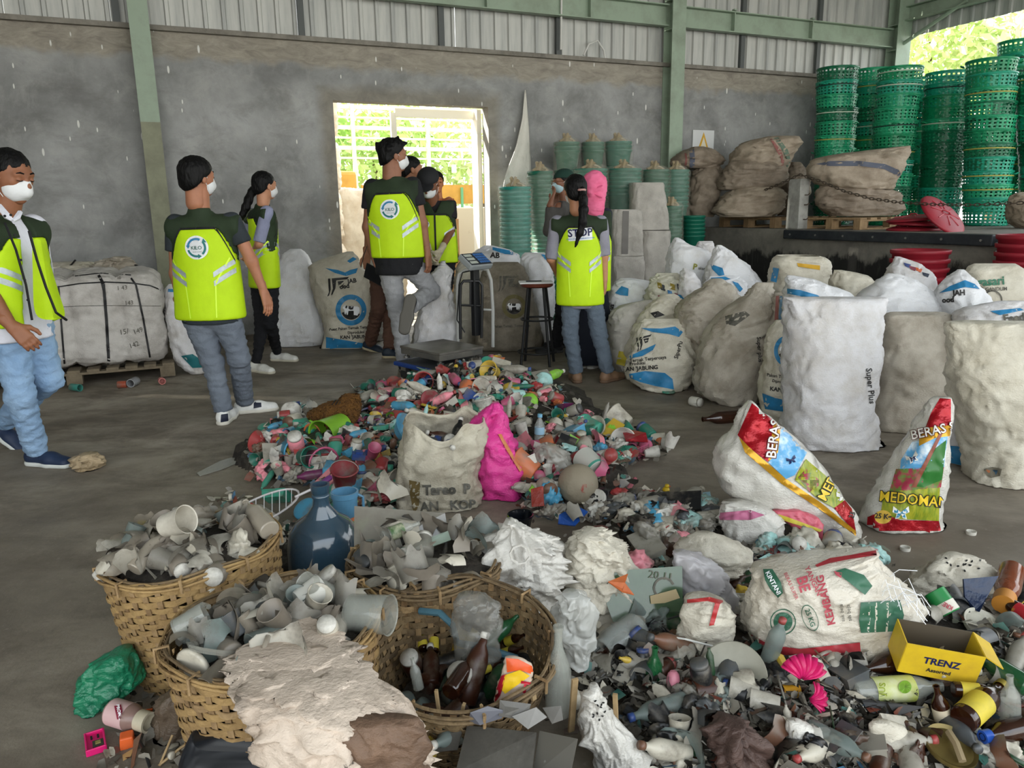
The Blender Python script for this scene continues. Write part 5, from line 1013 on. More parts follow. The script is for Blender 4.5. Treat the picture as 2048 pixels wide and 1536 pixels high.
# platform pallets
pallet('wooden pallet under the left sack pile on the platform', 7.75, 1.35, 1.1, 1.15, PH, WOOD, 'o', slats=7); pallet('wooden pallet under the right sack pile on the platform', 7.75, 2.75, 1.1, .95, PH, WOOD, 'o', slats=7)
o_, z_ = SP(1595, 455, 7.7); post = MB().box((0, 0, .31), (.16, .22, .62), taper=.93).obj('concrete_post', pmat('post_concrete', '#a9a9a3', .9, dirt='#7d7c76', dsc=6, damt=.45, bump=.4, bsc=30), None, loc=W(7.68, o_, PH), rot=(0, 0, PI/2-AZ), bevel=.01); tag(post, 'short grey concrete post carrying the rusty chain at the platform edge', 'post')
for z in (.12, .3, .42): link('rebar_hook', MB().tube([(.0, -.11, z), (.0, -.16, z), (.02, -.17, z+.02)], .006, 6).mesh('rebar_hook'), pmat('rust', '#4a3a30', .8), post)
# chain
ch = empty('chain', 'rusty chain slung from the concrete post along the platform edge', 'chain', W(7.6, o_, PH+.5)); CHM = pmat('chain_rust', '#4d463f', .6, metal=.5, dirt='#7a6a58', dsc=20)
lk = MB().tube([(.024*math.cos(a)+(.011 if math.cos(a) > 0 else -.011), .013*math.sin(a), 0) for a in np.linspace(0, 2*PI, 12, endpoint=False)], .0048, 5, closed=True).mesh('link', True)
lk.materials.append(CHM)
def sppt(x, y, s_): o2_, z2_ = SP(x, y, s_); return W(s_, o2_, z2_)
pts = [(1368, 409), (1400, 410), (1427, 408), (1470, 399), (1510, 388), (1550, 372), (1585, 356), (1599, 349), (1640, 362), (1690, 383), (1740, 397), (1800, 405), (1870, 409), (1940, 410), (2021, 407), (2060, 405)]
P = [sppt(x, y, 7.6) for x, y in pts]; path = []
for a, b in zip(P[:-1], P[1:]):
    n_ = max(1, int(np.linalg.norm(b-a)/.047)); path += [a+(b-a)*k/n_ for k in range(n_)]
path.append(P[-1])
for k in range(len(path)-1):
    a, b = Vector(tuple(path[k])), Vector(tuple(path[k+1])); q = (b-a).to_track_quat('X', 'Z').to_matrix() @ Matrix.Rotation(PI/2*(k % 2), 3, 'X'); o = bpy.data.objects.new('link', lk); COL.objects.link(o); o.parent = ch; o.location = (a+b)/2-ch.location; o.rotation_euler = q.to_euler()
# sign on wall
o2_, z2_ = 0, 0
def wallpt(x, y, off=.01):
    d = ray(x, y); P0 = W(0, off); t = ((P0-CC)@WN)/(d@WN); Q = CC+d*t; return (Q-WA)@WU, Q[2]
sa, za = wallpt(1385, 270); sb_, zb_ = wallpt(1426, 300); sgn = empty('warning_sign', 'white wall notice with a yellow triangle behind the platform sacks', 'sign', W((sa+sb_)/2, .015, (za+zb_)/2), PI/2-AZ)
w_ = (sb_-sa); h_ = .34; MB().box((0, 0, 0), (w_, .012, h_)).obj('sign_board', pmat('sign_white', '#c9cbcb', .5), sgn); tri = [(-.10, -.12), (.10, -.12), (0, .13)]
MB().prism(tri, 0, .004, Matrix.Translation((0, -.007, .01)) @ Matrix.Rotation(PI/2, 4, 'X')).obj('triangle', pmat('sign_yellow', '#c99a1e', .5), sgn); MB().prism([(-.055, -.075), (.055, -.075), (0, .07)], 0, .004, Matrix.Translation((0, -.010, .0)) @ Matrix.Rotation(PI/2, 4, 'X')).obj('triangle_field', pmat('sign_cream', '#d9d3bc', .5), sgn)
# hanging cloth beside the doorway
hc_ = []
for (x, y, of) in ((1049, 180, .04), (1044, 240, .10), (1030, 300, .16), (1012, 345, .2), (1004, 384, .22)): hc_.append((x, y, of))
R_ = [(1051, 180, .03), (1056, 240, .05), (1060, 300, .06), (1062, 340, .07), (1050, 392, .1)]
V = []; nR = 14; nC = 10
for i in range(nR):
    t_ = i/(nR-1)*4; k = min(int(t_), 3); f = t_-k
    l = [hc_[k][j]*(1-f)+hc_[k+1][j]*f for j in range(3)]; r = [R_[k][j]*(1-f)+R_[k+1][j]*f for j in range(3)]
    for c in range(nC):
        u = c/(nC-1); x = l[0]*(1-u)+r[0]*u; y = l[1]*(1-u)+r[1]*u; of = l[2]*(1-u)+r[2]*u+.025*math.sin(u*9+i*.3)*i/nR; s1, z1 = wallpt(x, y, of); V.append(W(s1, of, z1))
F = [(i*nC+c, i*nC+c+1, (i+1)*nC+c+1, (i+1)*nC+c) for i in range(nR-1) for c in range(nC-1)]
me = mesh_np('hanging_cloth', np.array(V)-V[0], F); o = link('hanging_cloth', me, sackmat('cloth_cream', '#cfccc2', '#a9a497', .3), None, loc=V[0]); so = o.modifiers.new('s', 'SOLIDIFY'); so.thickness = .006; tag(o, 'long cream plastic sheet hanging from a hook right of the doorway', 'sheet')
# ---- green woven baskets on the platform
GB = [pmat('basket_green_%d' % i, c, .35, dirt=d, dsc=5, damt=.42) for i, (c, d) in enumerate((('#0f8a5a', '#0a6b48'), ('#1d9c7c', '#16806a'), ('#0c6b48', '#0a5238'), ('#23a070', '#147c58')))]
def weave(rt, rb, h, nv=34, rows=9, wv=.55, wh=.62):
    mb = MB()
    for k in range(nv):
        a0 = 2*PI*k/nv; da = PI/nv*wv; V = []; m2 = rows*2
        for j in range(m2+1):
            z = h*j/m2; r = rb+(rt-rb)*z/h+(.004 if (k+j//1) % 2 and j % 2 else -.001)
            for s_ in (-1, 1): V.append((r*math.cos(a0+s_*da), r*math.sin(a0+s_*da), z))
        mb.add(V, [(2*j, 2*j+1, 2*j+3, 2*j+2) for j in range(m2)])
    for j in range(rows):
        z = h*(j+.5)/rows; hw = h/rows*wh/2; r0 = rb+(rt-rb)*z/h; V = []; n_ = nv*2
        for i in range(n_):
            a = 2*PI*i/n_; r = r0+(.003 if (i//2+j) % 2 else -.002)
            V += [(r*math.cos(a), r*math.sin(a), z-hw), (r*math.cos(a), r*math.sin(a), z+hw)]
        mb.add(V, [(2*i, (2*i+2) % (2*n_), (2*i+3) % (2*n_), 2*i+1) for i in range(n_)])
    return mb
bkmesh = weave(.285, .250, .34, 30, 8, .50, .50).mesh('woven_wall'); rimm = MB().lathe([(.283, .328), (.291, .330), (.292, .350), (.285, .352), (.283, .328)], 40).mesh('rim', True); bot = MB().lathe([(0, .004), (.248, .004), (.252, .03)], 34).mesh('base', True)
hnd = MB().tube([(.292, -.05, .30), (.33, -.035, .315), (.335, 0, .32), (.33, .035, .315), (.292, .05, .30)], .008, 6).mesh('handle', True); band = MB().lathe([(.2865, .278), (.2895, .280), (.2895, .292), (.2865, .294)], 44).mesh('coloured_band', True)
STKS = [('K1', 1676, 137, 1663, 443, 11.85, 11), ('K2', 1748, 140, 1742, 440, 12.2, 11), ('K3', 1801, 137, 1772, 445, 11.2, 11), ('K7', 1850, 158, 1838, 442, 12.6, 11), ('K4', 1897, 146, 1873, 448, 11.2, 12), ('K5', 1984, 122, 1968, 452, 10.2, 11), ('K6', 2044, 84, 2032, 448, 10.9, 13), ('K8', 2085, 150, 2085, 460, 10.1, 11)]
SN = dict(K1='leftmost green basket stack', K2='second green basket stack', K3='bulging third green basket stack', K7='hidden stack behind the third and fourth', K4='fourth green basket stack, right of centre', K5='frontmost green basket stack beside the red lids', K6='tallest green basket stack at the right edge', K8='green basket stack cut by the right edge')
whb = pmat('band_white', '#b9c9b4', .4); yeb = pmat('band_yellow', '#a8a552', .4); bkb = pmat('band_dark', '#14332a', .4)
for sn, xt, yt, xb, yb, Y_, nb in STKS:
    top = AY(xt, yt, Y_); bt = AY(xb, yb, Y_); bt[2] = PH+.002; Ht = top[2]-PH
    nb2 = nb; step = (Ht-.35)/(nb2-1)
    for k in range(nb2):
        f = k/(nb2-1); c = bt+(top-bt)*f*.97; c[2] = PH+.002+step*k
        w_ = ('lowest', 'second from the bottom', 'third from the bottom', 'fourth up', 'fifth up', 'sixth up', 'seventh up', 'eighth up', 'ninth up', 'tenth up', 'eleventh up', 'twelfth up', 'thirteenth up')[k] if k < nb2-1 else 'topmost'
        b_ = empty('woven_basket', 'green plastic basket, %s in the %s' % (w_, SN[sn]), 'basket', c+A3(RNG.uniform(-.008, .008), RNG.uniform(-.008, .008), 0), RNG.uniform(0, 6), 'green baskets stacked on the platform'); b_.rotation_euler[0] = RNG.uniform(-.02, .02)
        if len(b_['label'].split()) > 16: b_['label'] = 'green basket, %s, %s' % (w_, {'K7': 'hidden stack behind third and fourth', 'K5': 'frontmost stack beside red lids', 'K6': 'tallest stack at right edge', 'K8': 'stack cut by right edge', 'K4': 'fourth stack, right of centre'}.get(sn, SN[sn]))
        mt = GB[int(RNG.integers(0, 4))]
        for nm_, me_ in (('woven_wall', bkmesh), ('rim', rimm), ('base', bot), ('handle', hnd), ('handle', hnd)):
            o = bpy.data.objects.new(nm_, me_); COL.objects.link(o); o.parent = b_
            if not me_.materials: me_.materials.append(GB[0])
            o.material_slots[0].link = 'OBJECT'; o.material_slots[0].material = mt
            if nm_ == 'woven_wall': o['kind'] = 'stuff'
            if nm_ == 'handle': o.rotation_euler = (0, 0, 0 if not any(x.name.startswith('handle') and x != o for x in b_.children) else PI)
        if RNG.random() < .45:
            o = bpy.data.objects.new('coloured_band', band); COL.objects.link(o); o.parent = b_
            if not band.materials: band.materials.append(whb)
            o.material_slots[0].link = 'OBJECT'; o.material_slots[0].material = [whb, yeb, bkb][int(RNG.integers(0, 3))]
# ---- red lids and tubs
RP = pmat('red_plastic', '#98202f', .5, dirt='#7d1c28', dsc=4, damt=.45); RP2 = pmat('red_plastic_pale', '#b5404c', .5)
lid = MB().lathe([(0, .055), (.10, .055), (.20, .045), (.255, .03), (.275, .022), (.28, .0), (.272, .0), (.265, .02), (0, .035)], 40).mesh('lid', True, 40) if False else MB().lathe([(0, .055), (.10, .055), (.20, .045), (.255, .03), (.275, .022), (.28, .0), (.272, .0), (.265, .02), (0, .035)], 40).mesh('lid', True)
lid.materials.append(RP)
def redlid(label, loc, rot, m_=None):
    r = empty('tub_lid', label, 'lid', loc, 0, 'red tub lids'); r.rotation_euler = rot; o = link('lid', lid, None, r)
    for k in range(8):
        a = k*PI/4; link('rib', MB().tube([(.06*math.cos(a), .06*math.sin(a), .057), (.19*math.cos(a), .19*math.sin(a), .049)], .006, 5).mesh('rib'), RP2, r)
    link('grip', MB().tube([(-.05, 0, .058), (-.03, 0, .075), (.03, 0, .075), (.05, 0, .058)], .009, 6).mesh('grip', True), RP2, r)
lc = G(1826, 462, PH); lc = np.array([lc[0], lc[1], PH]); 
lc = sppt(1826, 462, 7.95); lc[2] = PH
redlid('red round lid at the bottom of the lid pile on the platform', lc, (0, 0, 0)); redlid('second red lid up in the pile on the platform', lc+A3(.02, 0, .055), (.05, .02, 1)); redlid('third red lid up in the pile on the platform', lc+A3(.0, .02, .11), (-.06, .05, 2))
ld = sppt(1880, 464, 7.85); ld[2] = PH+.16; redlid('red lid leaning tilted against the lid pile, grip facing out', ld, (.75, .35, .2))
tub = MB().lathe([(0, 0), (.20, 0), (.215, .02), (.245, .36), (.262, .365), (.268, .40), (.258, .405), (.238, .39), (.205, .03), (0, .02)], 40).mesh('tub_wall', True); tub.materials.append(RP)
rib_ = MB().lathe([(.2465, .300), (.262, .304), (.262, .318), (.2475, .322)], 40).mesh('raised_rib', True); rib_.materials.append(RP2)
tp = G(1840, 600); tY = 7.5
for k in range(7):
    c = AY(1841, 500, tY); z = c[2]-.40-.085*(6-k)+.0; r = empty('red_tub', 'red plastic tub, %s of the nested stack below the platform' % ('lowest', 'second up', 'third up', 'fourth up', 'fifth up', 'sixth up', 'topmost')[k], 'tub', (c[0], c[1], z), 0, 'nested red tubs')
    link('tub_wall', tub, None, r); link('raised_rib', rib_, None, r)
zb0 = AY(1841, 500, tY)[2]-.40-.085*6
c = AY(1841, 500, tY); cr_ = empty('low_box', 'dark plastic crate carrying the nested red tubs', 'crate', (c[0], c[1], 0)); MB().box((0, 0, zb0/2), (.5, .5, zb0-.004)).obj('crate_body', pmat('crate_dark', '#2c2d2f', .7), cr_, bevel=.01)
for k in range(9):
    c = AY(2062, 470, 6.9); z = c[2]-.40-.075*k; r = empty('red_tub', 'faded red tub, %s from the top at the far right edge' % ('first', 'second', 'third', 'fourth', 'fifth', 'sixth', 'seventh', 'eighth', 'ninth')[k], 'tub', (c[0], c[1], max(z, .002)), 0, 'faded red tubs at the right edge')
    link('tub_wall', tub, None, r); link('raised_rib', rib_, None, r)
    if z < .05: break
# ---- stacks of teal buckets in film
TG = [pmat('bucket_teal_%d' % i, c, .35, dirt=d, dsc=6) for i, (c, d) in enumerate((('#12705f', '#0e5a4c'), ('#17634f', '#12503f'), ('#1c8c80', '#147266')))]
def bucketmesh(r, h=.24): return MB().lathe([(0, 0), (r*.78, 0), (r*.80, .012), (r*.95, h-.035), (r*1.0, h-.03), (r*1.03, h-.012), (r*1.02, h), (r*.93, h), (r*.90, h-.03), (r*.76, .012), (0, .010)], 28).mesh('bucket', True)
FILM = film('clear_film', '#c9c9b8', .17, .12); FILM2 = film('tan_film', '#b8a888', .55, .25); bmz = {}
ORD = 'first second third fourth fifth sixth seventh eighth ninth tenth eleventh twelfth thirteenth fourteenth fifteenth sixteenth seventeenth eighteenth nineteenth twentieth twenty-first twenty-second'.split()
def bstack(label, x, ytop, w, Y_, ybot, m_=0, lean=0, wrapf=True, step=.05, base=0.0, rec='teal buckets nested in stacks'):
    top = AY(x, ytop, Y_); low = AY(x+lean, ybot, Y_); r_ = w/2*Y_*.975/FPX; key = round(r_, 3)
    if key not in bmz: bmz[key] = bucketmesh(r_); bmz[key].materials.append(TG[m_])
    n_ = max(2, int((top[2]-.24-low[2])/step)); zs = [top[2]-.24-k*step for k in range(n_)]
    for k, z in enumerate(zs):
        f = (top[2]-.24-z)/max(top[2]-low[2], .01); p = top+(low-top)*f
        o = bpy.data.objects.new('bucket', bmz[key]); COL.objects.link(o); o.location = (p[0], p[1], z); tag(o, 'teal plastic bucket, %s from the top of the %s' % (ORD[min(k, 21)], label), 'bucket', 'buckets in the '+label); o.material_slots[0].link = 'OBJECT'; o.material_slots[0].material = TG[m_]
    zl = zs[-1]
    if zl > .06:       # the lower part of the stack, behind others
        mb = MB(); pr = []; z = 0.0; k = 0
        while z < zl: pr += [(r_*.9, z), (r_*1.02, z+.012), (r_*1.02, z+.03), (r_*.9, z+.038)]; z += .05
        pr.append((r_*.76, zl+.0)); mb.lathe([(0, 0)]+pr+[(0, zl)], 24); c = low if True else top; f = (top[2]-.24-zl)/max(top[2]-low[2], .01); p = top+(low-top)*f; o = mb.obj('bucket_stack', TG[m_], None, smooth=True, loc=(p[0], p[1], 0)); tag(o, 'lower buckets of the %s, hidden behind sacks' % label, 'buckets'); o['kind'] = 'stuff'
    if wrapf:
        pr = []; H0 = top[2]+.02; n1 = 40; m1 = 36; V = []
        for j in range(n1):
            f = j/(n1-1); z = H0-(H0-low[2])*f; p = top+(low-top)*max(0, (top[2]-z)/max(top[2]-low[2], .01))
            for i in range(m1):
                a = 2*PI*i/m1; rr = (r_*1.06+.008)*(1 if j > 1 else (.55 if j == 0 else .96)); q = np.array([p[0]+rr*math.cos(a), p[1]+rr*math.sin(a), z+(.04*math.sin(a*2+Y_) if j < 2 else 0)]); V.append(q)
        V = np.array(V); ctr = (top+low)/2; Nn = V-ctr; Nn[:, 2] = 0; Nn /= np.linalg.norm(Nn, axis=1)[:, None]; V += Nn*((ridge(V*A3(1, 1, 1.2), 9, 3, 5)-.4)*.02)[:, None]
        F = [(j*m1+i, j*m1+(i+1) % m1, (j+1)*m1+(i+1) % m1, (j+1)*m1+i) for j in range(n1-1) for i in range(m1)]
        o = link('film_wrap', mesh_np('film_wrap', V-low, F), FILM, None, loc=low); tag(o, 'clear wrinkled film wrapped round the %s' % label, 'plastic film')
        # gathered film at the top
        mb = MB(); 
        for k in range(7): a = k*.9; mb.tube([top+A3(r_*.6*math.cos(a), r_*.3*math.sin(a), .0), top+A3(.04*math.cos(a*1.7), 0, .05+.03*(k % 3)), top+A3(r_*.35*math.cos(a+.4), 0, .07+.03*(k % 2))], [.03, .02, .004], 5)
        g_ = mb.obj('film_gather', FILM2, o, smooth=True); g_['kind'] = 'stuff'; g_.location = -o.location
bstack('stack standing nearest the doorway', 1030, 374, 62, 9.3, 560, 2, 3); bstack('tall leaning stack behind the old man', 1080, 343, 50, 9.6, 560, 1, 12, step=.05)
bstack('upper left stack against the wall', 1134, 285, 50, 10.35, 350, 1); bstack('upper middle stack against the wall', 1186, 285, 44, 10.5, 350, 1); bstack('upper right stack against the wall', 1236, 284, 54, 10.65, 350, 0)
bstack('wide middle stack behind the pink scarf', 1182, 338, 64, 9.95, 440, 0); bstack('middle stack above the tall parcel', 1248, 338, 68, 10.1, 440, 0); bstack('stack by the green column', 1310, 340, 56, 10.4, 440, 1); bstack('stack below the small striped sack', 1353, 340, 50, 10.5, 460, 0, -4)
bstack('grey-green stack beside the parcels', 1344, 412, 40, 10.0, 520, 1); bstack('short unwrapped stack against the platform', 1387, 431, 46, 10.3, 520, 1, 0, wrapf=False)
# ---- platform scale on its blue trolley
SB = pmat('scale_steel', '#4a4a48', .5, dirt='#6a655c', dsc=6, damt=.45, bump=.1); SBT = pmat('scale_top', '#6d6962', .55, dirt='#4f4b45', dsc=5, damt=.5); DK = pmat('black_paint', '#17181a', .45); BLP = pmat('blue_trolley', '#1e3f86', .5, dirt='#17305f', dsc=7); GRYT = pmat('grey_tube', '#a8a9a6', .4); CHR = pmat('chrome', '#b9b9b6', .25, metal=.9)
cc_ = A3(-.585, 6.336, .29); yw = .74; LW, LD = .46, .55; ex_ = A3(math.cos(yw), math.sin(yw), 0)
sc_ = empty('platform_scale', 'digital platform scale with black rail standing on the blue trolley', 'scale', (cc_[0], cc_[1], .025), yw)
MB().box((0, 0, .262), (LW, LD, .02)).obj('weighing_plate', SBT, sc_, bevel=.004); MB().box((0, 0, .228), (LW*.98, LD*.98, .05)).obj('scale_base', SB, sc_, bevel=.006)
for i in (-1, 1):
    for j in (-1, 1): MB().lathe([(0, 0), (.028, 0), (.028, .018), (.012, .022), (.012, .04), (0, .04)], 14).obj('levelling_foot', CHR, sc_, smooth=True, loc=(i*LW*.42, j*LD*.42, .168))
Mi_ = np.array(world(sc_).inverted())
def SL(P): return Mi_[:3, :3]@np.array(P)+Mi_[:3, 3]
yb_ = LD/2-.02; q = lambda x, y, d=0: SL(AY(x, y, cc_[1]+.30+d))
pp_ = q(951, 664); pt_ = q(951, 536); MB().box(((pp_+pt_)/2), (.065, .05, abs(pt_[2]-pp_[2])+.06)).obj('pole', DK, sc_, bevel=.004)
MB().tube([q(921, 678, -.02), q(920, 600, -.02), q(921, 570, -.02), q(927, 562, -.02), q(958, 562, -.02), q(964, 570, -.02), q(964, 600, -.02), q(963, 676, -.02)], .013, 8).obj('guard_rail', DK, sc_, smooth=True)
MB().tube([q(921, 610, -.02), q(964, 612, -.02)], .010, 8).obj('cross_rail', DK, sc_, smooth=True); MB().tube([q(941, 562, -.02), q(941, 612, -.02)], .009, 8).obj('rail_upright', DK, sc_, smooth=True)
hd_ = q(951, 523, -.08); hx = MB(); Rm = Matrix.Rotation(-.55, 3, 'X')
ho = empty('tmp', 'x', 'x'); bpy.data.objects.remove(ho)
disp = MB().box((0, 0, 0), (.27, .17, .055)).obj('indicator', pmat('indicator_grey', '#8f9496', .45), sc_, bevel=.012, loc=hd_, rot=(.62, 0, .12))
MB().box((0, 0, .029), (.25, .15, .004)).obj('indicator_face', pmat('indicator_dark', '#2a2d33', .4), disp, bevel=.002)
for i in range(3): MB().box((-.075, .045-i*.045, .032), (.085, .03, .003)).obj('readout', pmat('lcd', '#b4bab0', .3), disp)
for i in range(5):
    for j in range(4): MB().box((.005+i*.025, .05-j*.032, .033), (.018, .022, .004)).obj('key', pmat('key_%d' % ((i+j) % 3), ['#3f6fae', '#b53b46', '#c9cdd0'][(i+j) % 3 if i > 2 else (0 if j < 3 else 2)], .5), disp)
MB().tube([q(948, 540), q(925, 545), q(918, 570), q(914, 640), q(930, 665)], .006, 6).obj('cable', DK, sc_, smooth=True)
tr = empty('trolley', 'blue flat trolley with grey tubular handle carrying the scale', 'trolley', (cc_[0]+.05, cc_[1]+.02, 0), yw); tw, td = LW+.22, LD+.12
MB().box((0, -.02, .150), (tw, td, .035)).obj('deck', BLP, tr, bevel=.01); MB().box((0, -.02, .167), (tw-.06, td-.06, .004)).obj('deck_mat', pmat('mat_grey', '#3d3f42', .8), tr)
for i in (-1, 1):
    for j in (-1, 1):
        wl = MB().lathe([(0, -.015), (.045, -.015), (.055, -.010), (.055, .010), (.045, .015), (0, .015)], 20).obj('wheel', pmat('rubber', '#262626', .7), tr, smooth=True, loc=(i*(tw/2-.08), -.02+j*(td/2-.07), .056), rot=(0, PI/2, .3)); MB().box((0, 0, .0), (.03, .05, .05)).obj('wheel_fork', CHR, wl, loc=(.05, 0, 0)) if False else None
        MB().box((i*(tw/2-.08), -.02+j*(td/2-.07), .11), (.06, .07, .045)).obj('wheel_fork', CHR, tr, bevel=.003)
Mi_ = np.array(world(tr).inverted()); q = lambda x, y, d=0: SL(AY(x, y, cc_[1]+.38+d))
MB().tube([q(986, 694), q(986, 620), q(982, 560), q(975, 540), q(962, 537), q(930, 540), q(918, 548), q(915, 565), q(916, 690)], .015, 8).obj('push_handle', GRYT, tr, smooth=True); MB().tube([q(967, 619), q(986, 620)], .010, 8).obj('handle_brace', GRYT, tr, smooth=True)
# ---- stool with papers
sg = G(1075, 728); st = empty('bar_stool', 'tall dark steel stool with round reddish wood seat beside the lettered vest', 'stool', sg); sY = sg[1]; zt = AY(1074, 566, sY)[2]
mb = MB().lathe([(0, zt-.035), (.13, zt-.035), (.145, zt-.025), (.148, zt-.008), (.14, zt), (0, zt)], 36); mb.obj('seat', pmat('seat_wood', '#6b3525', .4, dirt='#4f2519', dsc=6), st, smooth=True)
for a in (.6, 2.2, 3.75, 5.3): MB().tube([(.10*math.cos(a), .10*math.sin(a), zt-.03), (.19*math.cos(a), .19*math.sin(a), .0)], .013, 8).obj('leg', DK, st, smooth=True)
for z, r_ in ((.12, .178), (.42, .145)): MB().tube([(r_*math.cos(a), r_*math.sin(a), z) for a in np.linspace(0, 2*PI, 30, endpoint=False)], .009, 7, closed=True).obj('foot_ring', DK, st, smooth=True)
pc = sg+A3(-.01, 0, zt+.002); o = MB().box((0, 0, .006), (.30, .21, .012)).obj('paper_stack', pmat('paper', '#dedfe0', .7), None, loc=pc, rot=(0, 0, .05)); tag(o, 'white papers lying on the stool seat', 'papers')
o = MB().tube([(-.07, .0, 0), (.07, .01, 0)], .005, 8).obj('pen', pmat('pen_dark', '#23242a', .4), None, loc=pc+A3(-.02, -.03, .018)); tag(o, 'dark pen lying on the white papers', 'pen')
o = MB().box((0, 0, 0), (.22, .012, .16)).obj('clipboard', pmat('tablet_black', '#15171c', .5), None, loc=AY(750, 550, 7.25), rot=(.3, .45, -.3), bevel=.006); tag(o, 'black folder held low by the man in brown trousers', 'folder')
o = MB().tube([AY(735, 490, 7.3), AY(728, 510, 7.28), AY(722, 535, 7.25)], .004, 5).obj('cord', DK, None); tag(o, 'thin black cord hanging beside the black folder', 'cord')
# ---- outside the doorway
BO = sackmat('outside_bale', '#ded2bf', '#c0a88c', .36)
def obale(lb, s_, y_, z, L, D, H, sd): o = link('bale', roundbox(L, D, H, 24, .12, (), .02, sd, .04), BO, None, loc=W(s_, -y_, z+H/2), rot=(0, 0, PI/2-AZ)); tag(o, lb, 'bale', 'bales outside the doorway'); return o
for k, (z, lb) in enumerate(((.3, 'lowest'), (1.0, 'second'), (1.7, 'third'), (2.4, 'top'))): obale('sunlit white bale, %s of the stack outside the doorway' % lb, 1.9, 2.4, z, 1.5, 1.2, .68, k+3)
pallet('wooden pallet under the sunlit bale stack outside', 1.2, -1.75, 1.5, 1.2, 0, WOOD, 'o', slats=7); pallet('upper wooden pallet under the sunlit bale stack outside', 1.2, -1.75, 1.5, 1.2, .15, WOOD, 'o', slats=7)
obale('big pale bulging bale to the right of the outside stack', 3.2, 2.9, 0.0, 1.0, 1.2, 1.75, 9)
CB = pmat('carton_pale', '#d9cdb4', .8, dirt='#a58a63', dsc=3.5, damt=.36, dcon=.05)
o = MB().box((0, 0, .72), (1.5, .9, 1.44)).obj('white_crate', CB, None, loc=W(5.1, -2.2), rot=(0, 0, PI/2-AZ), bevel=.02); tag(o, 'stained white crate standing outside on the right of the doorway', 'crate')
o = MB().box((0, 0, .6), (.42, .04, 1.35)).obj('plywood_sheet', pmat('plywood', '#b28a5c', .7, dirt='#8f6a42', dsc=4), None, loc=W(4.05, -1.4), rot=(0, 0, PI/2-AZ), bevel=.004); tag(o, 'brown plywood sheet leaning outside behind the capped man', 'board')
tk = empty('truck', 'parked truck with yellow top board and pale green side panels outside', 'truck', W(7.0, -7.5), PI/2-AZ)
MB().box((0, 0, 1.75), (5.4, .06, .42)).obj('top_board', pmat('truck_yellow', '#b98a35', .6, dirt='#9c6f22', dsc=3), tk)
for k in range(7):
    MB().box((-2.35+k*.78, 0, 1.15), (.74, .05, .62)).obj('side_panel', pmat('truck_panel_%d' % (k % 2), ['#a9cfb6', '#c9d6c4'][k % 2], .5), tk); MB().box((-2.74+k*.78, -.05, 1.3), (.05, .06, 1.2)).obj('stake', pmat('truck_green', '#5d9a6a', .5), tk)
MB().box((0, 0, .62), (5.5, 2.0, .12)).obj('bed', DK, tk)
for x in (-1.8, 1.7): MB().lathe([(0, -.12), (.3, -.12), (.42, -.10), (.42, .10), (.3, .12), (0, .12)], 24).obj('wheel', pmat('rubber', '#262626'), tk, smooth=True, loc=(x, -.2, .42), rot=(PI/2, 0, 0))
MB().box((-3.6, .9, 1.3), (1.6, 2.0, 1.9)).obj('cab', pmat('truck_yellow', '#b98a35'), tk, bevel=.08); lt = text2d('SURUR', .22, .02); me = bpy.data.meshes.new('lettering'); me.from_pydata([(x, -.04, 1.05+y) for x, y in lt[0]], [], lt[1]); link('lettering', me, INK2, tk).location = (1.2, 0, 0)
fl_ = text2d('R', .3, .04); me = bpy.data.meshes.new('lettering'); me.from_pydata([(x, -.04, 1.75+y) for x, y in fl_[0]], [], fl_[1]); link('lettering', me, pmat('red_logo', '#b02a2a', .5), tk)
cn = empty('canopy', 'open pale steel canopy of rails outside the doorway', 'canopy', W(6, -11), PI/2-AZ); CM_ = pmat('canopy_paint', '#d8cfb4', .5)
for k in range(7): MB().box((-1, 0, 2.75+k*.25), (9, .08, .10 if k % 2 else .05)).obj('rail', CM_, cn)
for k in range(5): MB().box((-5+k*2, -.05, 2.2), (.09, .09, 4.4)).obj('post', CM_, cn)
for k in range(9): MB().box((-4.6+k*.9, -.08, 2.5), (.12, .05, .22)).obj('bracket', CM_, cn)
LM = [pmat('leaf_%d' % i, c, .6, dirt=d, dsc=2) for i, (c, d) in enumerate((('#9cc46a', '#7fae50'), ('#c2d98a', '#a3c266'), ('#cfe0a0', '#dde6a8')))]
def tree(label, c, h, r, n=2600, m_=0, leaf=.16):
    t_ = empty('tree', label, 'tree', c); MB().tube([(0, 0, 0), (.1, 0, h*.35), (.0, .1, h*.6), (.1, .1, h*.85)], [.16, .13, .1, .04], 8).obj('trunk', pmat('bark', '#5a4a38', .9), t_, smooth=True)
    cl = RNG.normal(size=(22, 3)); cl = cl/np.linalg.norm(cl, axis=1)[:, None]*RNG.uniform(.3, 1, (22, 1))*A3(r, r, r*.75)+A3(0, 0, h*.68); ci = RNG.integers(0, 22, n); P = cl[ci]+RNG.normal(size=(n, 3))*r*.22
    a = RNG.normal(size=(n, 3)); a /= np.linalg.norm(a, axis=1)[:, None]; b_ = np.cross(a, RNG.normal(size=(n, 3))); b_ /= np.linalg.norm(b_, axis=1)[:, None]; s_ = leaf*RNG.uniform(.6, 1.3, (n, 1))
    V = np.stack([P-a*s_, P+b_*s_*.45, P+a*s_, P-b_*s_*.45], 1).reshape(-1, 3); V[:, 2] = np.maximum(V[:, 2], .1); f = link('foliage', mesh_np('foliage', V, np.arange(4*n).reshape(n, 4), False), LM[m_], t_); f['kind'] = 'stuff'
tree('leafy green tree beyond the canopy, left in the doorway', W(3.0, -14), 5.5, 2.4, 3000, 0); tree('leafy green tree beyond the canopy, centre of the doorway', W(6.5, -15), 5.0, 2.4, 3000, 1); tree('yellow-green tree beyond the truck, right in the doorway', W(10, -15), 5.0, 2.2, 2600, 2)
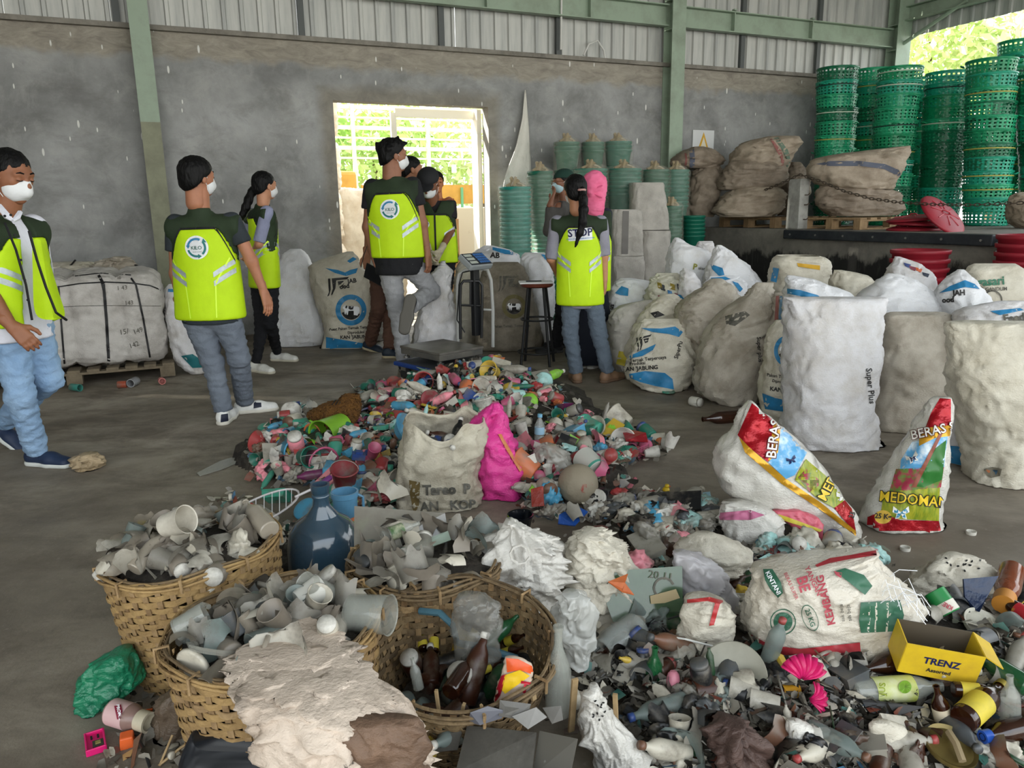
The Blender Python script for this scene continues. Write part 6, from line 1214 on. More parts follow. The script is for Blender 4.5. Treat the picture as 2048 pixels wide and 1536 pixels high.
tree('pale sunlit tree just right of the corner column, beyond the platform', A3(10.3, 20, 0), 7.6, 1.9, 3000, 2, .14); tree('pale sunlit tree behind the frontmost basket stack', A3(13.4, 22, 0), 7.0, 1.7, 2000, 1, .14)
# red folded scarf end, floor scraps
# ================= RUBBISH: MOUND, PROTOTYPES, SCATTER =================
def inpoly(x, y, P):
    c = False; j = len(P)-1
    for i in range(len(P)):
        if (P[i][1] > y) != (P[j][1] > y) and x < (P[j][0]-P[i][0])*(y-P[i][1])/(P[j][1]-P[i][1])+P[i][0]: c = not c
        j = i
    return c
BL_ = [(955, 815, .72, .74, .30), (900, 850, .95, .6, .22), (700, 905, .75, .5, .16), (1090, 870, .62, .55, .15), (760, 990, .42, .3, .09), (1120, 960, .5, .35, .12), (1130, 1090, .4, .2, .07), (1400, 1070, .55, .25, .10), (1600, 1140, .45, .2, .07), (620, 1130, .5, .35, .10), (880, 1230, .4, .35, .10), (1230, 1230, .35, .3, .14), (1500, 1400, .55, .32, .10), (1850, 1330, .45, .3, .12), (1150, 1480, .4, .2, .06), (1700, 1250, .35, .25, .08), (1010, 1745, .42, .20, .20)]
BLW = [(G(x, y)[0], G(x, y)[1], rx, ry, h) for x, y, rx, ry, h in BL_]
def Hh_(X, Y):
    X = np.asarray(X, float); Y = np.asarray(Y, float); r = np.zeros_like(X)
    for cx, cy, rx, ry, h in BLW: r = np.maximum(r, h*np.exp(-(((X-cx)/rx)**2+((Y-cy)/ry)**2)**1.4)) + .12*np.minimum(r, h*np.exp(-(((X-cx)/rx)**2+((Y-cy)/ry)**2)))
    return r
def surf(x, y):
    d = ray(x, y); t0 = (0.55-CC[2])/d[2]; t1 = (0-CC[2])/d[2]; ts = np.linspace(t0, t1, 60); P = CC+d*ts[:, None]; h = Hh_(P[:, 0], P[:, 1]); k = np.argmax(P[:, 2] <= h)
    return P[k] if P[k, 2] <= h[k] else P[-1]
# mound body under the loose pieces
MUD = pmat('rubbish_base', '#4a443b', .9, dirt='#241f1b', dsc=9, damt=.5, bump=.8, bsc=35); t, b = nodes(MUD); tcn = t.nodes.new('ShaderNodeTexCoord').outputs['Object']
v = t.nodes.new('ShaderNodeTexVoronoi'); v.inputs['Scale'].default_value = 26; t.links.new(tcn, v.inputs[0]); t.links.new(mix(t, ramp(t, v.outputs['Color'], (.3, 0.0), (.8, .45)), ramp(t, noise(t, tcn, 9, 8, .7), (.35, '#15120f'), (.7, '#3d362e')), '#4a453d'), b.inputs['Base Color'])
gx = np.arange(-1.9, 2.2, .028); gy = np.arange(1.2, 7.2, .028); X, Y = np.meshgrid(gx, gy, indexing='ij'); Hm = Hh_(X, Y); Pn = np.stack([X, Y, X*0], -1); Zm = Hm-.012+np.minimum(1, Hm/.05)*(fbm(Pn, 9, 3)*.022); Zm = np.where(Hm < .08, -.02, Zm)
ii = np.arange(X.size).reshape(X.shape); Q = np.stack([ii[:-1, :-1], ii[1:, :-1], ii[1:, 1:], ii[:-1, 1:]], -1).reshape(-1, 4); zq = Zm.ravel()[Q].max(1); Q = Q[zq > -.015]
us = np.unique(Q); mp_ = -np.ones(X.size, int); mp_[us] = np.arange(len(us)); V = np.stack([X.ravel(), Y.ravel(), Zm.ravel()], 1)[us]
o = link('rubbish_mound', mesh_np('rubbish_mound', V, mp_[Q]), MUD); tag(o, 'dark packed rubbish underneath the loose pieces of the sorting heap', 'rubbish'); o['kind'] = 'stuff'
# fine fragments: joined, nobody could count them
ZONES = dict(A=[(510, 905), (540, 850), (640, 800), (740, 768), (880, 748), (930, 720), (1010, 724), (1030, 750), (1120, 772), (1150, 835), (1240, 835), (1340, 905), (1230, 930), (1200, 1000), (1060, 1010), (960, 1040), (780, 1010), (660, 1000), (530, 1000)],
    B=[(1010, 1010), (1200, 990), (1420, 1010), (1560, 1030), (1700, 1090), (1760, 1120), (1500, 1150), (1290, 1140), (1120, 1080)],
    C=[(1110, 1220), (1400, 1200), (1480, 1310), (1800, 1330), (1860, 1230), (2048, 1190), (2048, 1536), (880, 1536), (900, 1440), (1110, 1420)],
    E=[(270, 1380), (400, 1430), (600, 1480), (900, 1420), (960, 1536), (260, 1536)], F=[(440, 1000), (700, 950), (720, 1010), (705, 1120), (560, 1060)], D=[(1100, 1100), (1300, 1100), (1500, 1130), (1480, 1300), (1110, 1230)])
EXC = [(1500, 1120, 1830, 1300), (1700, 1342, 1885, 1408), (1518, 1362, 1618, 1402), (1566, 1305, 1640, 1396), (1780, 1240, 1942, 1350), (1724, 1296, 1830, 1352), (1900, 1350, 2014, 1404), (1915, 1368, 2014, 1452), (1852, 1366, 1918, 1464), (1845, 1452, 1955, 1536), (1962, 1448, 2048, 1496), (1862, 1288, 1942, 1352), (1915, 1215, 2004, 1288), (1805, 1104, 2004, 1230), (1580, 1392, 1852, 1458), (1395, 1280, 1534, 1374), (1198, 1248, 1292, 1318), (1175, 1126, 1370, 1248), (1140, 1366, 1314, 1536), (1106, 1180, 1196, 1292), (870, 1396, 1164, 1536), (1090, 1245, 1142, 1432), (1324, 1332, 1366, 1408), (1354, 1186, 1480, 1294), (1410, 1436, 1562, 1536), (1108, 926, 1204, 1012), (1112, 1008, 1182, 1058), (616, 785, 718, 852), (632, 832, 694, 888), (1058, 818, 1098, 892), (1360, 1066, 1505, 1134), (1428, 1002, 1665, 1090), (1338, 1100, 1478, 1186), (1952, 1300, 2048, 1362), (998, 1005, 1082, 1054), (955, 1040, 1290, 1182), (480, 960, 662, 1050)]
def rndpt(z):
    P = ZONES[z]; xs = [p[0] for p in P]; ys = [p[1] for p in P]
    while True:
        x = RNG.uniform(min(xs), max(xs)); y = RNG.uniform(min(ys), max(ys))
        if not inpoly(x, y, P): continue
        if 788 < x < 1060 and 850 < y < 1042 and surf(x, y)[1] < 4.1: continue
        if RNG.random() < .985 and any(a < x < c and b < y < d for a, b, c, d in EXC): continue
        return x, y
FRG = [('pale', '#a8a397'), ('grey', '#6f6b63'), ('dark', '#26241f'), ('teal', '#3d6f66'), ('rust', '#7a4436'), ('cream', '#c9c2b0'), ('blue', '#49708c')]
def fragments(zone, n, smin, smax, w):
    w = np.array(w, float); w /= w.sum(); which = RNG.choice(len(FRG), n, p=w)
    pts = np.array([surf(*rndpt(zone)) for _ in range(min(n, 700))]); pts = pts[RNG.integers(0, len(pts), n)]+RNG.normal(size=(n, 3))*A3(.05, .06, 0); pts[:, 2] = Hh_(pts[:, 0], pts[:, 1])+RNG.uniform(.0, .022, n)
    k = 6; V = []; 
    for m_ in range(len(FRG)):
        sel = pts[which == m_]; c = len(sel)
        if c == 0: continue
        a = RNG.normal(size=(c, 3))*A3(1, 1, .45); a /= np.linalg.norm(a, axis=1)[:, None]; b_ = RNG.normal(size=(c, 3))*A3(1, 1, .45); b_ -= a*(a*b_).sum(1)[:, None]; b_ /= np.linalg.norm(b_, axis=1)[:, None]; nn = np.cross(a, b_)
        s_ = RNG.uniform(smin, smax, (c, 1)); s2 = s_*RNG.uniform(.25, 1, (c, 1)); VV = []
        for q, (u, w_) in enumerate(((-1, -.6), (0, -1), (1, -.4), (.8, .7), (-.1, 1), (-.9, .5))): VV.append(sel+a*s_*u*RNG.uniform(.6, 1.2, (c, 1))+b_*s2*w_*RNG.uniform(.6, 1.2, (c, 1))+nn*s_*(.28 if q in (0, 1, 5) else -.1)*RNG.uniform(-.6, 1.2, (c, 1)))
        VV = np.stack(VV, 1).reshape(-1, 3); VV[:, 2] = np.maximum(VV[:, 2], .002); base = np.arange(c)*6
        F = np.concatenate([np.stack([base, base+1, base+4, base+5], 1), np.stack([base+1, base+2, base+3, base+4], 1)])
        nm, hx = FRG[m_]; o = link('fragments', mesh_np('fragments', VV, F, False), plastic(hx)); o['kind'] = 'stuff'; tag(o, '%s small fragments strewn over the %s' % (nm, dict(A='far sorting heap', B='strip before the rice bags', C='near right rubbish', E='floor before the baskets', F='rubbish behind the blue jug', D='rubbish round the green glass')[zone]), 'fragments')
fragments('A', 3600, .012, .034, [4, 3, 3, 2, 2, 3, 1]); fragments('B', 1500, .010, .030, [3, 4, 3, .6, 1, 3, .8]); fragments('C', 3400, .010, .032, [2, 5, 6, .6, .8, 2, .3]); fragments('E', 260, .008, .024, [1, 3, 3, .2, .3, 1, 0]); fragments('F', 500, .01, .03, [3, 2, 2, 1, 2, 2, 1]); fragments('D', 800, .01, .03, [2, 4, 4, .6, 1, 2, .5])
# ---- prototypes, about unit-true sizes
def wobble(me, a, sc): 
    for v in me.vertices: v.co += v.co.normalized()*float(a*pn(np.array(v.co)*sc+3.1))
PROT = {}
def P_(nm, parts): PROT[nm] = parts
L = lambda prof, n=16, ang=None: MB().lathe(prof, n).mesh('m', True)
P_('bottle', [('body', L([(0, 0), (.030, 0), (.033, .006), (.033, .05), (.031, .06), (.033, .07), (.033, .125), (.026, .15), (.013, .172), (.012, .195), (.010, .195), (.010, .17), (0, .165)]), None), ('cap', L([(.0, .19), (.0145, .19), (.0145, .208), (0, .209)]), 'cap')])
P_('jar', [('body', L([(0, 0), (.036, 0), (.040, .006), (.040, .07), (.034, .082), (.032, .085), (.030, .085), (.030, .08), (0, .078)]), None), ('lid', L([(0, .082), (.034, .082), (.035, .10), (0, .101)]), 'cap')])
P_('cup', [('cup', L([(0, 0), (.026, 0), (.028, .004), (.038, .088), (.040, .09), (.037, .09), (.025, .006), (0, .005)]), None)])
P_('cap', [('cap', L([(0, .016), (.016, .016), (.018, .013), (.018, 0), (.016, 0), (.015, .012), (0, .012)], 14), None)])
P_('lid', [('lid', L([(0, .014), (.030, .012), (.050, .014), (.055, .010), (.056, 0), (.053, 0), (.052, .008), (0, .008)], 20), None)])
P_('bowl', [('bowl', L([(0, 0), (.035, 0), (.038, .004), (.066, .045), (.072, .048), (.065, .047), (.034, .008), (0, .006)], 20), None)])
P_('ball', [('ball', L([(0, -.03), (.018, -.024), (.028, -.01), (.03, 0), (.028, .01), (.018, .024), (0, .03)], 14), None)])
P_('bucket', [('bucket', L([(0, 0), (.058, 0), (.060, .006), (.078, .12), (.085, .122), (.085, .13), (.076, .13), (.057, .008), (0, .008)], 20), None), ('handle', MB().tube([(.083*math.cos(a), .02*math.sin(a)+.0, .125+.05*math.sin(a)) for a in np.linspace(0, PI, 9)], .0025, 5).mesh('m', True), 'wire')])
P_('tub', [('box', MB().box((0, 0, .02), (.12, .08, .04), taper=1.1).box((0, 0, .041), (.138, .094, .006)).mesh('m'), None)])
P_('toy_block', [('block', MB().box((0, 0, .014), (.055, .03, .028)).box((.0, 0, .032), (.03, .022, .012)).mesh('m'), None)])
P_('toy_car', [('body', MB().box((0, 0, .02), (.09, .04, .02)).box((-.005, 0, .038), (.045, .036, .02), taper=.75).mesh('m'), None)]+[('wheel', MB().lathe([(0, -.004), (.011, -.004), (.011, .004), (0, .004)], 10, Matrix.Translation((x, y, .012)) @ Matrix.Rotation(PI/2, 4, 'X')).mesh('m', True), 'dark') for x in (-.028, .028) for y in (-.022, .022)])
P_('spoon', [('spoon', MB().tube([(-.07, 0, 0), (0, 0, .004), (.05, 0, 0)], [.003, .003, .003], 5).lathe([(0, -.002), (.016, .002), (.018, .006), (0, .002)], 10, Matrix.Translation((.062, 0, 0))).mesh('m', True), None)])
P_('tube', [('tube', MB().lathe([(.013, 0), (.015, .004), (.015, .10), (.006, .12), (.006, .13), (0, .13)], 12).mesh('m', True), None)])
P_('stick', [('stick', MB().tube([(-.09, 0, 0), (-.02, .006, .003), (.09, 0, 0)], .0035, 6).mesh('m', True), None)])
P_('slipper', [('sole', MB().prism([(.1*math.cos(a)+.0, .034*math.sin(a)*(1+.25*math.cos(a))) for a in np.linspace(0, 2*PI, 18, endpoint=False)], 0, .014).mesh('m'), None), ('strap', MB().tube([(-.01, -.035, .012), (.02, -.015, .04), (.05, 0, .014)], .005, 6).tube([(-.01, .035, .012), (.02, .015, .04), (.05, 0, .014)], .005, 6).mesh('m', True), 'cap')])
def ico(seed, amp, sc, sub=3, sq=.6):
    bm = bmesh.new(); bmesh.ops.create_icosphere(bm, subdivisions=sub, radius=.06); P = np.array([v.co[:] for v in bm.verts]); n = P/np.linalg.norm(P, axis=1)[:, None]; r = (ridge(P, sc, 3, seed)-.4)*amp+fbm(P, sc*.5, 2, seed)*amp*.8
    P = (P+n*r[:, None])*A3(1, .8, sq)
    for v, q in zip(bm.verts, P): v.co = q
    me = bpy.data.meshes.new('m'); bm.to_mesh(me); bm.free(); me.polygons.foreach_set('use_smooth', [True]*len(me.polygons)); return me
for k in range(3): P_('crumple%d' % k, [('film', ico(k*7+1, .030, 24, 4, .55), None)])
def brokencup(r0, r1, h, a0, a1, seed):
    n = 14; V = []; F = []
    for j in range(5):
        for i in range(n):
            f = i/(n-1); a = math.radians(a0+(a1-a0)*f); jag = .25*abs(math.sin(f*7+seed))+.1*math.sin(f*17+seed); t_ = j/4*(1-(jag if j == 4 else 0)); r = r0+(r1-r0)*t_; V.append((r*math.cos(a), r*math.sin(a), h*t_))
    for j in range(4):
        for i in range(n-1): F.append((j*n+i, j*n+i+1, (j+1)*n+i+1, (j+1)*n+i))
    V2 = [(x*.955, y*.955, z) for x, y, z in V]; m_ = len(V); F += [tuple(m_+q for q in reversed(f)) for f in F]
    return MB().add(V+V2, F).mesh('m', True)
P_('broken_cup', [('shell', brokencup(.028, .040, .09, 0, 230, 1), None)]); P_('broken_jar', [('shell', brokencup(.045, .05, .10, 0, 160, 2), None)]); P_('broken_bowl', [('shell', brokencup(.03, .085, .045, 0, 200, 3), None)])
def shardm(seed, r=.06, th=.003):
    rr = np.random.default_rng(seed); n = int(rr.integers(4, 7)); an = np.sort(rr.uniform(0, 2*PI, n)); p = [(r*rr.uniform(.6, 1.1)*math.cos(a), r*rr.uniform(.4, 1.0)*math.sin(a)) for a in an]; return MB().prism(p, -th/2, th/2).mesh('m')
for k in range(4): P_('shard%d' % k, [('pane', shardm(k+20), None)])
P_('crate_piece', [('grid', (lambda m_: ([m_.box((0, y, 0), (.14, .006, .006)) for y in np.linspace(-.05, .05, 7)], [m_.box((x, 0, 0), (.006, .106, .006)) for x in np.linspace(-.067, .067, 9)], m_)[2])(MB()).mesh('m'), None)])
KIND = dict(bottle='bottle', jar='jar', cup='cup', cap='screw lid', lid='round lid', bowl='bowl', ball='ball', bucket='small bucket', tub='food tub', toy_block='toy block', toy_car='toy car', spoon='spoon', tube='tube', stick='stick', slipper='slipper', broken_cup='broken cup', broken_jar='broken jar', broken_bowl='broken bowl', crate_piece='crate piece')
for k in range(3): KIND['crumple%d' % k] = 'crumpled bag'
for k in range(4): KIND['shard%d' % k] = 'shard'
CN = {'#c9c6bd': 'white', '#8d897f': 'grey', '#b9b3a4': 'dusty cream', '#bdb8ab': 'dusty clear', '#3c8f78': 'teal', '#1f6a58': 'dark green', '#9c3a3a': 'red', '#b85878': 'pink', '#e58f9a': 'pale pink', '#86c43c': 'lime', '#4a94b5': 'sky blue', '#2b4580': 'deep blue', '#17181a': 'black', '#c0a23a': 'yellow', '#bd6a42': 'orange', '#6b4a38': 'brown', '#6b2a55': 'purple', '#3a1d10': 'dark brown', '#1d3d24': 'bottle green', '#7d8a86': 'smoky', '#7a2a30': 'maroon', '#9fc9c4': 'pale aqua', '#4a4d4f': 'charcoal', '#7d756a': 'dirty brown-grey', '#9c9384': 'dull beige'}
LMK = [('white scale trolley', 900, 740), ('brown plush toy', 670, 815), ('lime green cup', 664, 858), ('open white sack', 880, 930), ('pink sack', 1000, 930), ('patched old ball', 1155, 968), ('water bottle', 1076, 860), ('red packet', 1268, 870), ('blue glass jug', 626, 1080), ('grey glass pane', 800, 1060), ('knotted white bag', 1045, 1110), ('green glass sheet', 1270, 1190), ('printed rice sack', 1650, 1210), ('pink shell toy', 1603, 1350), ('yellow biscuit box', 1860, 1300), ('apple juice bottle', 1790, 1378), ('cream can', 1880, 1200), ('standing clear bottle', 1115, 1330), ('white bag with flies', 1220, 1450), ('square slate tile', 995, 1500), ('black trunk', 490, 1500), ('tipped foil rice bag', 1570, 950), ('blue packet', 1145, 1035), ('dirty white cloth', 1210, 1110), ('striped red bag edge', 1430, 1220), ('half grey plate', 1470, 1330), ('dark plastic sheet', 1715, 1425), ('brass lid', 1900, 1500), ('badminton racket', 590, 1000), ('blue measuring jar', 692, 1010)]
USED = {}
def where(x, y):
    nm, lx, ly = min(LMK, key=lambda q: (q[1]-x)**2+((q[2]-y)*1.6)**2); dx, dy = x-lx, (y-ly)*1.6
    if abs(dx) > abs(dy): r = ('right of' if dx > 0 else 'left of')
    else: r = ('in front of' if dy > 0 else 'behind')
    d = math.hypot(dx, dy); return ('close ' if d < 45 else 'well ' if d > 110 else '')+r+' the '+nm
MCAP = None
def item(kind, loc, rot, col, scale=1, a=1, label=None, cat=None, group=None, capcol=None, px=None, adj=''):
    parts = PROT[kind]; mt = plastic(col, a) if isinstance(col, str) else col; nm = KIND[kind].replace(' ', '_'); root = None
    for i, (pn_, me, pc) in enumerate(parts):
        o = bpy.data.objects.new(nm if i == 0 else pn_, me); COL.objects.link(o)
        if not me.materials: me.materials.append(plastic('#c9c6bd'))
        o.material_slots[0].link = 'OBJECT'
        if pc is None: o.material_slots[0].material = mt
        elif pc == 'cap': o.material_slots[0].material = plastic(capcol or '#c9c6bd')
        elif pc == 'wire': o.material_slots[0].material = pmat('wire', '#8d8d88', .5)
        else: o.material_slots[0].material = DK
        if i == 0: root = o; o.location = tuple(float(q) for q in loc); o.rotation_euler = rot; o.scale = (scale,)*3
        else: o.parent = root
    tag(root, label or 'x', cat or KIND[kind].split()[-1], group); return root
WORDS = ['', 'small', 'dusty', 'scuffed', 'stained', 'worn']
def scatter(zone, n, kinds, cols, size=(.8, 1.3), lift=.01):
    kn = list(kinds); kw = np.array([kinds[k] for k in kn], float); kw /= kw.sum(); cn = list(cols); cw = np.array([cols[k] for k in cn], float); cw /= cw.sum()
    for _ in range(n):
        x, y = rndpt(zone) if isinstance(zone, str) else zone(); p = surf(x, y); k = kn[RNG.choice(len(kn), p=kw)]; c = cn[RNG.choice(len(cn), p=cw)]; s_ = RNG.uniform(*size)
        al = 1
        if c == '#bdb8ab' or c == '#7d8a86': al = .62
        flat = k in ('lid', 'shard0', 'shard1', 'shard2', 'shard3', 'slipper', 'spoon', 'stick', 'tub', 'crate_piece', 'toy_car', 'toy_block') or k.startswith('crumple')
        if flat: r = (RNG.normal()*.45, RNG.normal()*.45, RNG.uniform(0, 6.28)); p = p+A3(0, 0, lift+.012*s_)
        else: tl = RNG.choice([1.5, 1.62, 1.1, 2.1, .2], p=[.42, .36, .1, .1, .02] if k == 'bottle' else [.35, .3, .15, .12, .08]); r = (tl, RNG.normal()*.25, RNG.uniform(0, 6.28)); p = p+A3(0, 0, lift+.02*s_)
        cn_ = CN[c]; kd = KIND[k]
        for w_ in WORDS:
            lb = ' '.join([w_, cn_, kd, 'lying', where(x, y)]).strip()
            if lb not in USED: break
        USED[lb] = USED.get(lb, 0)+1; g = '%ss in the rubbish' % kd
        if len(lb.split()) > 16: lb = ' '.join(lb.split()[:16])
        item(k, p, r, c, s_, al, lb, None, g, capcol=['#8d897f', '#9c3a3a', '#b9b3a4', '#4a4d4f', '#c9c6bd', '#2b4580', '#6b4a38'][int(RNG.integers(0, 7))], px=(x, y))
VIV = {'#c9c6bd': 9, '#b9b3a4': 9, '#bdb8ab': 9, '#8d897f': 6, '#3c8f78': 6, '#1f6a58': 5, '#9c3a3a': 6, '#b85878': 4, '#e58f9a': 3, '#86c43c': 2.5, '#4a94b5': 3.5, '#2b4580': 2.5, '#17181a': 6, '#c0a23a': 2.5, '#bd6a42': 2.5, '#6b4a38': 4, '#6b2a55': 1.6, '#7a2a30': 3, '#9fc9c4': 3}
scatter('A', 900, dict(bottle=8, jar=7, cup=12, cap=14, lid=8, bowl=8, ball=2.5, bucket=2.5, tub=7, toy_block=4, toy_car=3, spoon=4, tube=5, stick=4, slipper=1.6, crumple0=6, crumple1=5, broken_cup=5, broken_bowl=4, crate_piece=1.5, shard0=3, shard1=3), VIV, (.55, 1.08), .012)
GRY = {'#c9c6bd': 6, '#b9b3a4': 8, '#bdb8ab': 10, '#8d897f': 9, '#17181a': 6, '#6b4a38': 4, '#e58f9a': 2, '#9fc9c4': 2, '#9c3a3a': 1.5, '#4a94b5': 1, '#4a4d4f': 5, '#c0a23a': .8}
scatter('B', 150, dict(crumple0=9, crumple1=9, crumple2=8, shard0=5, shard1=4, shard2=4, cup=4, jar=3, cap=4, stick=4, tub=4, bottle=3, broken_cup=4, lid=2), GRY, (.6, 1.15))
scatter('F', 36, dict(cup=4, bowl=4, crumple0=4, lid=3, cap=3, tub=3, toy_block=2, bottle=2), VIV, (.7, 1.2))
DRK = {'#7d8a86': 9, '#4a4d4f': 12, '#17181a': 12, '#3a1d10': 10, '#1d3d24': 5, '#8d897f': 8, '#b9b3a4': 6, '#bdb8ab': 8, '#c9c6bd': 3, '#9c3a3a': 1, '#6b4a38': 5, '#c0a23a': .8}
scatter('C', 340, dict(bottle=8, jar=5, cup=5, cap=6, lid=4, shard0=9, shard1=8, shard2=8, shard3=8, crumple0=3, crumple1=3, broken_cup=9, broken_bowl=6, broken_jar=7, tube=4, stick=5, tub=3), DRK, (.5, .88))
scatter('D', 70, dict(shard0=8, shard1=6, shard2=6, crumple0=5, crumple2=5, broken_cup=5, stick=3, cup=3, bottle=2), DRK, (.7, 1.1))
scatter('E', 16, dict(shard0=8, stick=8, shard2=6, crumple0=2, cap=2), GRY, (.5, .9))
# ================= FOREGROUND THINGS =================
def rotz2(d, roll=0): return (Vector(tuple(map(float, d))).to_track_quat('Z', 'Y').to_matrix().to_4x4() @ Matrix.Rotation(roll, 4, 'Z'))
def laid(name, label, cat, prof, a, b, za, zb=None, mat=None, n=28, parts=(), roll=0, group=None, k=1.0):
    """lathe laid from pixel a (height za) to pixel b; profile in units of its own length, parts = [(name, profile, material)]"""
    A_ = G(a[0], a[1], za); B_ = G(b[0], b[1], za if zb is None else zb); Lg = np.linalg.norm(B_-A_)*k; M = rotz2(B_-A_, roll)
    o = MB().lathe([(r*Lg, z*Lg) for r, z in prof], n).obj(name, mat, None, smooth=True, loc=A_, rot=M.to_euler()); tag(o, label, cat, group)
    for pn_, pp, pm_ in parts: MB().lathe([(r*Lg, z*Lg) for r, z in pp], n).obj(pn_, pm_, o, smooth=True)
    return o
def glassy(nm, h, a=.5, r=.12, dirt='#8d867a'): return pmat(nm, h, r, dirt=dirt, dsc=7, damt=.36, alpha=a, spec=.9)
BRG = glassy('glass_brown', '#2a1208', .93, dirt='#4a2c1c'); CLG = glassy('glass_clear', '#a9aca4', .42, .08); GRG = glassy('glass_green', '#1f5a34', .8, dirt='#3a6a4a'); PET = glassy('pet_clear', '#b4bab6', .38, .15); DUST = glassy('plastic_dusty', '#a39a8b', .82, .3, '#7d7467')
LBY = pmat('label_amber', '#c9921e', .6, dirt='#a2761d', dsc=20); LBYY = pmat('label_lemon', '#c9b63a', .6, dirt='#a89a3f', dsc=20); LBL = pmat('label_lime', '#a9b524', .55, dirt='#cfcfb8', dsc=8, damt=.5)
BP = [(0, 0), (.15, .0), (.165, .02), (.165, .55), (.15, .64), (.07, .80), (.055, .86), (.055, .98), (.065, .985), (.065, 1.0), (.045, 1.0), (.045, .86), (0, .80)]     # medicine / syrup bottle
LB1 = lambda z0, z1, r=.168: [(r, z0), (r+.002, z0), (r+.002, z1), (r, z1)]
CAPP = lambda z0=.93, z1=1.02, r=.075: [(0, z1), (r, z1), (r, z0), (r-.01, z0)]
# --- bamboo baskets, woven strip by strip
BAM = pmat('bamboo', '#b0925f', .75, dirt='#6f5638', dsc=7, damt=.5, dcon=.25, bump=.4, bsc=60); BAM2 = pmat('bamboo_pale', '#a98e66', .75, dirt='#6f5639', dsc=9, damt=.5, bump=.4, bsc=50); BAMD = pmat('bamboo_dark', '#857050', .8, dirt='#463727', dsc=9, damt=.5, bump=.4, bsc=50)
def bamboo(label, c, rt, rb, h, tilt=(0, 0, 0), rows=20, N=40, m1=BAM, ragged=0, seed=0):
    r0 = empty('bamboo_basket', label, 'basket', c); r0.rotation_euler = tilt; rr = np.random.default_rng(seed); hh = h/rows
    def rad(z): f = max(z/h, 0); return rb+(rt-rb)*(f**.75)
    for j in range(rows):
        z = hh*(j+.5); r = rad(z); n_ = 110; ph = PI*(j % 2); V = []; F = []; w = hh*rr.uniform(.45, .56); jit = rr.uniform(-.002, .002)
        for i in range(n_+1):
            a = 2*PI*i/n_; off = .0058*math.cos(N/2*a+ph); wz = .003*math.sin(a*3+j)+.002*math.sin(a*11+j*2)
            if ragged and j >= rows-ragged and math.sin(a*2.3+j+seed) > .55: wz -= .02
            for dr, dz in ((-.0014, -w), (.0014, -w*.9), (.0014, w*.9), (-.0014, w)):
                q = r+off+dr+jit+(rad(z+dz)-r); V.append((q*math.cos(a), q*math.sin(a), z+dz+wz))
        for i in range(n_):
            for k in range(4): F.append((i*4+k, (i+1)*4+k, (i+1)*4+(k+1) % 4, i*4+(k+1) % 4))
        MB().add(V, F).obj('weaver', m1 if rr.random() > .25 else BAM2, r0, smooth=True)
    V = []; F = []; kk = 10
    for i in range(kk+1):
        z = h*i/kk; r = rad(z)
        for dx, dy in ((-.0014, -.008), (.0014, -.008), (.0014, .008), (-.0014, .008)): V.append((r+dx, dy, z))
    for i in range(kk):
        for k in range(4): F.append((i*4+k, i*4+(k+1) % 4, (i+1)*4+(k+1) % 4, (i+1)*4+k))
    sm_ = MB().add(V, F).mesh('stake'); sm_.materials.append(BAM2)
    for k in range(N): o = bpy.data.objects.new('stake', sm_); COL.objects.link(o); o.parent = r0; o.rotation_euler = (0, 0, 2*PI*k/N)
    for dz, dr in ((.0, .008), (-.012, .010), (.004, -.008)):
        MB().tube([((rt+dr+.002*math.sin(9*a+dz*99))*math.cos(a), (rt+dr+.002*math.sin(9*a+dz*99))*math.sin(a), h+dz+.006*math.sin(a*5+dz*50)) for a in np.linspace(0, 2*PI, 60, endpoint=False)], .0048, 6, closed=True).obj('rim_hoop', BAMD if dr < 0 else m1, r0, smooth=True)
    for k in range(9):
        a = 2*PI*k/9+.1; MB().tube([((rt+.018)*math.cos(a), (rt+.018)*math.sin(a), h-.03), ((rt+.018)*math.cos(a), (rt+.018)*math.sin(a), h+.008), ((rt-.014)*math.cos(a), (rt-.014)*math.sin(a), h+.008), ((rt-.014)*math.cos(a), (rt-.014)*math.sin(a), h-.02)], .0045, 5).obj('rim_binding', BAM2, r0, smooth=True)
    MB().lathe([(0, .006), (rb, .006)], 30).obj('bottom', BAMD, r0); return r0
def diskpts(c, r):
    def f():
        while True:
            x, y = RNG.uniform(-1, 1, 2)
            if x*x+y*y < 1: return c[0]+x*r, c[1]+y*r, c[2]
    return f
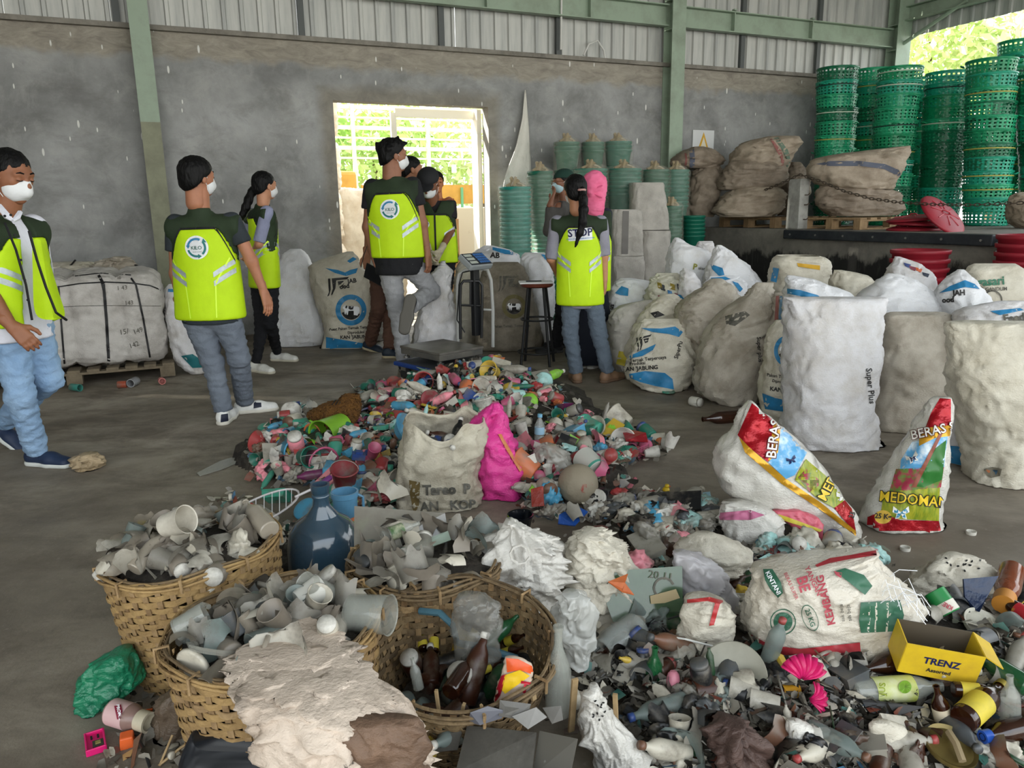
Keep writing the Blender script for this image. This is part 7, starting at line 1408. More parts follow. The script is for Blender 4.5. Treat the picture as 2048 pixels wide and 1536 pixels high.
def fill(c, r, dome, n, kinds, cols, size, what, slope=(0, 0)):
    """pieces heaped inside a basket round centre c"""
    mb = MB().lathe([(0, dome-.01), (r*.5, dome*.75-.012), (r*.98, -.012), (r*.97, -.06)], 28); o = mb.obj('packed_scrap', MUD, None, smooth=True, loc=c); tag(o, 'dark packed scrap under the pieces in the '+what, 'scrap'); o['kind'] = 'stuff'; f = diskpts(c, r)
    kn = list(kinds); kw = np.array([kinds[k] for k in kn], float); kw /= kw.sum(); cn = list(cols); cw = np.array([cols[k] for k in cn], float); cw /= cw.sum()
    for q in range(n):
        x, y, z = f(); d = math.hypot(x-c[0], y-c[1])/r; z = z+dome*(1-d*d)+slope[0]*(x-c[0])+slope[1]*(y-c[1])+.008; k = kn[RNG.choice(len(kn), p=kw)]; c_ = cn[RNG.choice(len(cn), p=cw)]
        side = ['at the back', 'at the right', 'at the front', 'at the left'][int(((math.atan2(x-c[0], y-c[1])+PI/4) % (2*PI))/(PI/2)) % 4] if d > .35 else 'in the middle'
        for w_ in ['', 'dusty', 'small', 'scuffed', 'cracked', 'cloudy', 'grimy', 'tilted', 'half buried', 'upturned']:
            lb = ' '.join([w_, CN[c_], KIND[k], side, 'of the', what]).strip()
            if lb not in USED: break
        USED[lb] = 1; item(k, (x, y, z), (RNG.choice([.5, 1.3, 1.7, 2.4]), RNG.normal()*.4, RNG.uniform(0, 6.28)), c_, RNG.uniform(*size), .6 if c_ in ('#bdb8ab', '#7d8a86', '#8d897f', '#9c9384') else 1, lb, None, KIND[k]+'s in the '+what)
B1c = G(382, 1083, .40); B2c = G(546, 1240, .38); B3c = G(850, 1112, .35); B4c = G(920, 1278, .30)
def under(c, h, tilt):          # base centre so that the rim centre comes out at c
    R = Matrix.Rotation(tilt[1], 3, 'Y') @ Matrix.Rotation(tilt[0], 3, 'X') if not tilt[2] else Matrix.Identity(3); v = R @ Vector((0, 0, h)); return A3(c[0]-v[0], c[1]-v[1], max(c[2]-v[2], .0))
t1 = (0.0, -.09, 0); bamboo('bamboo basket at the far left, heaped with grey plastic cups and glass', under(B1c, .40, t1), .258, .225, .385, t1, rows=21, seed=1)
bamboo('middle bamboo basket heaped with glass jars, half covered by pinkish cloth', under(B2c, .38, (0, -.03, 0)), .262, .222, .375, (0, -.03, 0), rows=20, m1=BAM, seed=2)
bamboo('bamboo basket at the back holding broken glass before the grey pane', under(B3c, .35, (0, 0, 0)), .232, .20, .345, (0, 0, 0), rows=18, m1=BAMD, seed=3)
t4 = (.20, .03, 0); bamboo('ragged deep bamboo basket in front with dark bottles at its bottom', under(B4c, .30, t4), .25, .17, .30, t4, rows=20, m1=BAMD, ragged=3, seed=4)
GL = {'#bdb8ab': 5, '#8d897f': 8, '#b9b3a4': 4, '#7d8a86': 4, '#7d756a': 9, '#9c9384': 9, '#4a4d4f': 1.5}
fill(B1c+A3(0, 0, -.02), .215, .04, 84, dict(cup=8, broken_cup=8, broken_bowl=6, shard0=6, shard1=5, jar=3, crumple0=3, broken_jar=5), GL, (.55, .95), 'far left basket', (-.08, 0))
fill(B2c+A3(0, .0, -.02), .225, .03, 88, dict(cup=7, broken_cup=7, broken_bowl=7, jar=5, shard0=5, shard2=5, broken_jar=8, lid=3), GL, (.55, .98), 'middle basket')
fill(B3c+A3(0, 0, -.01), .22, .03, 56, dict(broken_bowl=9, broken_cup=8, broken_jar=8, shard0=6, shard1=6, cup=3, jar=2), GL, (.6, 1.0), 'back basket')
fill(B4c+A3(0, .02, -.17), .17, .02, 34, dict(bottle=9, jar=5, broken_cup=3, shard2=3, cup=2), {'#3a1d10': 9, '#17181a': 5, '#1d3d24': 4, '#7d8a86': 3, '#c0a23a': 1}, (.6, .95), 'ragged front basket')
# named pieces in the baskets
def cupat(label, x, y, z, r, h, rot, m_, cat='cup', taper=.82, parts=None, name='cup'):
    o = MB().lathe([(0, 0), (r*taper*.96, 0), (r*taper, .004), (r, h), (r*1.04, h+.002), (r*.97, h), (r*taper*.93, .006), (0, .006)], 28).obj(name, m_, None, smooth=True, loc=G(x, y, z), rot=rot); return tag(o, label, cat)
cupat('white ribbed plastic pot upside down atop the far left basket', 330, 1052, .49, .042, .085, (1.2, .2, 1.2), pmat('pot_white', '#cfcabd', .5, dirt='#9a9284', dsc=9, damt=.45), 'pot')
laid('bottle', 'long dusty translucent bottle lying across the far left basket', 'bottle', BP, (268, 1140), (335, 1060), .40, .47, DUST)
laid('bottle', 'clouded clear bottle leaning on the right rim of the far left basket', 'bottle', BP, (540, 1062), (490, 1005), .43, .47, DUST)
laid('jug', 'glass beer mug with handle in the middle basket', 'mug', [(0, 0), (.36, 0), (.38, .03), (.38, 1), (.34, 1), (.34, .08), (0, .08)], (352, 1262), (412, 1228), .40, .43, CLG)
o = bpy.data.objects['jug']; MB().tube([(.030, 0, .02), (.06, 0, .03), (.062, 0, .07), (.03, 0, .085)], .007, 8).obj('handle', CLG, o, smooth=True)
cupat('round pale glass lid lying in the front of the middle basket', 425, 1305, .39, .062, .012, (-.5, .2, 0), CLG, 'dish', .9, name='glass_dish'); cupat('clear ribbed tumbler standing out at the right of the middle basket', 668, 1190, .40, .03, .11, (.9, 0, -.7), CLG, 'tumbler', name='tumbler')
cupat('white frosted cup tipped over at the top of the middle basket', 596, 1205, .42, .038, .07, (1.3, .2, 2.2), pmat('frost', '#c9c8c0', .4, alpha=.85), 'cup'); cupat('large clear glass jar lying at the right rim of the middle basket', 700, 1225, .39, .05, .11, (1.5, .0, 1.3), CLG, 'jar', .95, name='glass_jar')
def sheet(name, label, cat, pts, mat, th=.004, zs=None, parent=None):
    """flat stiff sheet through pixel corners with given heights"""
    P = [G(x, y, z) for x, y, z in pts]; c = P[0]; n_ = nz(np.cross(P[1]-P[0], P[2]-P[0])); V = [p-c+n_*th/2 for p in P]+[p-c-n_*th/2 for p in P]; k = len(P)
    F = [tuple(range(k)), tuple(range(2*k-1, k-1, -1))]+[(i, i+k, (i+1) % k+k, (i+1) % k) for i in range(k)]; o = MB().add(V, F).obj(name, mat, parent, loc=c); tag(o, label, cat); ALLS[label] = o; return o
sheet('paper_scrap', 'yellow folded paper on the rim of the far left basket', 'paper', [(276, 1042, .43), (304, 1040, .45), (304, 1064, .42), (284, 1072, .42)], pmat('paper_yellow', '#c9b32c', .7))
GP = glassy('glass_pane_grey', '#8a867c', .8, .15, '#6f685c')
sheet('glass_sheet', 'large grey dusty glass pane standing behind the back basket', 'pane', [(709, 1012, .44), (890, 1026, .42), (905, 1108, .30), (708, 1120, .32)], GP)
sheet('glass_strip', 'pale green glass strip lying over the back basket', 'glass strip', [(800, 1098, .39), (896, 1062, .42), (902, 1080, .40), (812, 1112, .38)], glassy('glass_strip', '#9fb0a2', .55, .08))
laid('bottle', 'clear bottle with green label lying on the grey glass pane', 'bottle', BP, (764, 1074), (834, 1048), .42, .43, CLG, parts=[('paper_label', LB1(.18, .55), pmat('label_green_photo', '#3d5c33', .5, dirt='#b9b8a0', dsc=40, damt=.45))], k=1.05)
# blue carboy, measuring jar
JB = pmat('carboy_blue', '#2c4658', .14, dirt='#4a5f6c', dsc=3, damt=.45, alpha=.8, spec=.9, coat=.5)
jc = G(627, 1130, 0.20); jc = A3(-.665, 2.50, 0); R_ = .128; o = MB().lathe([(0, 0), (R_*.9, 0), (R_, .02), (R_, .22), (R_*.99, .27), (R_*.9, .32), (R_*.7, .355), (R_*.36, .385), (.030, .41), (.027, .44), (.031, .445), (.031, .452), (.026, .456), (.031, .462), (.033, .49), (.026, .49), (.024, .42), (R_*.6, .35), (R_*.95, .25), (R_*.95, .02), (0, .01)], 48).obj('water_carboy', JB, None, smooth=True, angle=60, loc=jc); tag(o, 'big dark blue water carboy without lid between the baskets', 'bottle')
LBC = pmat('jar_blue', '#5f93b5', .3, dirt='#4a7690', dsc=8, alpha=.85); mj = surf(692, 1030); o = MB().lathe([(0, 0), (.045, 0), (.048, .006), (.052, .08), (.057, .083), (.057, .105), (.05, .105), (.045, .01), (0, .01)], 32).obj('measuring_jar', LBC, None, smooth=True, loc=G(692, 1030, .17)+A3(0, 0, .0)); tag(o, 'light blue open plastic jar behind the blue carboy', 'jar')
o2_ = MB().tube([(.052, 0, .02), (.075, 0, .03), (.075, 0, .08), (.054, 0, .09)], .006, 6).obj('handle', LBC, o, smooth=True)
# pinkish crumpled cloth sack in front
def blob(key, label, rows, Y, depth, mat, zmin, amp, lump, name='crumpled_bag', cat='bag', seed=0, nu=110, nv=90, n=2.2): return sack(key, label, rows, Y, depth, mat, zmin=zmin, name=name, cat=cat, amp=amp, lump=lump, nu=nu, nv=nv, seed=seed, n=n)
PKC = sackmat('cloth_pinkish', '#cbbbab', '#8d7b6a', .38, dsc=4, big=1.0); CRM = sackmat('cloth_creamy', '#c9c3b4', '#8d8474', .4, big=1.0)
blob('C1', 'big crumpled pinkish-cream sack spilling over the middle basket', [(1236, 560, 612, .3, .30), (1258, 510, 655, .5, .25), (1295, 462, 712, .6, .17), (1335, 432, 768, .7, .07), (1375, 448, 815, .9), (1415, 478, 852, 1, -.02), (1460, 520, 866, 1, -.03), (1520, 566, 850, 1, -.03), (1600, 590, 830, .9, -.03)], 1.45, .18, PKC, .04, .020, .012, 'sack', 'sack', 71)
blob('C1b', 'dirty brown gathered mouth of the pinkish sack at the bottom', [(1440, 700, 840, .5), (1462, 680, 862, .9), (1500, 690, 862), (1560, 700, 850)], 1.37, .10, sackmat('cloth_stained', '#7d6350', '#4a3a2e', .5, big=1.0), .08, .016, .012, 'sack_mouth', 'sack mouth', 72, 70, 40)
blob('C2', 'white knotted plastic bag with fine pleats behind the ragged basket', [(1042, 1008, 1032, .4), (1062, 985, 1085, .7), (1092, 962, 1122, 1), (1125, 952, 1133), (1155, 975, 1132), (1184, 1040, 1120, .8)], 2.26, .18, 'film', .16, .024, .016, 'plastic_bag', 'bag', 73)
MB().tube([G(1040, 1100, .4)+A3(.03*math.cos(a), -.03, .03*math.sin(a)) for a in np.linspace(0, 6, 9)], .004, 5).obj('knot', SM['film'], ALLS['C2']); ALLS['C2'].children[0].location = -ALLS['C2'].location
blob('C3', 'dirty white woven cloth draped right of the knotted bag', [(1062, 1165, 1195, .4), (1080, 1145, 1240, .8), (1110, 1130, 1275), (1145, 1122, 1292), (1178, 1130, 1250, .8)], 2.32, .22, CRM, .06, .020, .014, 'cloth', 'cloth', 74)
blob('C4', 'transparent crumpled bag lying right of the ragged basket', [(1186, 1125, 1160, .5), (1200, 1112, 1184, .9), (1235, 1110, 1191), (1270, 1122, 1186), (1286, 1140, 1178, .8)], 1.98, .12, film('bag_film', '#c5c6c1', .55, .2), .12, .016, .008, 'plastic_bag', 'bag', 75)
blob('C5', 'white plastic bag dotted with flies at the bottom centre', [(1374, 1178, 1200, .4), (1392, 1160, 1216, .8), (1430, 1148, 1238), (1475, 1150, 1275), (1510, 1172, 1298), (1560, 1190, 1312)], 1.66, .12, 'film', .03, .014, .010, 'plastic_bag', 'bag', 76)
FLY = pmat('fly_black', '#0c0c0c', .5)
for k in range(12): x, y = 1196+RNG.normal()*9, 1402+k*3.5+RNG.normal()*2; dpx(ALLS['C5'], ringpoly(0, 1, 0, 360, 8, 1, .6), FLY, x, y, 3, k*40, step=9, name='fly', off=.004)
blob('C6', 'emerald green crumpled plastic bag on the floor at the left', [(1302, 225, 262, .5), (1314, 190, 276, .8), (1340, 162, 287), (1372, 149, 284), (1398, 160, 238), (1412, 172, 210, .7)], 1.98, .16, sackmat('bag_green', '#1e7d57', '#15604a', .45, .3, big=.9, gloss=.7), 0.0, .014, .012, 'plastic_bag', 'bag', 77)
blob('C7', 'worn black cloth-lined trunk end at the bottom left', [(1452, 402, 585, .8), (1462, 385, 602), (1500, 372, 607), (1570, 366, 608)], 1.60, .22, pmat('black_vinyl', '#0e1116', .45, dirt='#1a1e26', dsc=4), .0, .004, .004, 'black_container', 'container', 78, n=4)
sheet('cloth_flap', 'grey dusty flap on the left end of the black container', 'flap', [(404, 1450, .2), (446, 1458, .2), (440, 1536, .11), (372, 1540, .1)], pmat('flap_grey', '#5d6066', .8, dirt='#3c3e42', dsc=12, bump=.5))
blob('C8', 'brown mud-coloured rubber boot piece by the middle basket', [(1372, 350, 372, .5), (1390, 322, 392, .9), (1430, 302, 402), (1480, 298, 400), (1500, 312, 380, .8)], 1.86, .14, sackmat('rubber_brown', '#5f5142', '#3d3229', .45, .5), 0.0, .012, .014, 'boot_piece', 'rubber', 79, 60, 40)
o = laid('jar', 'pinkish jar with maroon label lying beside the green bag', 'jar', [(0, 0), (.23, 0), (.26, .04), (.26, .55), (.20, .68), (.17, .72), (.17, .74), (0, .74)], (222, 1422), (300, 1446), .05, .045, pmat('jar_pinkish', '#8a7068', .3, dirt='#6b554e'), parts=[('screw_cap', [(.20, .74), (.205, .74), (.205, .98), (.16, .98), (.16, .80), (0, .78)], pmat('cap_cream', '#b9b09a', .5, dirt='#8d8470')), ('paper_label', LB1(.06, .5, .263), pmat('label_pinkish', '#c4a3a2', .6))])
ALLS['jar'] = [c for c in o.children if c.name.startswith('paper_label')][0]; dpx(ALLS['jar'], poly([(-14, -7), (14, -7), (14, 7), (-14, 7)]), pmat('maroon', '#7a1f35', .6), 238, 1424, 1, -78, step=4, name='label_panel'); T('jar', 'PROMIL', 238, 1424, 9, -78, WHT, .03, off=.006)
# pink toy phone, orange cube, splinters
o = MB().box((0, 0, .008), (.05, .085, .012)).box((-.022, 0, .016), (.005, .085, .012)).box((.022, 0, .016), (.005, .085, .012)).box((0, .04, .016), (.05, .005, .012)).box((0, -.04, .016), (.05, .005, .012)).obj('toy_case', pmat('toy_pink', '#d11a6b', .4), None, bevel=.002, loc=G(192, 1492, .0), rot=(0, 0, .55)); tag(o, 'hot pink plastic toy case with a chip inside, bottom left floor', 'toy'); MB().box((.006, -.018, .018), (.026, .026, .006)).obj('chip', pmat('chip', '#3a3a30', .5), o); MB().box((.006, -.018, .022), (.013, .013, .002)).obj('chip_centre', pmat('chip_gold', '#8a7f4a', .5), o); o.children[0].children or None
for k in range(2): MB().box((-.008+k*.016, .018, .016), (.005, .012, .006)).obj('slot', DK, o)
o = MB().box((0, 0, .018), (.038, .038, .036), taper=.85).obj('block', pmat('toy_orange', '#d9602a', .5, dirt='#b34d20'), None, bevel=.004, loc=G(256, 1490, .0), rot=(.1, 0, .4)); tag(o, 'small orange plastic block on the floor right of the pink toy case', 'block')
sheet('paper_scrap', 'pale orange paper scrap under the orange block', 'paper', [(245, 1510, .004), (268, 1496, .004), (262, 1512, .004), (246, 1522, .004)], pmat('paper_peach', '#c9a26a', .8), .001)
sheet('orange_tab', 'orange tab sticking out behind the pinkish jar', 'tab', [(285, 1420, .04), (305, 1418, .04), (305, 1428, .02), (288, 1430, .02)], pmat('toy_orange', '#d9602a'))
STW = pmat('splinter', '#a58c66', .8, dirt='#6f5a3c', dsc=12, bump=.3)
for i, (a, b, za, zb, w) in enumerate([((318, 1534), (345, 1470), .0, .06, .003), ((312, 1536), (398, 1470), .0, .05, .0035), ((275, 1474), (300, 1535), .02, .0, .004), ((476, 1375), (486, 1465), .22, .05, .004), ((500, 1455), (540, 1430), .10, .14, .003)]):
    tag(MB().tube([G(*a, za), (G(*a, za)+G(*b, zb))/2+A3(.003, 0, .006), G(*b, zb)], w, 6).obj('splinter', STW if i != 2 else DK, None), ['thin pale reed lying left of the black container', 'long bent reed beside the black container', 'dark thin rod with white tip near the orange block', 'dark splinter leaning on the middle basket wall', 'short bent wire on the middle basket side'][i], 'reed')
for i, (a, b, za, zb, w) in enumerate([((1142, 1462), (1150, 1358), .10, .27, 15), ((1186, 1492), (1188, 1380), .08, .25, 11), ((1232, 1440), (1230, 1388), .14, .22, 11), ((1068, 1400), (1060, 1358), .22, .27, 13), ((882, 1454), (872, 1380), .17, .27, 9), ((920, 1442), (928, 1408), .20, .25, 12)]):
    A_, B_ = G(*a, za), G(*b, zb); Lg = np.linalg.norm(B_-A_); o = MB().box((0, 0, Lg/2), (w*.0011, .008, Lg)).obj('wooden_stake', STW, None, bevel=.001, loc=A_, rot=rotz2(B_-A_, .2).to_euler()); tag(o, ['tall split wooden stake left of the bag with flies', 'wooden stake in front of the bag with flies', 'short pale stake on the right of the bag with flies', 'wooden stake beside the snack packet', 'thin weathered stake in front of the ragged basket', 'broken stub of wood at the ragged basket front'][i], 'stake')
# blue plastic scraper / bag handle and bottles in the ragged basket
hb = pmat('blue_scraper', '#4d7585', .45, dirt='#3a5a66', dsc=9)
o = MB().tube([G(840, 1222, .30), G(880, 1226, .31), G(905, 1250, .29), G(915, 1285, .24), G(960, 1296, .22), G(1035, 1316, .20)], [.010, .010, .009, .009, .014, .008], 8).obj('dustpan_frame', hb, None, smooth=True); tag(o, 'dull blue bent plastic scraper lying across the ragged basket', 'scraper')
o = MB().tube([G(855, 1215, .28), G(875, 1206, .29), G(893, 1216, .28)], .006, 6).obj('plastic_loop', hb, None, smooth=True); tag(o, 'small blue plastic loop in the back of the ragged basket', 'loop')
laid('bottle', 'green broken bottle with brown neck in the ragged basket', 'bottle', BP, (972, 1290), (1028, 1238), .20, .25, GRG, k=1.15)
laid('bottle', 'amber bottle with yellow top lying at the ragged basket front', 'bottle', BP, (900, 1385), (950, 1310), .22, .24, BRG, parts=[('screw_cap', CAPP(), LBYY)]); laid('bottle', 'amber bottle with yellow label under the blue scraper', 'bottle', BP, (955, 1345), (1000, 1322), .2, .2, BRG, parts=[('paper_label', LB1(.1, .5), LBYY)])
for i, (a, b) in enumerate([((848, 1300), (842, 1262)), ((868, 1305), (868, 1268)), ((1010, 1285), (1035, 1275)), ((1000, 1310), (1030, 1300))]): laid('bottle', 'dark bottle with yellow label %s in the ragged basket' % ['at the left', 'left of centre', 'at the right edge', 'right under the scraper'][i], 'bottle', BP, a, b, .17, .2, BRG, parts=[('paper_label', LB1(.1, .5), LBYY)], k=1.5)
laid('bottle', 'dark bottle with white screw cap standing in the ragged basket', 'bottle', BP, (930, 1262), (946, 1226), .2, .27, BRG, parts=[('screw_cap', CAPP(.9, 1.03, .09), pmat('cap_white', '#b9b6b0', .5))], k=1.2)
laid('broken_bottle', 'clear broken bottle neck standing at the ragged basket front', 'bottle', BP, (838, 1378), (824, 1316), .2, .28, CLG)
blob('C9', 'sheer grey film bag inside the back of the ragged basket', [(1190, 915, 960, .5), (1205, 898, 990, .9), (1235, 892, 1008), (1262, 905, 1005, .9)], 1.86, .10, film('bag_grey', '#7d7c76', .5, .25), .22, .014, .01, 'plastic_bag', 'bag', 81, 50, 36)
# snack packet
o = blob('C10', 'red and yellow snack packet stuffed in the ragged basket rim', [(1314, 1010, 1036, .3), (1326, 1005, 1062, .7), (1350, 1000, 1068), (1380, 990, 1060), (1402, 986, 1030, .7), (1410, 990, 1006, .4)], 1.68, .05, pmat('packet_pale', '#c9b5a2', .35, bump=.4), .20, .010, .006, 'snack_packet', 'packet', 82, 50, 40)
PX('C10', [(1012, 1316), (1036, 1318), (1064, 1332), (1068, 1350), (1040, 1340), (1014, 1345)], pmat('pk_orange', '#d2521f', .35)); PX('C10', [(1010, 1350), (1040, 1340), (1060, 1352), (1010, 1388), (1002, 1378)], pmat('pk_yellow', '#d9b321', .35)); PX('C10', [(1002, 1352), (1012, 1348), (1004, 1380), (1000, 1392), (990, 1404), (988, 1392)], pmat('pk_red', '#a3182a', .35)); T('C10', 'T', 1050, 1376, 30, -10, pmat('pk_red', '#a3182a'), .05)
# standing clear bottle
laid('bottle', 'clear long-necked glass bottle standing right of the ragged basket', 'bottle', [(0, 0), (.13, 0), (.135, .02), (.135, .48), (.12, .56), (.06, .72), (.045, .80), (.045, .96), (.055, .965), (.055, 1), (.035, 1), (.035, .8), (.11, .55), (.12, .04), (0, .03)], (1116, 1425), (1117, 1252), .12, .37, CLG)
# slate tiles and glass plates at the bottom
SLT = pmat('slate_tile', '#5a5750', .6, dirt='#3f3c37', dsc=9, damt=.5, bump=.3); SLT2 = pmat('dusty_glass_sheet', '#6e6c68', .3, dirt='#524e48', dsc=6)
sheet('slate_tile', 'square dusty grey tile at the bottom centre', 'tile', [(935, 1452, 0.205), (1073, 1466, 0.215), (1062, 1560, 0.16), (912, 1545, 0.16)], SLT, .008); sheet('slate_tile', 'dark tile with white smear right of the square grey tile', 'tile', [(1080, 1462, 0.21), (1155, 1478, 0.22), (1138, 1560, 0.16), (1066, 1552, 0.15)], pmat('tile_smear', '#54514a', .5, dirt='#a9aaa8', dsc=5, damt=.33, dcon=.03), .006)
sheet('glass_plate', 'angular grey plate piece above the square tile', 'plate piece', [(1000, 1400, 0.27), (1062, 1408, 0.27), (1052, 1442, 0.24), (1030, 1438, 0.24), (998, 1432, 0.25)], SLT2, .005); sheet('glass_plate', 'tilted grey plate piece pointing right above the tiles', 'plate piece', [(1024, 1432, 0.25), (1072, 1414, 0.27), (1094, 1434, 0.25), (1056, 1458, 0.23)], pmat('plate_grey', '#82807c', .4, dirt='#625f5a'), .005); sheet('glass_plate', 'bluish oval plate half above the square tile', 'plate piece', [(940, 1425, 0.26), (975, 1412, 0.27), (1006, 1420, 0.26), (1004, 1436, 0.24), (960, 1450, 0.23), (938, 1444, 0.23)], pmat('plate_bluish', '#5f6068', .4), .005)
sheet('glass_plate', 'small grey plate corner right of the tilted pieces', 'plate piece', [(1085, 1416, 0.25), (1122, 1412, 0.25), (1126, 1440, 0.23), (1104, 1448, 0.23)], SLT2, .005); sheet('slate_tile', 'dark flat piece at the bottom left of the square tile', 'tile', [(880, 1470, 0.18), (925, 1462, 0.19), (915, 1500, 0.16), (868, 1505, 0.15)], SLT, .006)
# green glass sheets
GGL = glassy('green_sheet', '#41583f', .8, .1, '#5a6a52'); GGD = glassy('green_sheet_dark', '#1b4a26', .88, .12, '#244f2f')
sheet('glass_sheet', 'dark green glass sheet standing behind the grey-green one', 'glass sheet', [(1196, 1130, .25), (1214, 1140, .25), (1262, 1236, .12), (1224, 1232, .12), (1176, 1190, .17)], GGD); gs = sheet('glass_sheet', 'grey-green glass sheet with scrawled marks and an orange leaf on it', 'glass sheet', [(1190, 1144, .26), (1364, 1132, .27), (1366, 1232, .13), (1226, 1244, .12)], GGL); ALLS['gs'] = gs
T('gs', '20 11', 1322, 1152, 22, -8, INK2, .0); dpx(gs, ringpoly(.8, 1, 20, 330, 20), INK2, 1328, 1176, 22, name='scribble'); PX('gs', [(1300, 1192), (1352, 1178), (1360, 1196), (1330, 1206), (1302, 1208)], pmat('scrap_tan', '#a08f6c', .7), 'stain')
sheet('dry_leaf', 'orange curled leaf lying on the grey-green glass', 'leaf', [(1216, 1164, .27), (1256, 1148, .28), (1250, 1166, .27), (1268, 1190, .24), (1244, 1184, .25)], pmat('leaf_orange', '#c0693a', .6, dirt='#9c4d28', dsc=20), .003); sheet('glass_sheet', 'long dark green glass shard lying below the glass sheets', 'glass sheet', [(1288, 1300, .12), (1370, 1262, .15), (1416, 1255, .15), (1380, 1282, .12), (1300, 1310, .1)], GGD)
laid('jar', 'large clear plastic jar lying left of the half plate', 'jar', [(0, 0), (.30, 0), (.33, .04), (.33, .75), (.26, .86), (.26, 1), (.23, 1), (.23, .85), (.30, .72), (.30, .06), (0, .05)], (1275, 1256), (1205, 1305), .12, .10, PET); laid('bottle', 'dark green bottle standing before the long glass shard', 'bottle', BP, (1306, 1385), (1310, 1295), .04, .19, GRG)
pd = laid('dome_bottle', 'pink domed roll-on bottle standing in the front rubbish', 'bottle', [(0, 0), (.17, 0), (.19, .02), (.20, .45), (.21, .46), (.21, .7), (.17, .88), (.1, .97), (0, 1)], (1345, 1405), (1347, 1340), .05, .14, pmat('dome_pink', '#c07888', .4)); MB().lathe([(.205*.12, .0), (.0, .0)], 8)
# half plate with stick, tubes
hp_ = MB().lathe([(0, .0), (.06, .003), (.088, .016), (.092, .018), (.089, .020), (.06, .007), (0, .003)], 40).obj('plate', pmat('plate_olive', '#8a887a', .45, dirt='#6a685c', dsc=5), None, smooth=True, loc=G(1466, 1352, .12), rot=(.85, -.3, 0)); tag(hp_, 'grey-green tilted plate half buried right of the green glass', 'plate')
def stick(label, a, b, za, zb, w, m_, cat='stick', name='stick', mid=None):
    P = [G(*a, za)]+([G(mid[0], mid[1], mid[2])] if mid else [])+[G(*b, zb)]; return tag(MB().tube(P, w, 8).obj(name, m_, None, smooth=True), label, cat)
CRT = pmat('tube_cream', '#a8a391', .5, dirt='#7c7768', dsc=12); stick('long cream plastic rod leaning over the tilted plate', (1455, 1288), (1506, 1402), .18, .07, .006, CRT); stick('short grey pipe piece under the cream rod', (1458, 1345), (1480, 1372), .1, .08, .014, CRT, 'pipe', 'pipe'); stick('grey-green pipe lying left of the plate', (1385, 1336), (1425, 1352), .1, .1, .012, CRT, 'pipe', 'pipe'); stick('thin white cable with plug crossing the green shard', (1316, 1270), (1425, 1292), .16, .14, .003, whm, 'cable', 'cable', (1370, 1278, .17))
stick('black hose arched across the lower rubbish', (1418, 1452), (1580, 1470), .06, .06, .006, DK, 'hose', 'hose', (1500, 1418, .10)); stick('dark twisted wire before the plate', (1336, 1238), (1440, 1282), .16, .14, .003, DK, 'wire', 'wire', (1376, 1226, .2)); stick('thick black curved strip in the lower centre rubbish', (1250, 1418), (1400, 1440), .09, .08, .014, DK, 'strip', 'strip', (1330, 1470, .05))
for i, (a, b, za, zb) in enumerate([((1190, 1330), (1250, 1290), .08, .12), ((1200, 1345), (1262, 1300), .08, .12), ((1180, 1370), (1240, 1340), .07, .09)]): stick(['dark grey slat at the left of the front rubbish', 'second slat beside the dark grey one', 'third shorter slat below the other two'][i], a, b, za, zb, .005, pmat('slat_grey', '#5d5b55', .6), 'slat', 'slat')
# left bag edge with red band
blob('C11', 'clear scrap bag with red tape left of the printed rice sack', [(1190, 1385, 1420, .4), (1205, 1365, 1450, .8), (1235, 1358, 1470), (1268, 1362, 1475), (1290, 1400, 1460, .8)], 2.08, .12, CRM, .08, .012, .01, 'plastic_bag', 'bag', 83, 60, 44); PX('C11', [(1367, 1200), (1420, 1194), (1450, 1202), (1440, 1208), (1415, 1202), (1368, 1207)], pmat('tape_red', '#a83232', .4), 'tape'); PX('C11', [(1430, 1206), (1440, 1208), (1428, 1250), (1418, 1252)], pmat('tape_red', '#a83232', .4), 'tape')
blob('C12', 'white dirty plastic sheet folded in the upper right rubbish', [(1066, 1390, 1425, .3), (1080, 1368, 1470, .7), (1100, 1355, 1510, 1), (1122, 1350, 1500, .8), (1132, 1380, 1480, .5)], 2.62, .16, CRM, .02, .012, .01, 'plastic_sheet', 'sheet', 84, 60, 40); blob('C13', 'thin translucent film bag above the printed rice sack', [(1104, 1345, 1380, .4), (1120, 1340, 1430, .8), (1150, 1350, 1465), (1180, 1390, 1475, .8)], 2.35, .14, film('bag_film2', '#c2bfc2', .6, .2), .05, .014, .01, 'plastic_bag', 'bag', 85, 60, 40)
# printed rice sack lying
RS = sackmat('rice_sack', '#c9c2b4', '#a39885', .36, .35, big=.6, gloss=.7)
blob('RS', 'big printed rice sack lying on the right rubbish, red lower edge', [(1102, 1735, 1756, .25), (1116, 1640, 1762, .5), (1135, 1512, 1772, .8), (1165, 1504, 1800), (1200, 1492, 1835), (1240, 1482, 1845), (1270, 1500, 1838), (1295, 1525, 1790, .9), (1311, 1560, 1730, .7)], 2.12, .28, RS, .07, .009, .010, 'rice_sack', 'sack', 86, 120, 80)
RD = pmat('sack_red_edge', '#a8323a', .4, dirt='#8a2a32'); GD = pmat('sack_green_print', '#2c5a44', .5, dirt='#3f6d56', dsc=12)
PX('RS', [(1500, 1268), (1540, 1290), (1600, 1298), (1720, 1285), (1722, 1308), (1600, 1314), (1540, 1306), (1505, 1284)], RD, 'edge_band'); PX('RS', [(1630, 1130), (1660, 1116), (1700, 1110), (1752, 1100), (1754, 1110), (1700, 1118), (1660, 1126), (1634, 1134)], RD, 'edge_band')
PX('RS', [(1526, 1138), (1545, 1138), (1562, 1165), (1566, 1186), (1556, 1196), (1540, 1178), (1530, 1160)], GD, 'print_panel'); T('RS', 'KINTANI', 1546, 1166, 13, -62, WHT, .02, off=.008)
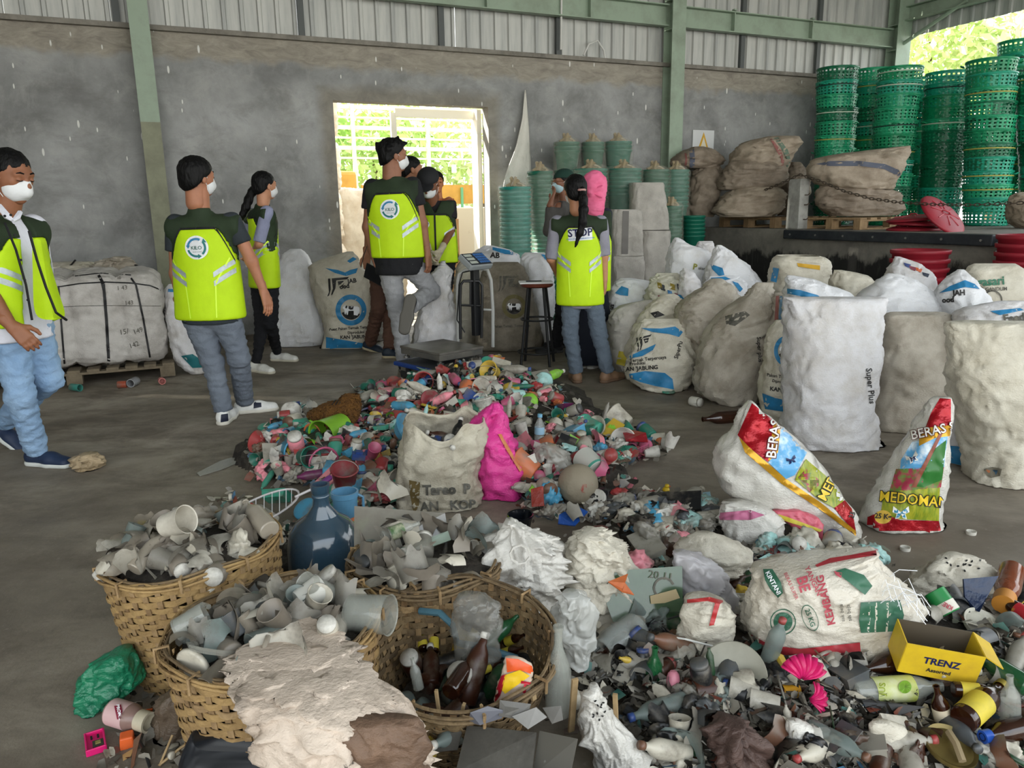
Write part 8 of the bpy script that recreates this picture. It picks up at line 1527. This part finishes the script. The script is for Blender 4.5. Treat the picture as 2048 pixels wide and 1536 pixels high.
T('RS', 'BERAS SUPER', 1582, 1172, 10, -66, REDI, .01); T('RS', 'BE', 1606, 1168, 30, -74, REDI, .03); T('RS', 'YANGAN', 1626, 1162, 15, -66, REDI, .02); T('RS', 'KEMBANG', 1652, 1200, 22, 104, REDI, .03); T('RS', 'sak beja', 1684, 1226, 11, 98, INK2, .01); T('RS', 'sih beja', 1698, 1226, 11, 98, INK2, .01)
dpx(ALLS['RS'], ringpoly(0, .8, 0, 360, 30), GD, 1566, 1244, 24, name='seal'); dpx(ALLS['RS'], ringpoly(.92, 1, 0, 360, 30), GD, 1566, 1244, 26, name='seal_ring'); dpx(ALLS['RS'], ringpoly(.93, 1, 0, 360, 30, .62, 1.15), GD, 1620, 1236, 24, 22, name='oval'); T('RS', '25 KG', 1620, 1236, 14, -70, GD, .02)
PX('RS', [(1722, 1205), (1800, 1200), (1808, 1230), (1802, 1262), (1722, 1266), (1718, 1240)], GD, 'print_panel')
for x in (1738, 1752, 1775): PX('RS', [(x-2, 1206), (x+2, 1205), (x+3, 1235), (x, 1264), (x-4, 1264), (x-1, 1235)], RS, 'print_line', off=.008)
PX('RS', [(1670, 1142), (1690, 1136), (1728, 1150), (1745, 1172), (1730, 1190), (1705, 1170)], GD, 'print_panel'); PX('RS', [(1668, 1142), (1684, 1146), (1682, 1156), (1672, 1150)], REDI, 'print_panel', off=.008)
for k in range(16):      # frayed plastic threads
    a = G(1772+RNG.uniform(-20, 40), 1175+RNG.uniform(-20, 40), .30); o = MB().tube([a, a+A3(RNG.uniform(0, .04), -.02, RNG.uniform(-.01, .05)), a+A3(RNG.uniform(.02, .08), -.03, RNG.uniform(-.06, .04))], .0012, 4).obj('thread', WHT, ALLS['RS']); o.location = -ALLS['RS'].location
blob('NB', 'cream plastic sheet with flies beside the navy packet', [(1108, 1895, 1925, .3), (1122, 1862, 1975, .7), (1145, 1835, 1998, 1), (1170, 1812, 1992), (1190, 1825, 1930, .8)], 2.52, .16, CRM, .02, .012, .01, 'plastic_sheet', 'sheet', 87, 60, 40)
for k in range(14): x, y = 1940+RNG.normal()*24, 1128+RNG.normal()*8; dpx(ALLS['NB'], ringpoly(0, 1, 0, 360, 8, 1, .6), FLY, x, y, 3, k*40, step=9, name='fly', off=.004)
sheet('navy_packet', 'dark navy foil packet leaning on the cream sheet', 'packet', [(1926, 1158, .22), (1996, 1152, .23), (1972, 1196, .17), (1958, 1224, .14), (1934, 1214, .14), (1928, 1190, .18)], pmat('foil_navy', '#101e3a', .3, dirt='#1d3355', dsc=12, bump=.4), .008)
KC = laid('can', 'green and white cream can lying right of the rice sack', 'can', [(0, 0), (.42, 0), (.44, .02), (.44, 1.0), (.42, 1.02), (0, 1.02)], (1868, 1182), (1900, 1226), .20, .15, pmat('can_green', '#1d7a3c', .35), parts=[('paper_label', [(.445, .55), (.45, .55), (.45, .97), (.445, .97)], pmat('can_cream', '#d2cdc0', .5))], k=1.0); ALLS['kc'] = [c for c in KC.children][0]; T('kc', 'KREM', 1892, 1210, 12, 152, REDI, .04)
# yellow biscuit box
bx = G(1860, 1330, .13); bz = empty('biscuit_box', 'open yellow biscuit carton lying on the right rubbish', 'box', bx, -.12); YB = pmat('box_yellow', '#cfae22', .5, dirt='#b5932a', dsc=12); IN = pmat('box_inside', '#4c4438', .7)
w_, d_, h_ = .20, .10, .10
MB().box((0, -d_/2, h_/2), (w_, .003, h_)).obj('front_panel', YB, bz); MB().box((0, d_/2, h_/2), (w_, .003, h_)).obj('back_panel', IN, bz); MB().box((-w_/2, 0, h_/2), (.003, d_, h_)).obj('side_panel', YB, bz); MB().box((w_/2, 0, h_/2), (.003, d_, h_)).obj('side_panel', YB, bz); MB().box((0, 0, .002), (w_, d_, .003)).obj('bottom_panel', IN, bz); o = MB().box((.03, 0, 0), (.06, d_, .003)).obj('end_flap', YB, bz, loc=(w_/2, 0, h_), rot=(0, .5, 0)); bz.rotation_euler = (.18, .12, -.18)
ALLS['bb'] = [c for c in bz.children if c.name.startswith('front_panel')][0]
for tx, x, y, s_, mm in (('TRENZ', 1858, 1322, 20, pmat('navy_print', '#12184a')), ('Assorted', 1856, 1342, 12, INK)):
    lt = text2d(tx, 1, .03); me = bpy.data.meshes.new('lettering'); k_ = .03 if tx == 'TRENZ' else .017; me.from_pydata([(u*k_+.0, -d_/2-.003, v_*k_+(.055 if tx == 'TRENZ' else .025)) for u, v_ in lt[0]], [], lt[1]); link('lettering', me, mm, bz)
# pink shell
sh = G(1603, 1362, .16); V = []; F = []; n_ = 33
for j in range(6):
    for i in range(n_):
        f = i/(n_-1); a = math.radians(25+130*f); t_ = j/5; r = .008+.062*t_*(1+.05*math.cos(f*PI*14)*t_); V.append((r*math.cos(a), -.018*math.sin(t_*PI)-.006*math.cos(f*PI*14)*t_, r*math.sin(a)))
for j in range(5):
    for i in range(n_-1): F.append((j*n_+i, j*n_+i+1, (j+1)*n_+i+1, (j+1)*n_+i))
o = MB().add(V, F).obj('shell_toy', pmat('shell_pink', '#c21e60', .35), None, smooth=True, loc=sh, rot=(-.3, .2, .1)); so_ = o.modifiers.new('s', 'SOLIDIFY'); so_.thickness = .003; tag(o, 'hot pink fan-shaped shell toy below the rice sack', 'toy'); o2 = MB().add([(x*.7, y, z*.7) for x, y, z in V], F).obj('small_shell', pmat('shell_pink', '#c21e60'), o, smooth=True, loc=(.02, -.01, -.045), rot=(0, 1.2, 0)); o2.modifiers.new('s', 'SOLIDIFY').thickness = .003
# bottles lying on the right
AB = laid('bottle', 'clear juice bottle with lime label and apple picture', 'bottle', [(0, 0), (.12, 0), (.135, .02), (.135, .68), (.11, .78), (.06, .88), (.06, 1), (.045, 1), (.045, .88), (.12, .68), (.12, .03), (0, .02)], (1704, 1384), (1882, 1372), .09, .09, CLG, parts=[('paper_label', LB1(.22, .66, .137), LBL)]); ALLS['ab'] = AB.children[0]; dpx(ALLS['ab'], ringpoly(0, 1, 0, 360, 20), pmat('apple_green', '#6f9a2a', .5), 1810, 1374, 13, name='apple'); T('ab', 'Apple', 1836, 1376, 14, 80, INK, .02, off=.007); T('ab', 'JUS', 1765, 1378, 18, 88, pmat('lime_dark', '#7f8f1c', .6), .02)
laid('bottle', 'dark bottle with amber label lying left of the pink shell', 'bottle', BP, (1614, 1386), (1520, 1386), .09, .09, BRG, parts=[('paper_label', LB1(.16, .52), LBY), ('screw_cap', CAPP(.88, 1.0, .08), pmat('cap_dark', '#3c3a38', .5))])
laid('bottle', 'empty dark brown bottle lying below the biscuit box', 'bottle', BP, (1826, 1312), (1728, 1340), .12, .11, BRG, k=1.05); laid('bottle', 'green soda bottle lying at the right edge', 'bottle', [(0, 0), (.17, 0), (.2, .04), (.2, .6), (.12, .82), (.06, .9), (.06, 1), (0, 1)], (2060, 1375), (1966, 1318), .12, .13, GRG, k=1.1)
laid('bottle', 'brown bottle with lemon label and white cap, lying above the upright one', 'bottle', BP, (1906, 1378), (2010, 1388), .12, .12, BRG, parts=[('paper_label', LB1(.14, .5), LBYY)]); laid('bottle', 'brown bottle with lemon label leaning to the lower left', 'bottle', BP, (1925, 1440), (2000, 1372), .10, .12, BRG, parts=[('paper_label', LB1(.10, .48), LBYY), ('screw_cap', CAPP(), pmat('cap_gold', '#8a7a2a', .4, metal=.4))], k=1.05)
laid('bottle', 'dark standing bottle with torn orange and white label', 'bottle', BP, (1892, 1460), (1872, 1372), .03, .16, BRG, parts=[('paper_label', LB1(.2, .55), pmat('label_torn', '#c9bda4', .6, dirt='#b0672e', dsc=9, damt=.4, dcon=.04))]); laid('bottle', 'cola bottle with blue screw cap at the right bottom corner', 'bottle', BP, (2068, 1450), (1974, 1472), .07, .07, BRG, parts=[('screw_cap', CAPP(.86, 1.0, .10), pmat('cap_blue', '#2450a8', .4))], k=1.1)
laid('bottle', 'orange-topped sauce bottle at the upper right edge', 'bottle', BP, (2024, 1140), (2010, 1196), .14, .12, glassy('glass_amber', '#7a3d22', .85), parts=[('screw_cap', CAPP(.8, 1.02, .14), pmat('cap_orange', '#b5792e', .5))], k=1.2); laid('bottle', 'cola bottle with red and yellow label cut by the right edge', 'bottle', BP, (2075, 1245), (2000, 1196), .1, .12, BRG, parts=[('paper_label', LB1(.1, .5), pmat('label_red_yellow', '#a3202a', .5, dirt='#b59a2a', dsc=8, damt=.45, dcon=.02))], k=1.1)
laid('bottle', 'small clear vial lying above the brass lid', 'bottle', BP, (1928, 1440), (1974, 1474), .08, .07, PET); laid('bottle', 'clear bottle standing at the right edge of the rubbish', 'bottle', BP, (2022, 1450), (2020, 1360), .05, .18, CLG, k=1.1); laid('tube_lamp', 'cream fluorescent lamp lying left of the green soda bottle', 'lamp', [(0, 0), (.10, 0), (.12, .02), (.12, .24), (.05, .25), (.05, 1), (0, 1.02)], (1958, 1340), (1884, 1352), .13, .13, CRT, parts=[('lamp_tube', [(.0, .25), (.03, .25), (.03, .98), (0, 1)], WHT)]); laid('bottle', 'short clear bottle tipped against the printed sack front', 'bottle', BP, (1700, 1350), (1672, 1300), .1, .14, PET)
for lb, x, y, z, r, rt, m_ in (('cream round lid disc leaning behind the juice bottle', 1898, 1322, .12, .052, (1.1, .3, .5), pmat('disc_cream', '#a39880', .6, dirt='#7c705a', dsc=6)), ('pale round plate with dark specks right of the cream can', 1962, 1252, .11, .058, (.5, .2, 0), pmat('disc_pale', '#b9b5a6', .5, dirt='#7f7a6c', dsc=8)), ('brass-coloured jar lid with a leather strap at the bottom right', 1900, 1496, .06, .062, (.3, .1, 0), pmat('brass_lid', '#7a6a3c', .35, dirt='#4f4426', dsc=8, metal=.5))):
    o = MB().lathe([(0, .008), (r*.85, .006), (r*.95, .010), (r, .012), (r*1.02, .004), (r, 0), (0, 0)], 36).obj('round_lid', m_, None, smooth=True, loc=G(x, y, z), rot=rt); tag(o, lb, 'lid')
o = MB().tube([(0, -.05, .02), (0, -.01, .03), (.004, .03, .02)], .010, 6).obj('strap', pmat('leather', '#8a7a5c', .8), o, smooth=True)
sheet('dark_sheet', 'large dark leaf-shaped plastic sheet below the juice bottle', 'sheet', [(1580, 1424, .08), (1640, 1398, .10), (1720, 1398, .10), (1850, 1414, .09), (1760, 1444, .06), (1690, 1456, .05), (1620, 1446, .06)], pmat('dark_sheet', '#2c2c2d', .5, dirt='#454340', dsc=5), .004); sheet('dark_sheet', 'broad charcoal plastic sheet at the bottom edge', 'sheet', [(1380, 1460, .05), (1430, 1465, .06), (1440, 1560, .02), (1350, 1560, .02)], pmat('dark_sheet2', '#3a3a3b', .45, dirt='#565450', dsc=5), .004); sheet('dark_sheet', 'black plastic plate at the bottom right', 'sheet', [(1700, 1490, .05), (1830, 1478, .06), (1862, 1530, .03), (1850, 1560, .02), (1680, 1560, .02)], pmat('dark_sheet', '#2c2c2d'), .004)
blob('C14', 'frilly dark maroon rag in the lower right rubbish', [(1440, 1440, 1480, .4), (1455, 1425, 1520, .8), (1485, 1412, 1545), (1520, 1430, 1560), (1560, 1450, 1570)], 1.66, .14, sackmat('rag_maroon', '#5a463f', '#33241f', .5), .0, .022, .016, 'rag', 'rag', 88, 70, 50); blob('C15', 'pale torn tissue clump on the dark lower sheets', [(1442, 1745, 1780, .4), (1455, 1735, 1812, .8), (1480, 1745, 1822), (1502, 1770, 1815, .8)], 1.7, .06, CRM, .03, .014, .01, 'tissue', 'tissue', 89, 50, 36); blob('C16', 'white foam scraps clump at the bottom right', [(1440, 1575, 1600, .4), (1452, 1568, 1625, .8), (1480, 1575, 1630, .9), (1496, 1590, 1620, .7)], 1.7, .06, 'film', .03, .016, .01, 'foam_scrap', 'foam', 90, 50, 36)
# --- strip before the rice bags
blob('D1', 'white and pink open bag lying before the tipped foil bag', [(1005, 1445, 1500, .5), (1018, 1430, 1540, .8), (1040, 1428, 1570), (1065, 1445, 1560), (1085, 1480, 1540, .7)], 2.95, .2, 'film', .02, .014, .012, 'plastic_bag', 'bag', 91, 60, 40); PX('D1', [(1436, 1026), (1500, 1020), (1530, 1030), (1500, 1040), (1440, 1040)], pmat('in_pink', '#b86a8a', .5), 'lining')
blob('D2', 'pink, yellow and green striped bag under the tipped foil bag', [(1020, 1545, 1600, .4), (1035, 1560, 1640, .8), (1055, 1590, 1648), (1072, 1620, 1645, .6)], 2.95, .1, pmat('bag_salmon', '#c05868', .4, bump=.4), .03, .01, .01, 'plastic_bag', 'bag', 92, 50, 34); PX('D2', [(1555, 1028), (1575, 1034), (1645, 1060), (1640, 1064), (1570, 1042)], LBYY, 'stripe')
for lb, pts, c_ in (('blue biscuit packet on the floor before the old ball', [(1118, 1030, .1), (1152, 1012, .12), (1176, 1024, .1), (1150, 1052, .07), (1116, 1048, .07)], '#1f4a94'), ('sky blue sachet lying at the top of the right strip', [(1360, 992, .06), (1420, 984, .07), (1424, 1004, .05), (1364, 1012, .04)], '#9cc4d6'), ('red foil snack packet on the right edge of the far heap', [(1242, 856, .12), (1292, 866, .13), (1296, 884, .10), (1252, 882, .1)], '#8c1c26'), ('red and gold wrapper beside the pink sack foot', [(1062, 978, .14), (1086, 972, .16), (1088, 1012, .08), (1064, 1014, .07)], '#8c3026')):
    o = sheet('packet', lb, 'packet', pts, pmat('packet_'+c_[1:], c_, .3, dirt=tuple(min(1, q*1.8+.03) for q in hexc(c_)), dsc=22, damt=.4, dcon=.05, bump=.5), .006); so_ = None
stick('pale stick with yellow wrapper in the right strip', (1290, 1042), (1408, 1092), .08, .08, .007, CRT, 'stick', 'stick'); stick('pink plastic stick on the bare floor before the heap', (1248, 990), (1270, 958), .015, .015, .012, pmat('stick_pink', '#b0606c', .5), 'stick', 'stick')
o = MB().lathe([(0, 0), (.042, 0), (.045, .004), (.045, .05), (.038, .052), (.036, .012), (0, .012)], 30).obj('tape_roll', pmat('roll_white', '#b9b6af', .5, alpha=.9), None, smooth=True, loc=G(1243, 972, .0)); tag(o, 'white plastic ring pot on bare floor right of the old ball', 'pot')
dk_ = surf(1332, 978); o = MB().lathe([(0, 0), (.014, .002), (.019, .012), (.015, .022), (.010, .026), (0, .026)], 16).lathe([(0, .022), (.009, .024), (.012, .032), (.009, .041), (0, .044)], 14, Matrix.Translation((.004, -.002, 0))).obj('rubber_duck', pmat('duck_yellow', '#d3b21c', .4), None, smooth=True, loc=G(1332, 984, 0)); tag(o, 'tiny yellow rubber duck alone on the dark floor', 'toy duck'); MB().box((.016, -.006, .032), (.008, .006, .003)).obj('beak', pmat('toy_orange', '#d9602a'), o)
for i, (x, y, lb) in enumerate(((1810, 1100, 'white bottle ring'), (1942, 1068, 'pale ring'), (1382, 802, 'small white bottle'), (1320, 884, 'peach ball'), (1352, 750, 'green lid'))):
    if i < 2: o = MB().lathe([(.016, 0), (.020, 0), (.021, .014), (.018, .014), (.016, 0)], 20).obj('ring', pmat('ring_white', '#bdbab0', .5), None, smooth=True, loc=G(x, y, 0), rot=(0, 0, 0)); tag(o, lb+[' on the bare floor above the cream sheet', ' on the bare floor right of the upright foil bag'][i], 'ring')
    elif i == 2: item('jar', G(x, y, .03), (1.5, .2, .6), '#c9c6bd', .9, 1, 'small white bottle on the bare floor before the logo sack', 'bottle')
    elif i == 3: item('ball', G(x, y, .04), (0, 0, 0), '#bd6a42', 1.0, 1, 'peach ball at the right edge of the far heap', 'ball')
    else: item('lid', G(1337, 785, .01), (0, 0, 0), '#3c8f78', .9, 1, 'green lid peeking out under the small logo sack', 'lid')
laid('bottle', 'brown beer bottle lying on the floor behind the tipped foil bag', 'bottle', BP, (1480, 832), (1412, 838), .035, .035, BRG, k=1.1)
o = blob('D3', 'tan paper scrap with a blue tag by the walking man shoe', [(908, 160, 195, .6), (916, 138, 212, .9), (926, 140, 214), (934, 150, 200, .8)], 4.15, .18, sackmat('paper_tan', '#b5a182', '#7d6c50', .45), 0, .02, .02, 'paper_scrap', 'paper', 93, 40, 20); sheet('plastic_strip', 'translucent plastic strip flat on the floor left of the heap', 'plastic strip', [(394, 946, .006), (440, 922, .006), (488, 908, .01), (490, 920, .006), (440, 940, .006), (400, 952, .004)], film('film_floor', '#b9b7ae', .6, .3), .002)
# --- features of the far heap
pl = surf(672, 830); c0 = G(672, 826, .235); K = SDF(.04); K.ell(c0+A3(0, 0, .0), (.12, .075, .07)).ell(c0+A3(.085, .02, .035), (.058, .055, .052)).ell(c0+A3(-.12, -.01, -.01), (.05, .035, .03)).ell(c0+A3(.10, -.06, -.03), (.03, .05, .028)).ell(c0+A3(-.03, -.08, -.04), (.032, .05, .028)); K.ell(c0+A3(.06, .02, .09), (.02, .012, .02)).ell(c0+A3(.12, .02, .085), (.02, .012, .02))
v_, q_ = K.build(.008, lambda V: V+(RNG.normal(size=V.shape)*.0035)); FUR = pmat('plush_fur', '#7d5420', .95, dirt='#5c3b14', dsc=25, damt=.5, bump=1, bsc=150); o = link('plush_toy', mesh_np('plush_toy', v_-c0, q_), FUR, None, loc=c0); tag(o, 'shaggy brown plush animal lying on the left of the far heap', 'plush toy')
for k in range(3): MB().tube([A3(-.01+k*.02, -.04, .062), A3(.0+k*.02, .0, .078), A3(.01+k*.02, .03, .070)], .003, 5).obj('stripe', DK, o)
laid('cup', 'lime green plastic cup lying right of the black crate piece', 'cup', [(0, 0), (.33, 0), (.35, .03), (.46, .97), (.48, 1), (.44, .98), (.32, .04), (0, .04)], (686, 848), (642, 872), .19, .17, pmat('lime_cup', '#7fb52e', .45, dirt='#6a9a2c')); sheet('crate', 'black perforated crate piece below the brown plush toy', 'crate', [(600, 860, .18), (628, 846, .2), (646, 872, .17), (616, 888, .14)], pmat('crate_black', '#17181a', .5, dirt='#3c3a36', dsc=90, damt=.5, dcon=.02), .012)
BLW_ = laid('bottle', 'clear water bottle with sky blue cap upright on the heap', 'bottle', [(0, 0), (.14, 0), (.15, .02), (.15, .3), (.14, .33), (.15, .36), (.15, .66), (.06, .86), (.06, .9), (0, .9)], (1078, 892), (1080, 828), .12, .30, PET, parts=[('screw_cap', [(0, 1), (.075, 1), (.075, .9), (.06, .9)], pmat('cap_sky', '#6fa8c4', .4)), ('paper_label', LB1(.38, .6, .152), pmat('label_blue_pale', '#8fb3c9', .4))])
bl = MB().lathe([(.098*math.sin(a), -.098*math.cos(a)) for a in np.linspace(0, PI, 22)], 36).obj('old_ball', pmat('ball_old', '#8f8572', .7, dirt='#94453c', dsc=5, damt=.36, dcon=.02, bump=.5), None, smooth=True, loc=G(1156, 968, .10)); tag(bl, 'old dirty ball with a red patch in front of the heap', 'ball')
laid('pot', 'white and teal paint pot lying above the old ball', 'pot', [(0, 0), (.45, 0), (.48, .04), (.48, 1), (.44, 1), (.44, .08), (0, .08)], (1194, 942), (1166, 914), .12, .16, pmat('pot_pale', '#b9b9b0', .4), parts=[('rim_band', [(.485, .0), (.49, .0), (.49, .12), (.485, .12)], pmat('teal_band', '#4f9a88', .5))]); blob('D4', 'sheer crumpled film bag right of the pink sack', [(890, 1080, 1110, .5), (905, 1062, 1135, .8), (930, 1055, 1150), (955, 1058, 1140, .9)], 3.75, .2, film('bag_film3', '#aaa79e', .6, .25), .06, .016, .012, 'plastic_bag', 'bag', 94, 60, 40)
laid('bowl_black', 'shiny black plastic basin lying before the pink sack', 'basin', [(0, 0), (.34, 0), (.38, .06), (.52, .62), (.56, .66), (.56, .72), (.5, .7), (.34, .1), (0, .08)], (1042, 1060), (1040, 1016), .08, .18, pmat('basin_black', '#0c0f14', .15)); laid('shoe_sole', 'brown curved rubber sole in the strip before the ball', 'sole', [(0, 0), (.22, .02), (.26, .2), (.24, .8), (.15, 1), (0, 1)], (1158, 1072), (1216, 1062), .06, .07, pmat('rubber_red', '#5f3a34', .7))
# badminton racket, tub, toys left front of heap
rk = empty('badminton_racket', 'pale badminton racket with purple wrap in the left heap front', 'racket', surf(590, 1010)); rc = G(585, 1010, .17)
ring_ = [G(500+78*math.cos(a)*1.0+20, 1020+26*math.sin(a)-(78*math.cos(a))*.42, .16) for a in np.linspace(0, 2*PI, 30, endpoint=False)]
MB().tube([p-np.array(rk.location) for p in ring_], .005, 6, closed=True).obj('head_frame', pmat('racket_white', '#c9c4c4', .4), rk, smooth=True); MB().tube([G(590, 994, .165)-np.array(rk.location), G(650, 966, .19)-np.array(rk.location)], .006, 6).obj('shaft', pmat('racket_white', '#c9c4c4'), rk, smooth=True); MB().tube([G(636, 972, .19)-np.array(rk.location), G(660, 955, .2)-np.array(rk.location)], .014, 8).obj('grip_wrap', pmat('foil_purple', '#6a3570', .3), rk, smooth=True)
c_ = sum(ring_)/30
for k in range(7):
    f = (k+1)/8; i = int(f*15); MB().tube([ring_[i]-np.array(rk.location), ring_[(30-i) % 30]-np.array(rk.location)], .0018, 4).obj('string', WHT, rk); MB().tube([ring_[(7+i-4) % 30]-np.array(rk.location), ring_[(23-i+4) % 30]-np.array(rk.location)], .0018, 4).obj('string', WHT, rk)
for kind, x, y, z, sc, col, rt, lb, ct in (('bucket', 690, 972, .13, .8, '#7a2a30', (.3, .1, 0), 'maroon plastic pot behind the light blue jar', 'pot'), ('bucket', 606, 912, .14, .7, '#1f6a58', (1.4, .2, .7), 'dark green jug lying below the crate piece', 'jug'), ('cup', 574, 905, .12, 1.0, '#c0a23a', (1.2, .3, 1.9), 'yellow printed paper cup at the heap left end', 'cup'), ('jar', 594, 896, .14, 1.1, '#e58f9a', (.6, .1, 0), 'pink-topped clear jar at the heap left end', 'jar'), ('bowl', 800, 866, .25, 1.3, '#4a94b5', (1.0, .3, 1), 'sky blue bowl left of the open white sack', 'bowl'), ('toy_block', 716, 918, .16, 1.2, '#2b4580', (.2, .2, .3), 'deep blue toy block left of the open white sack', 'toy'), ('cup', 744, 912, .17, .9, '#b85878', (.6, .4, 0), 'hot pink cup beside the deep blue toy block', 'cup'), ('broken_bowl', 770, 1000, .10, 1.4, '#b9b3a4', (.8, .4, 1), 'cream bathroom scoop left of the open white sack', 'scoop')):
    item(kind, G(x, y, z), rt, col, sc, 1, lb, ct)
blob('D5', 'light blue crumpled bag at the left tip of the heap', [(860, 532, 556, .5), (872, 522, 560, .9), (890, 516, 556), (908, 514, 545, .8)], 4.35, .14, film('bag_lightblue', '#5a9ec2', .75, .3), .04, .018, .012, 'plastic_bag', 'bag', 95, 50, 34)
for i, (x, y, c) in enumerate(((988, 728, '#a8323a'), (936, 742, '#9c3a3a'), (912, 746, '#c0a23a'))): laid('bottle', ['small clear bottle with red tip at the heap top right', 'red cone-shaped bottle at the heap top', 'small clear bottle with pink cap at the heap top left'][i], 'bottle', BP, (x, y+16), (x-(6 if i == 1 else 0), y-14), .28, .36, PET if i != 1 else plastic('#9c3a3a'), parts=[('screw_cap', CAPP(.8, 1.02, .1), plastic(c))])
# dark bottles inside the open white sack
for k in range(14):
    a = RNG.uniform(0, 6.28); r = RNG.uniform(0, .14); item('bottle' if k % 3 else 'jar', A3(-.325+r*math.cos(a), 3.62+r*.8*math.sin(a), .27+RNG.uniform(-.02, .03)), (1.5+RNG.normal()*.3, RNG.normal()*.3, RNG.uniform(0, 6.28)), ['#17181a', '#4a4d4f', '#3a1d10', '#2b4580'][k % 4], .9, 1, '%s inside the open white sack, %s' % (['black bottle', 'charcoal bottle', 'dark brown bottle', 'deep blue bottle'][k % 4], ['near the back', 'near the front', 'at the left', 'at the right'][k//4]), 'bottle', 'dark bottles inside the open white sack')
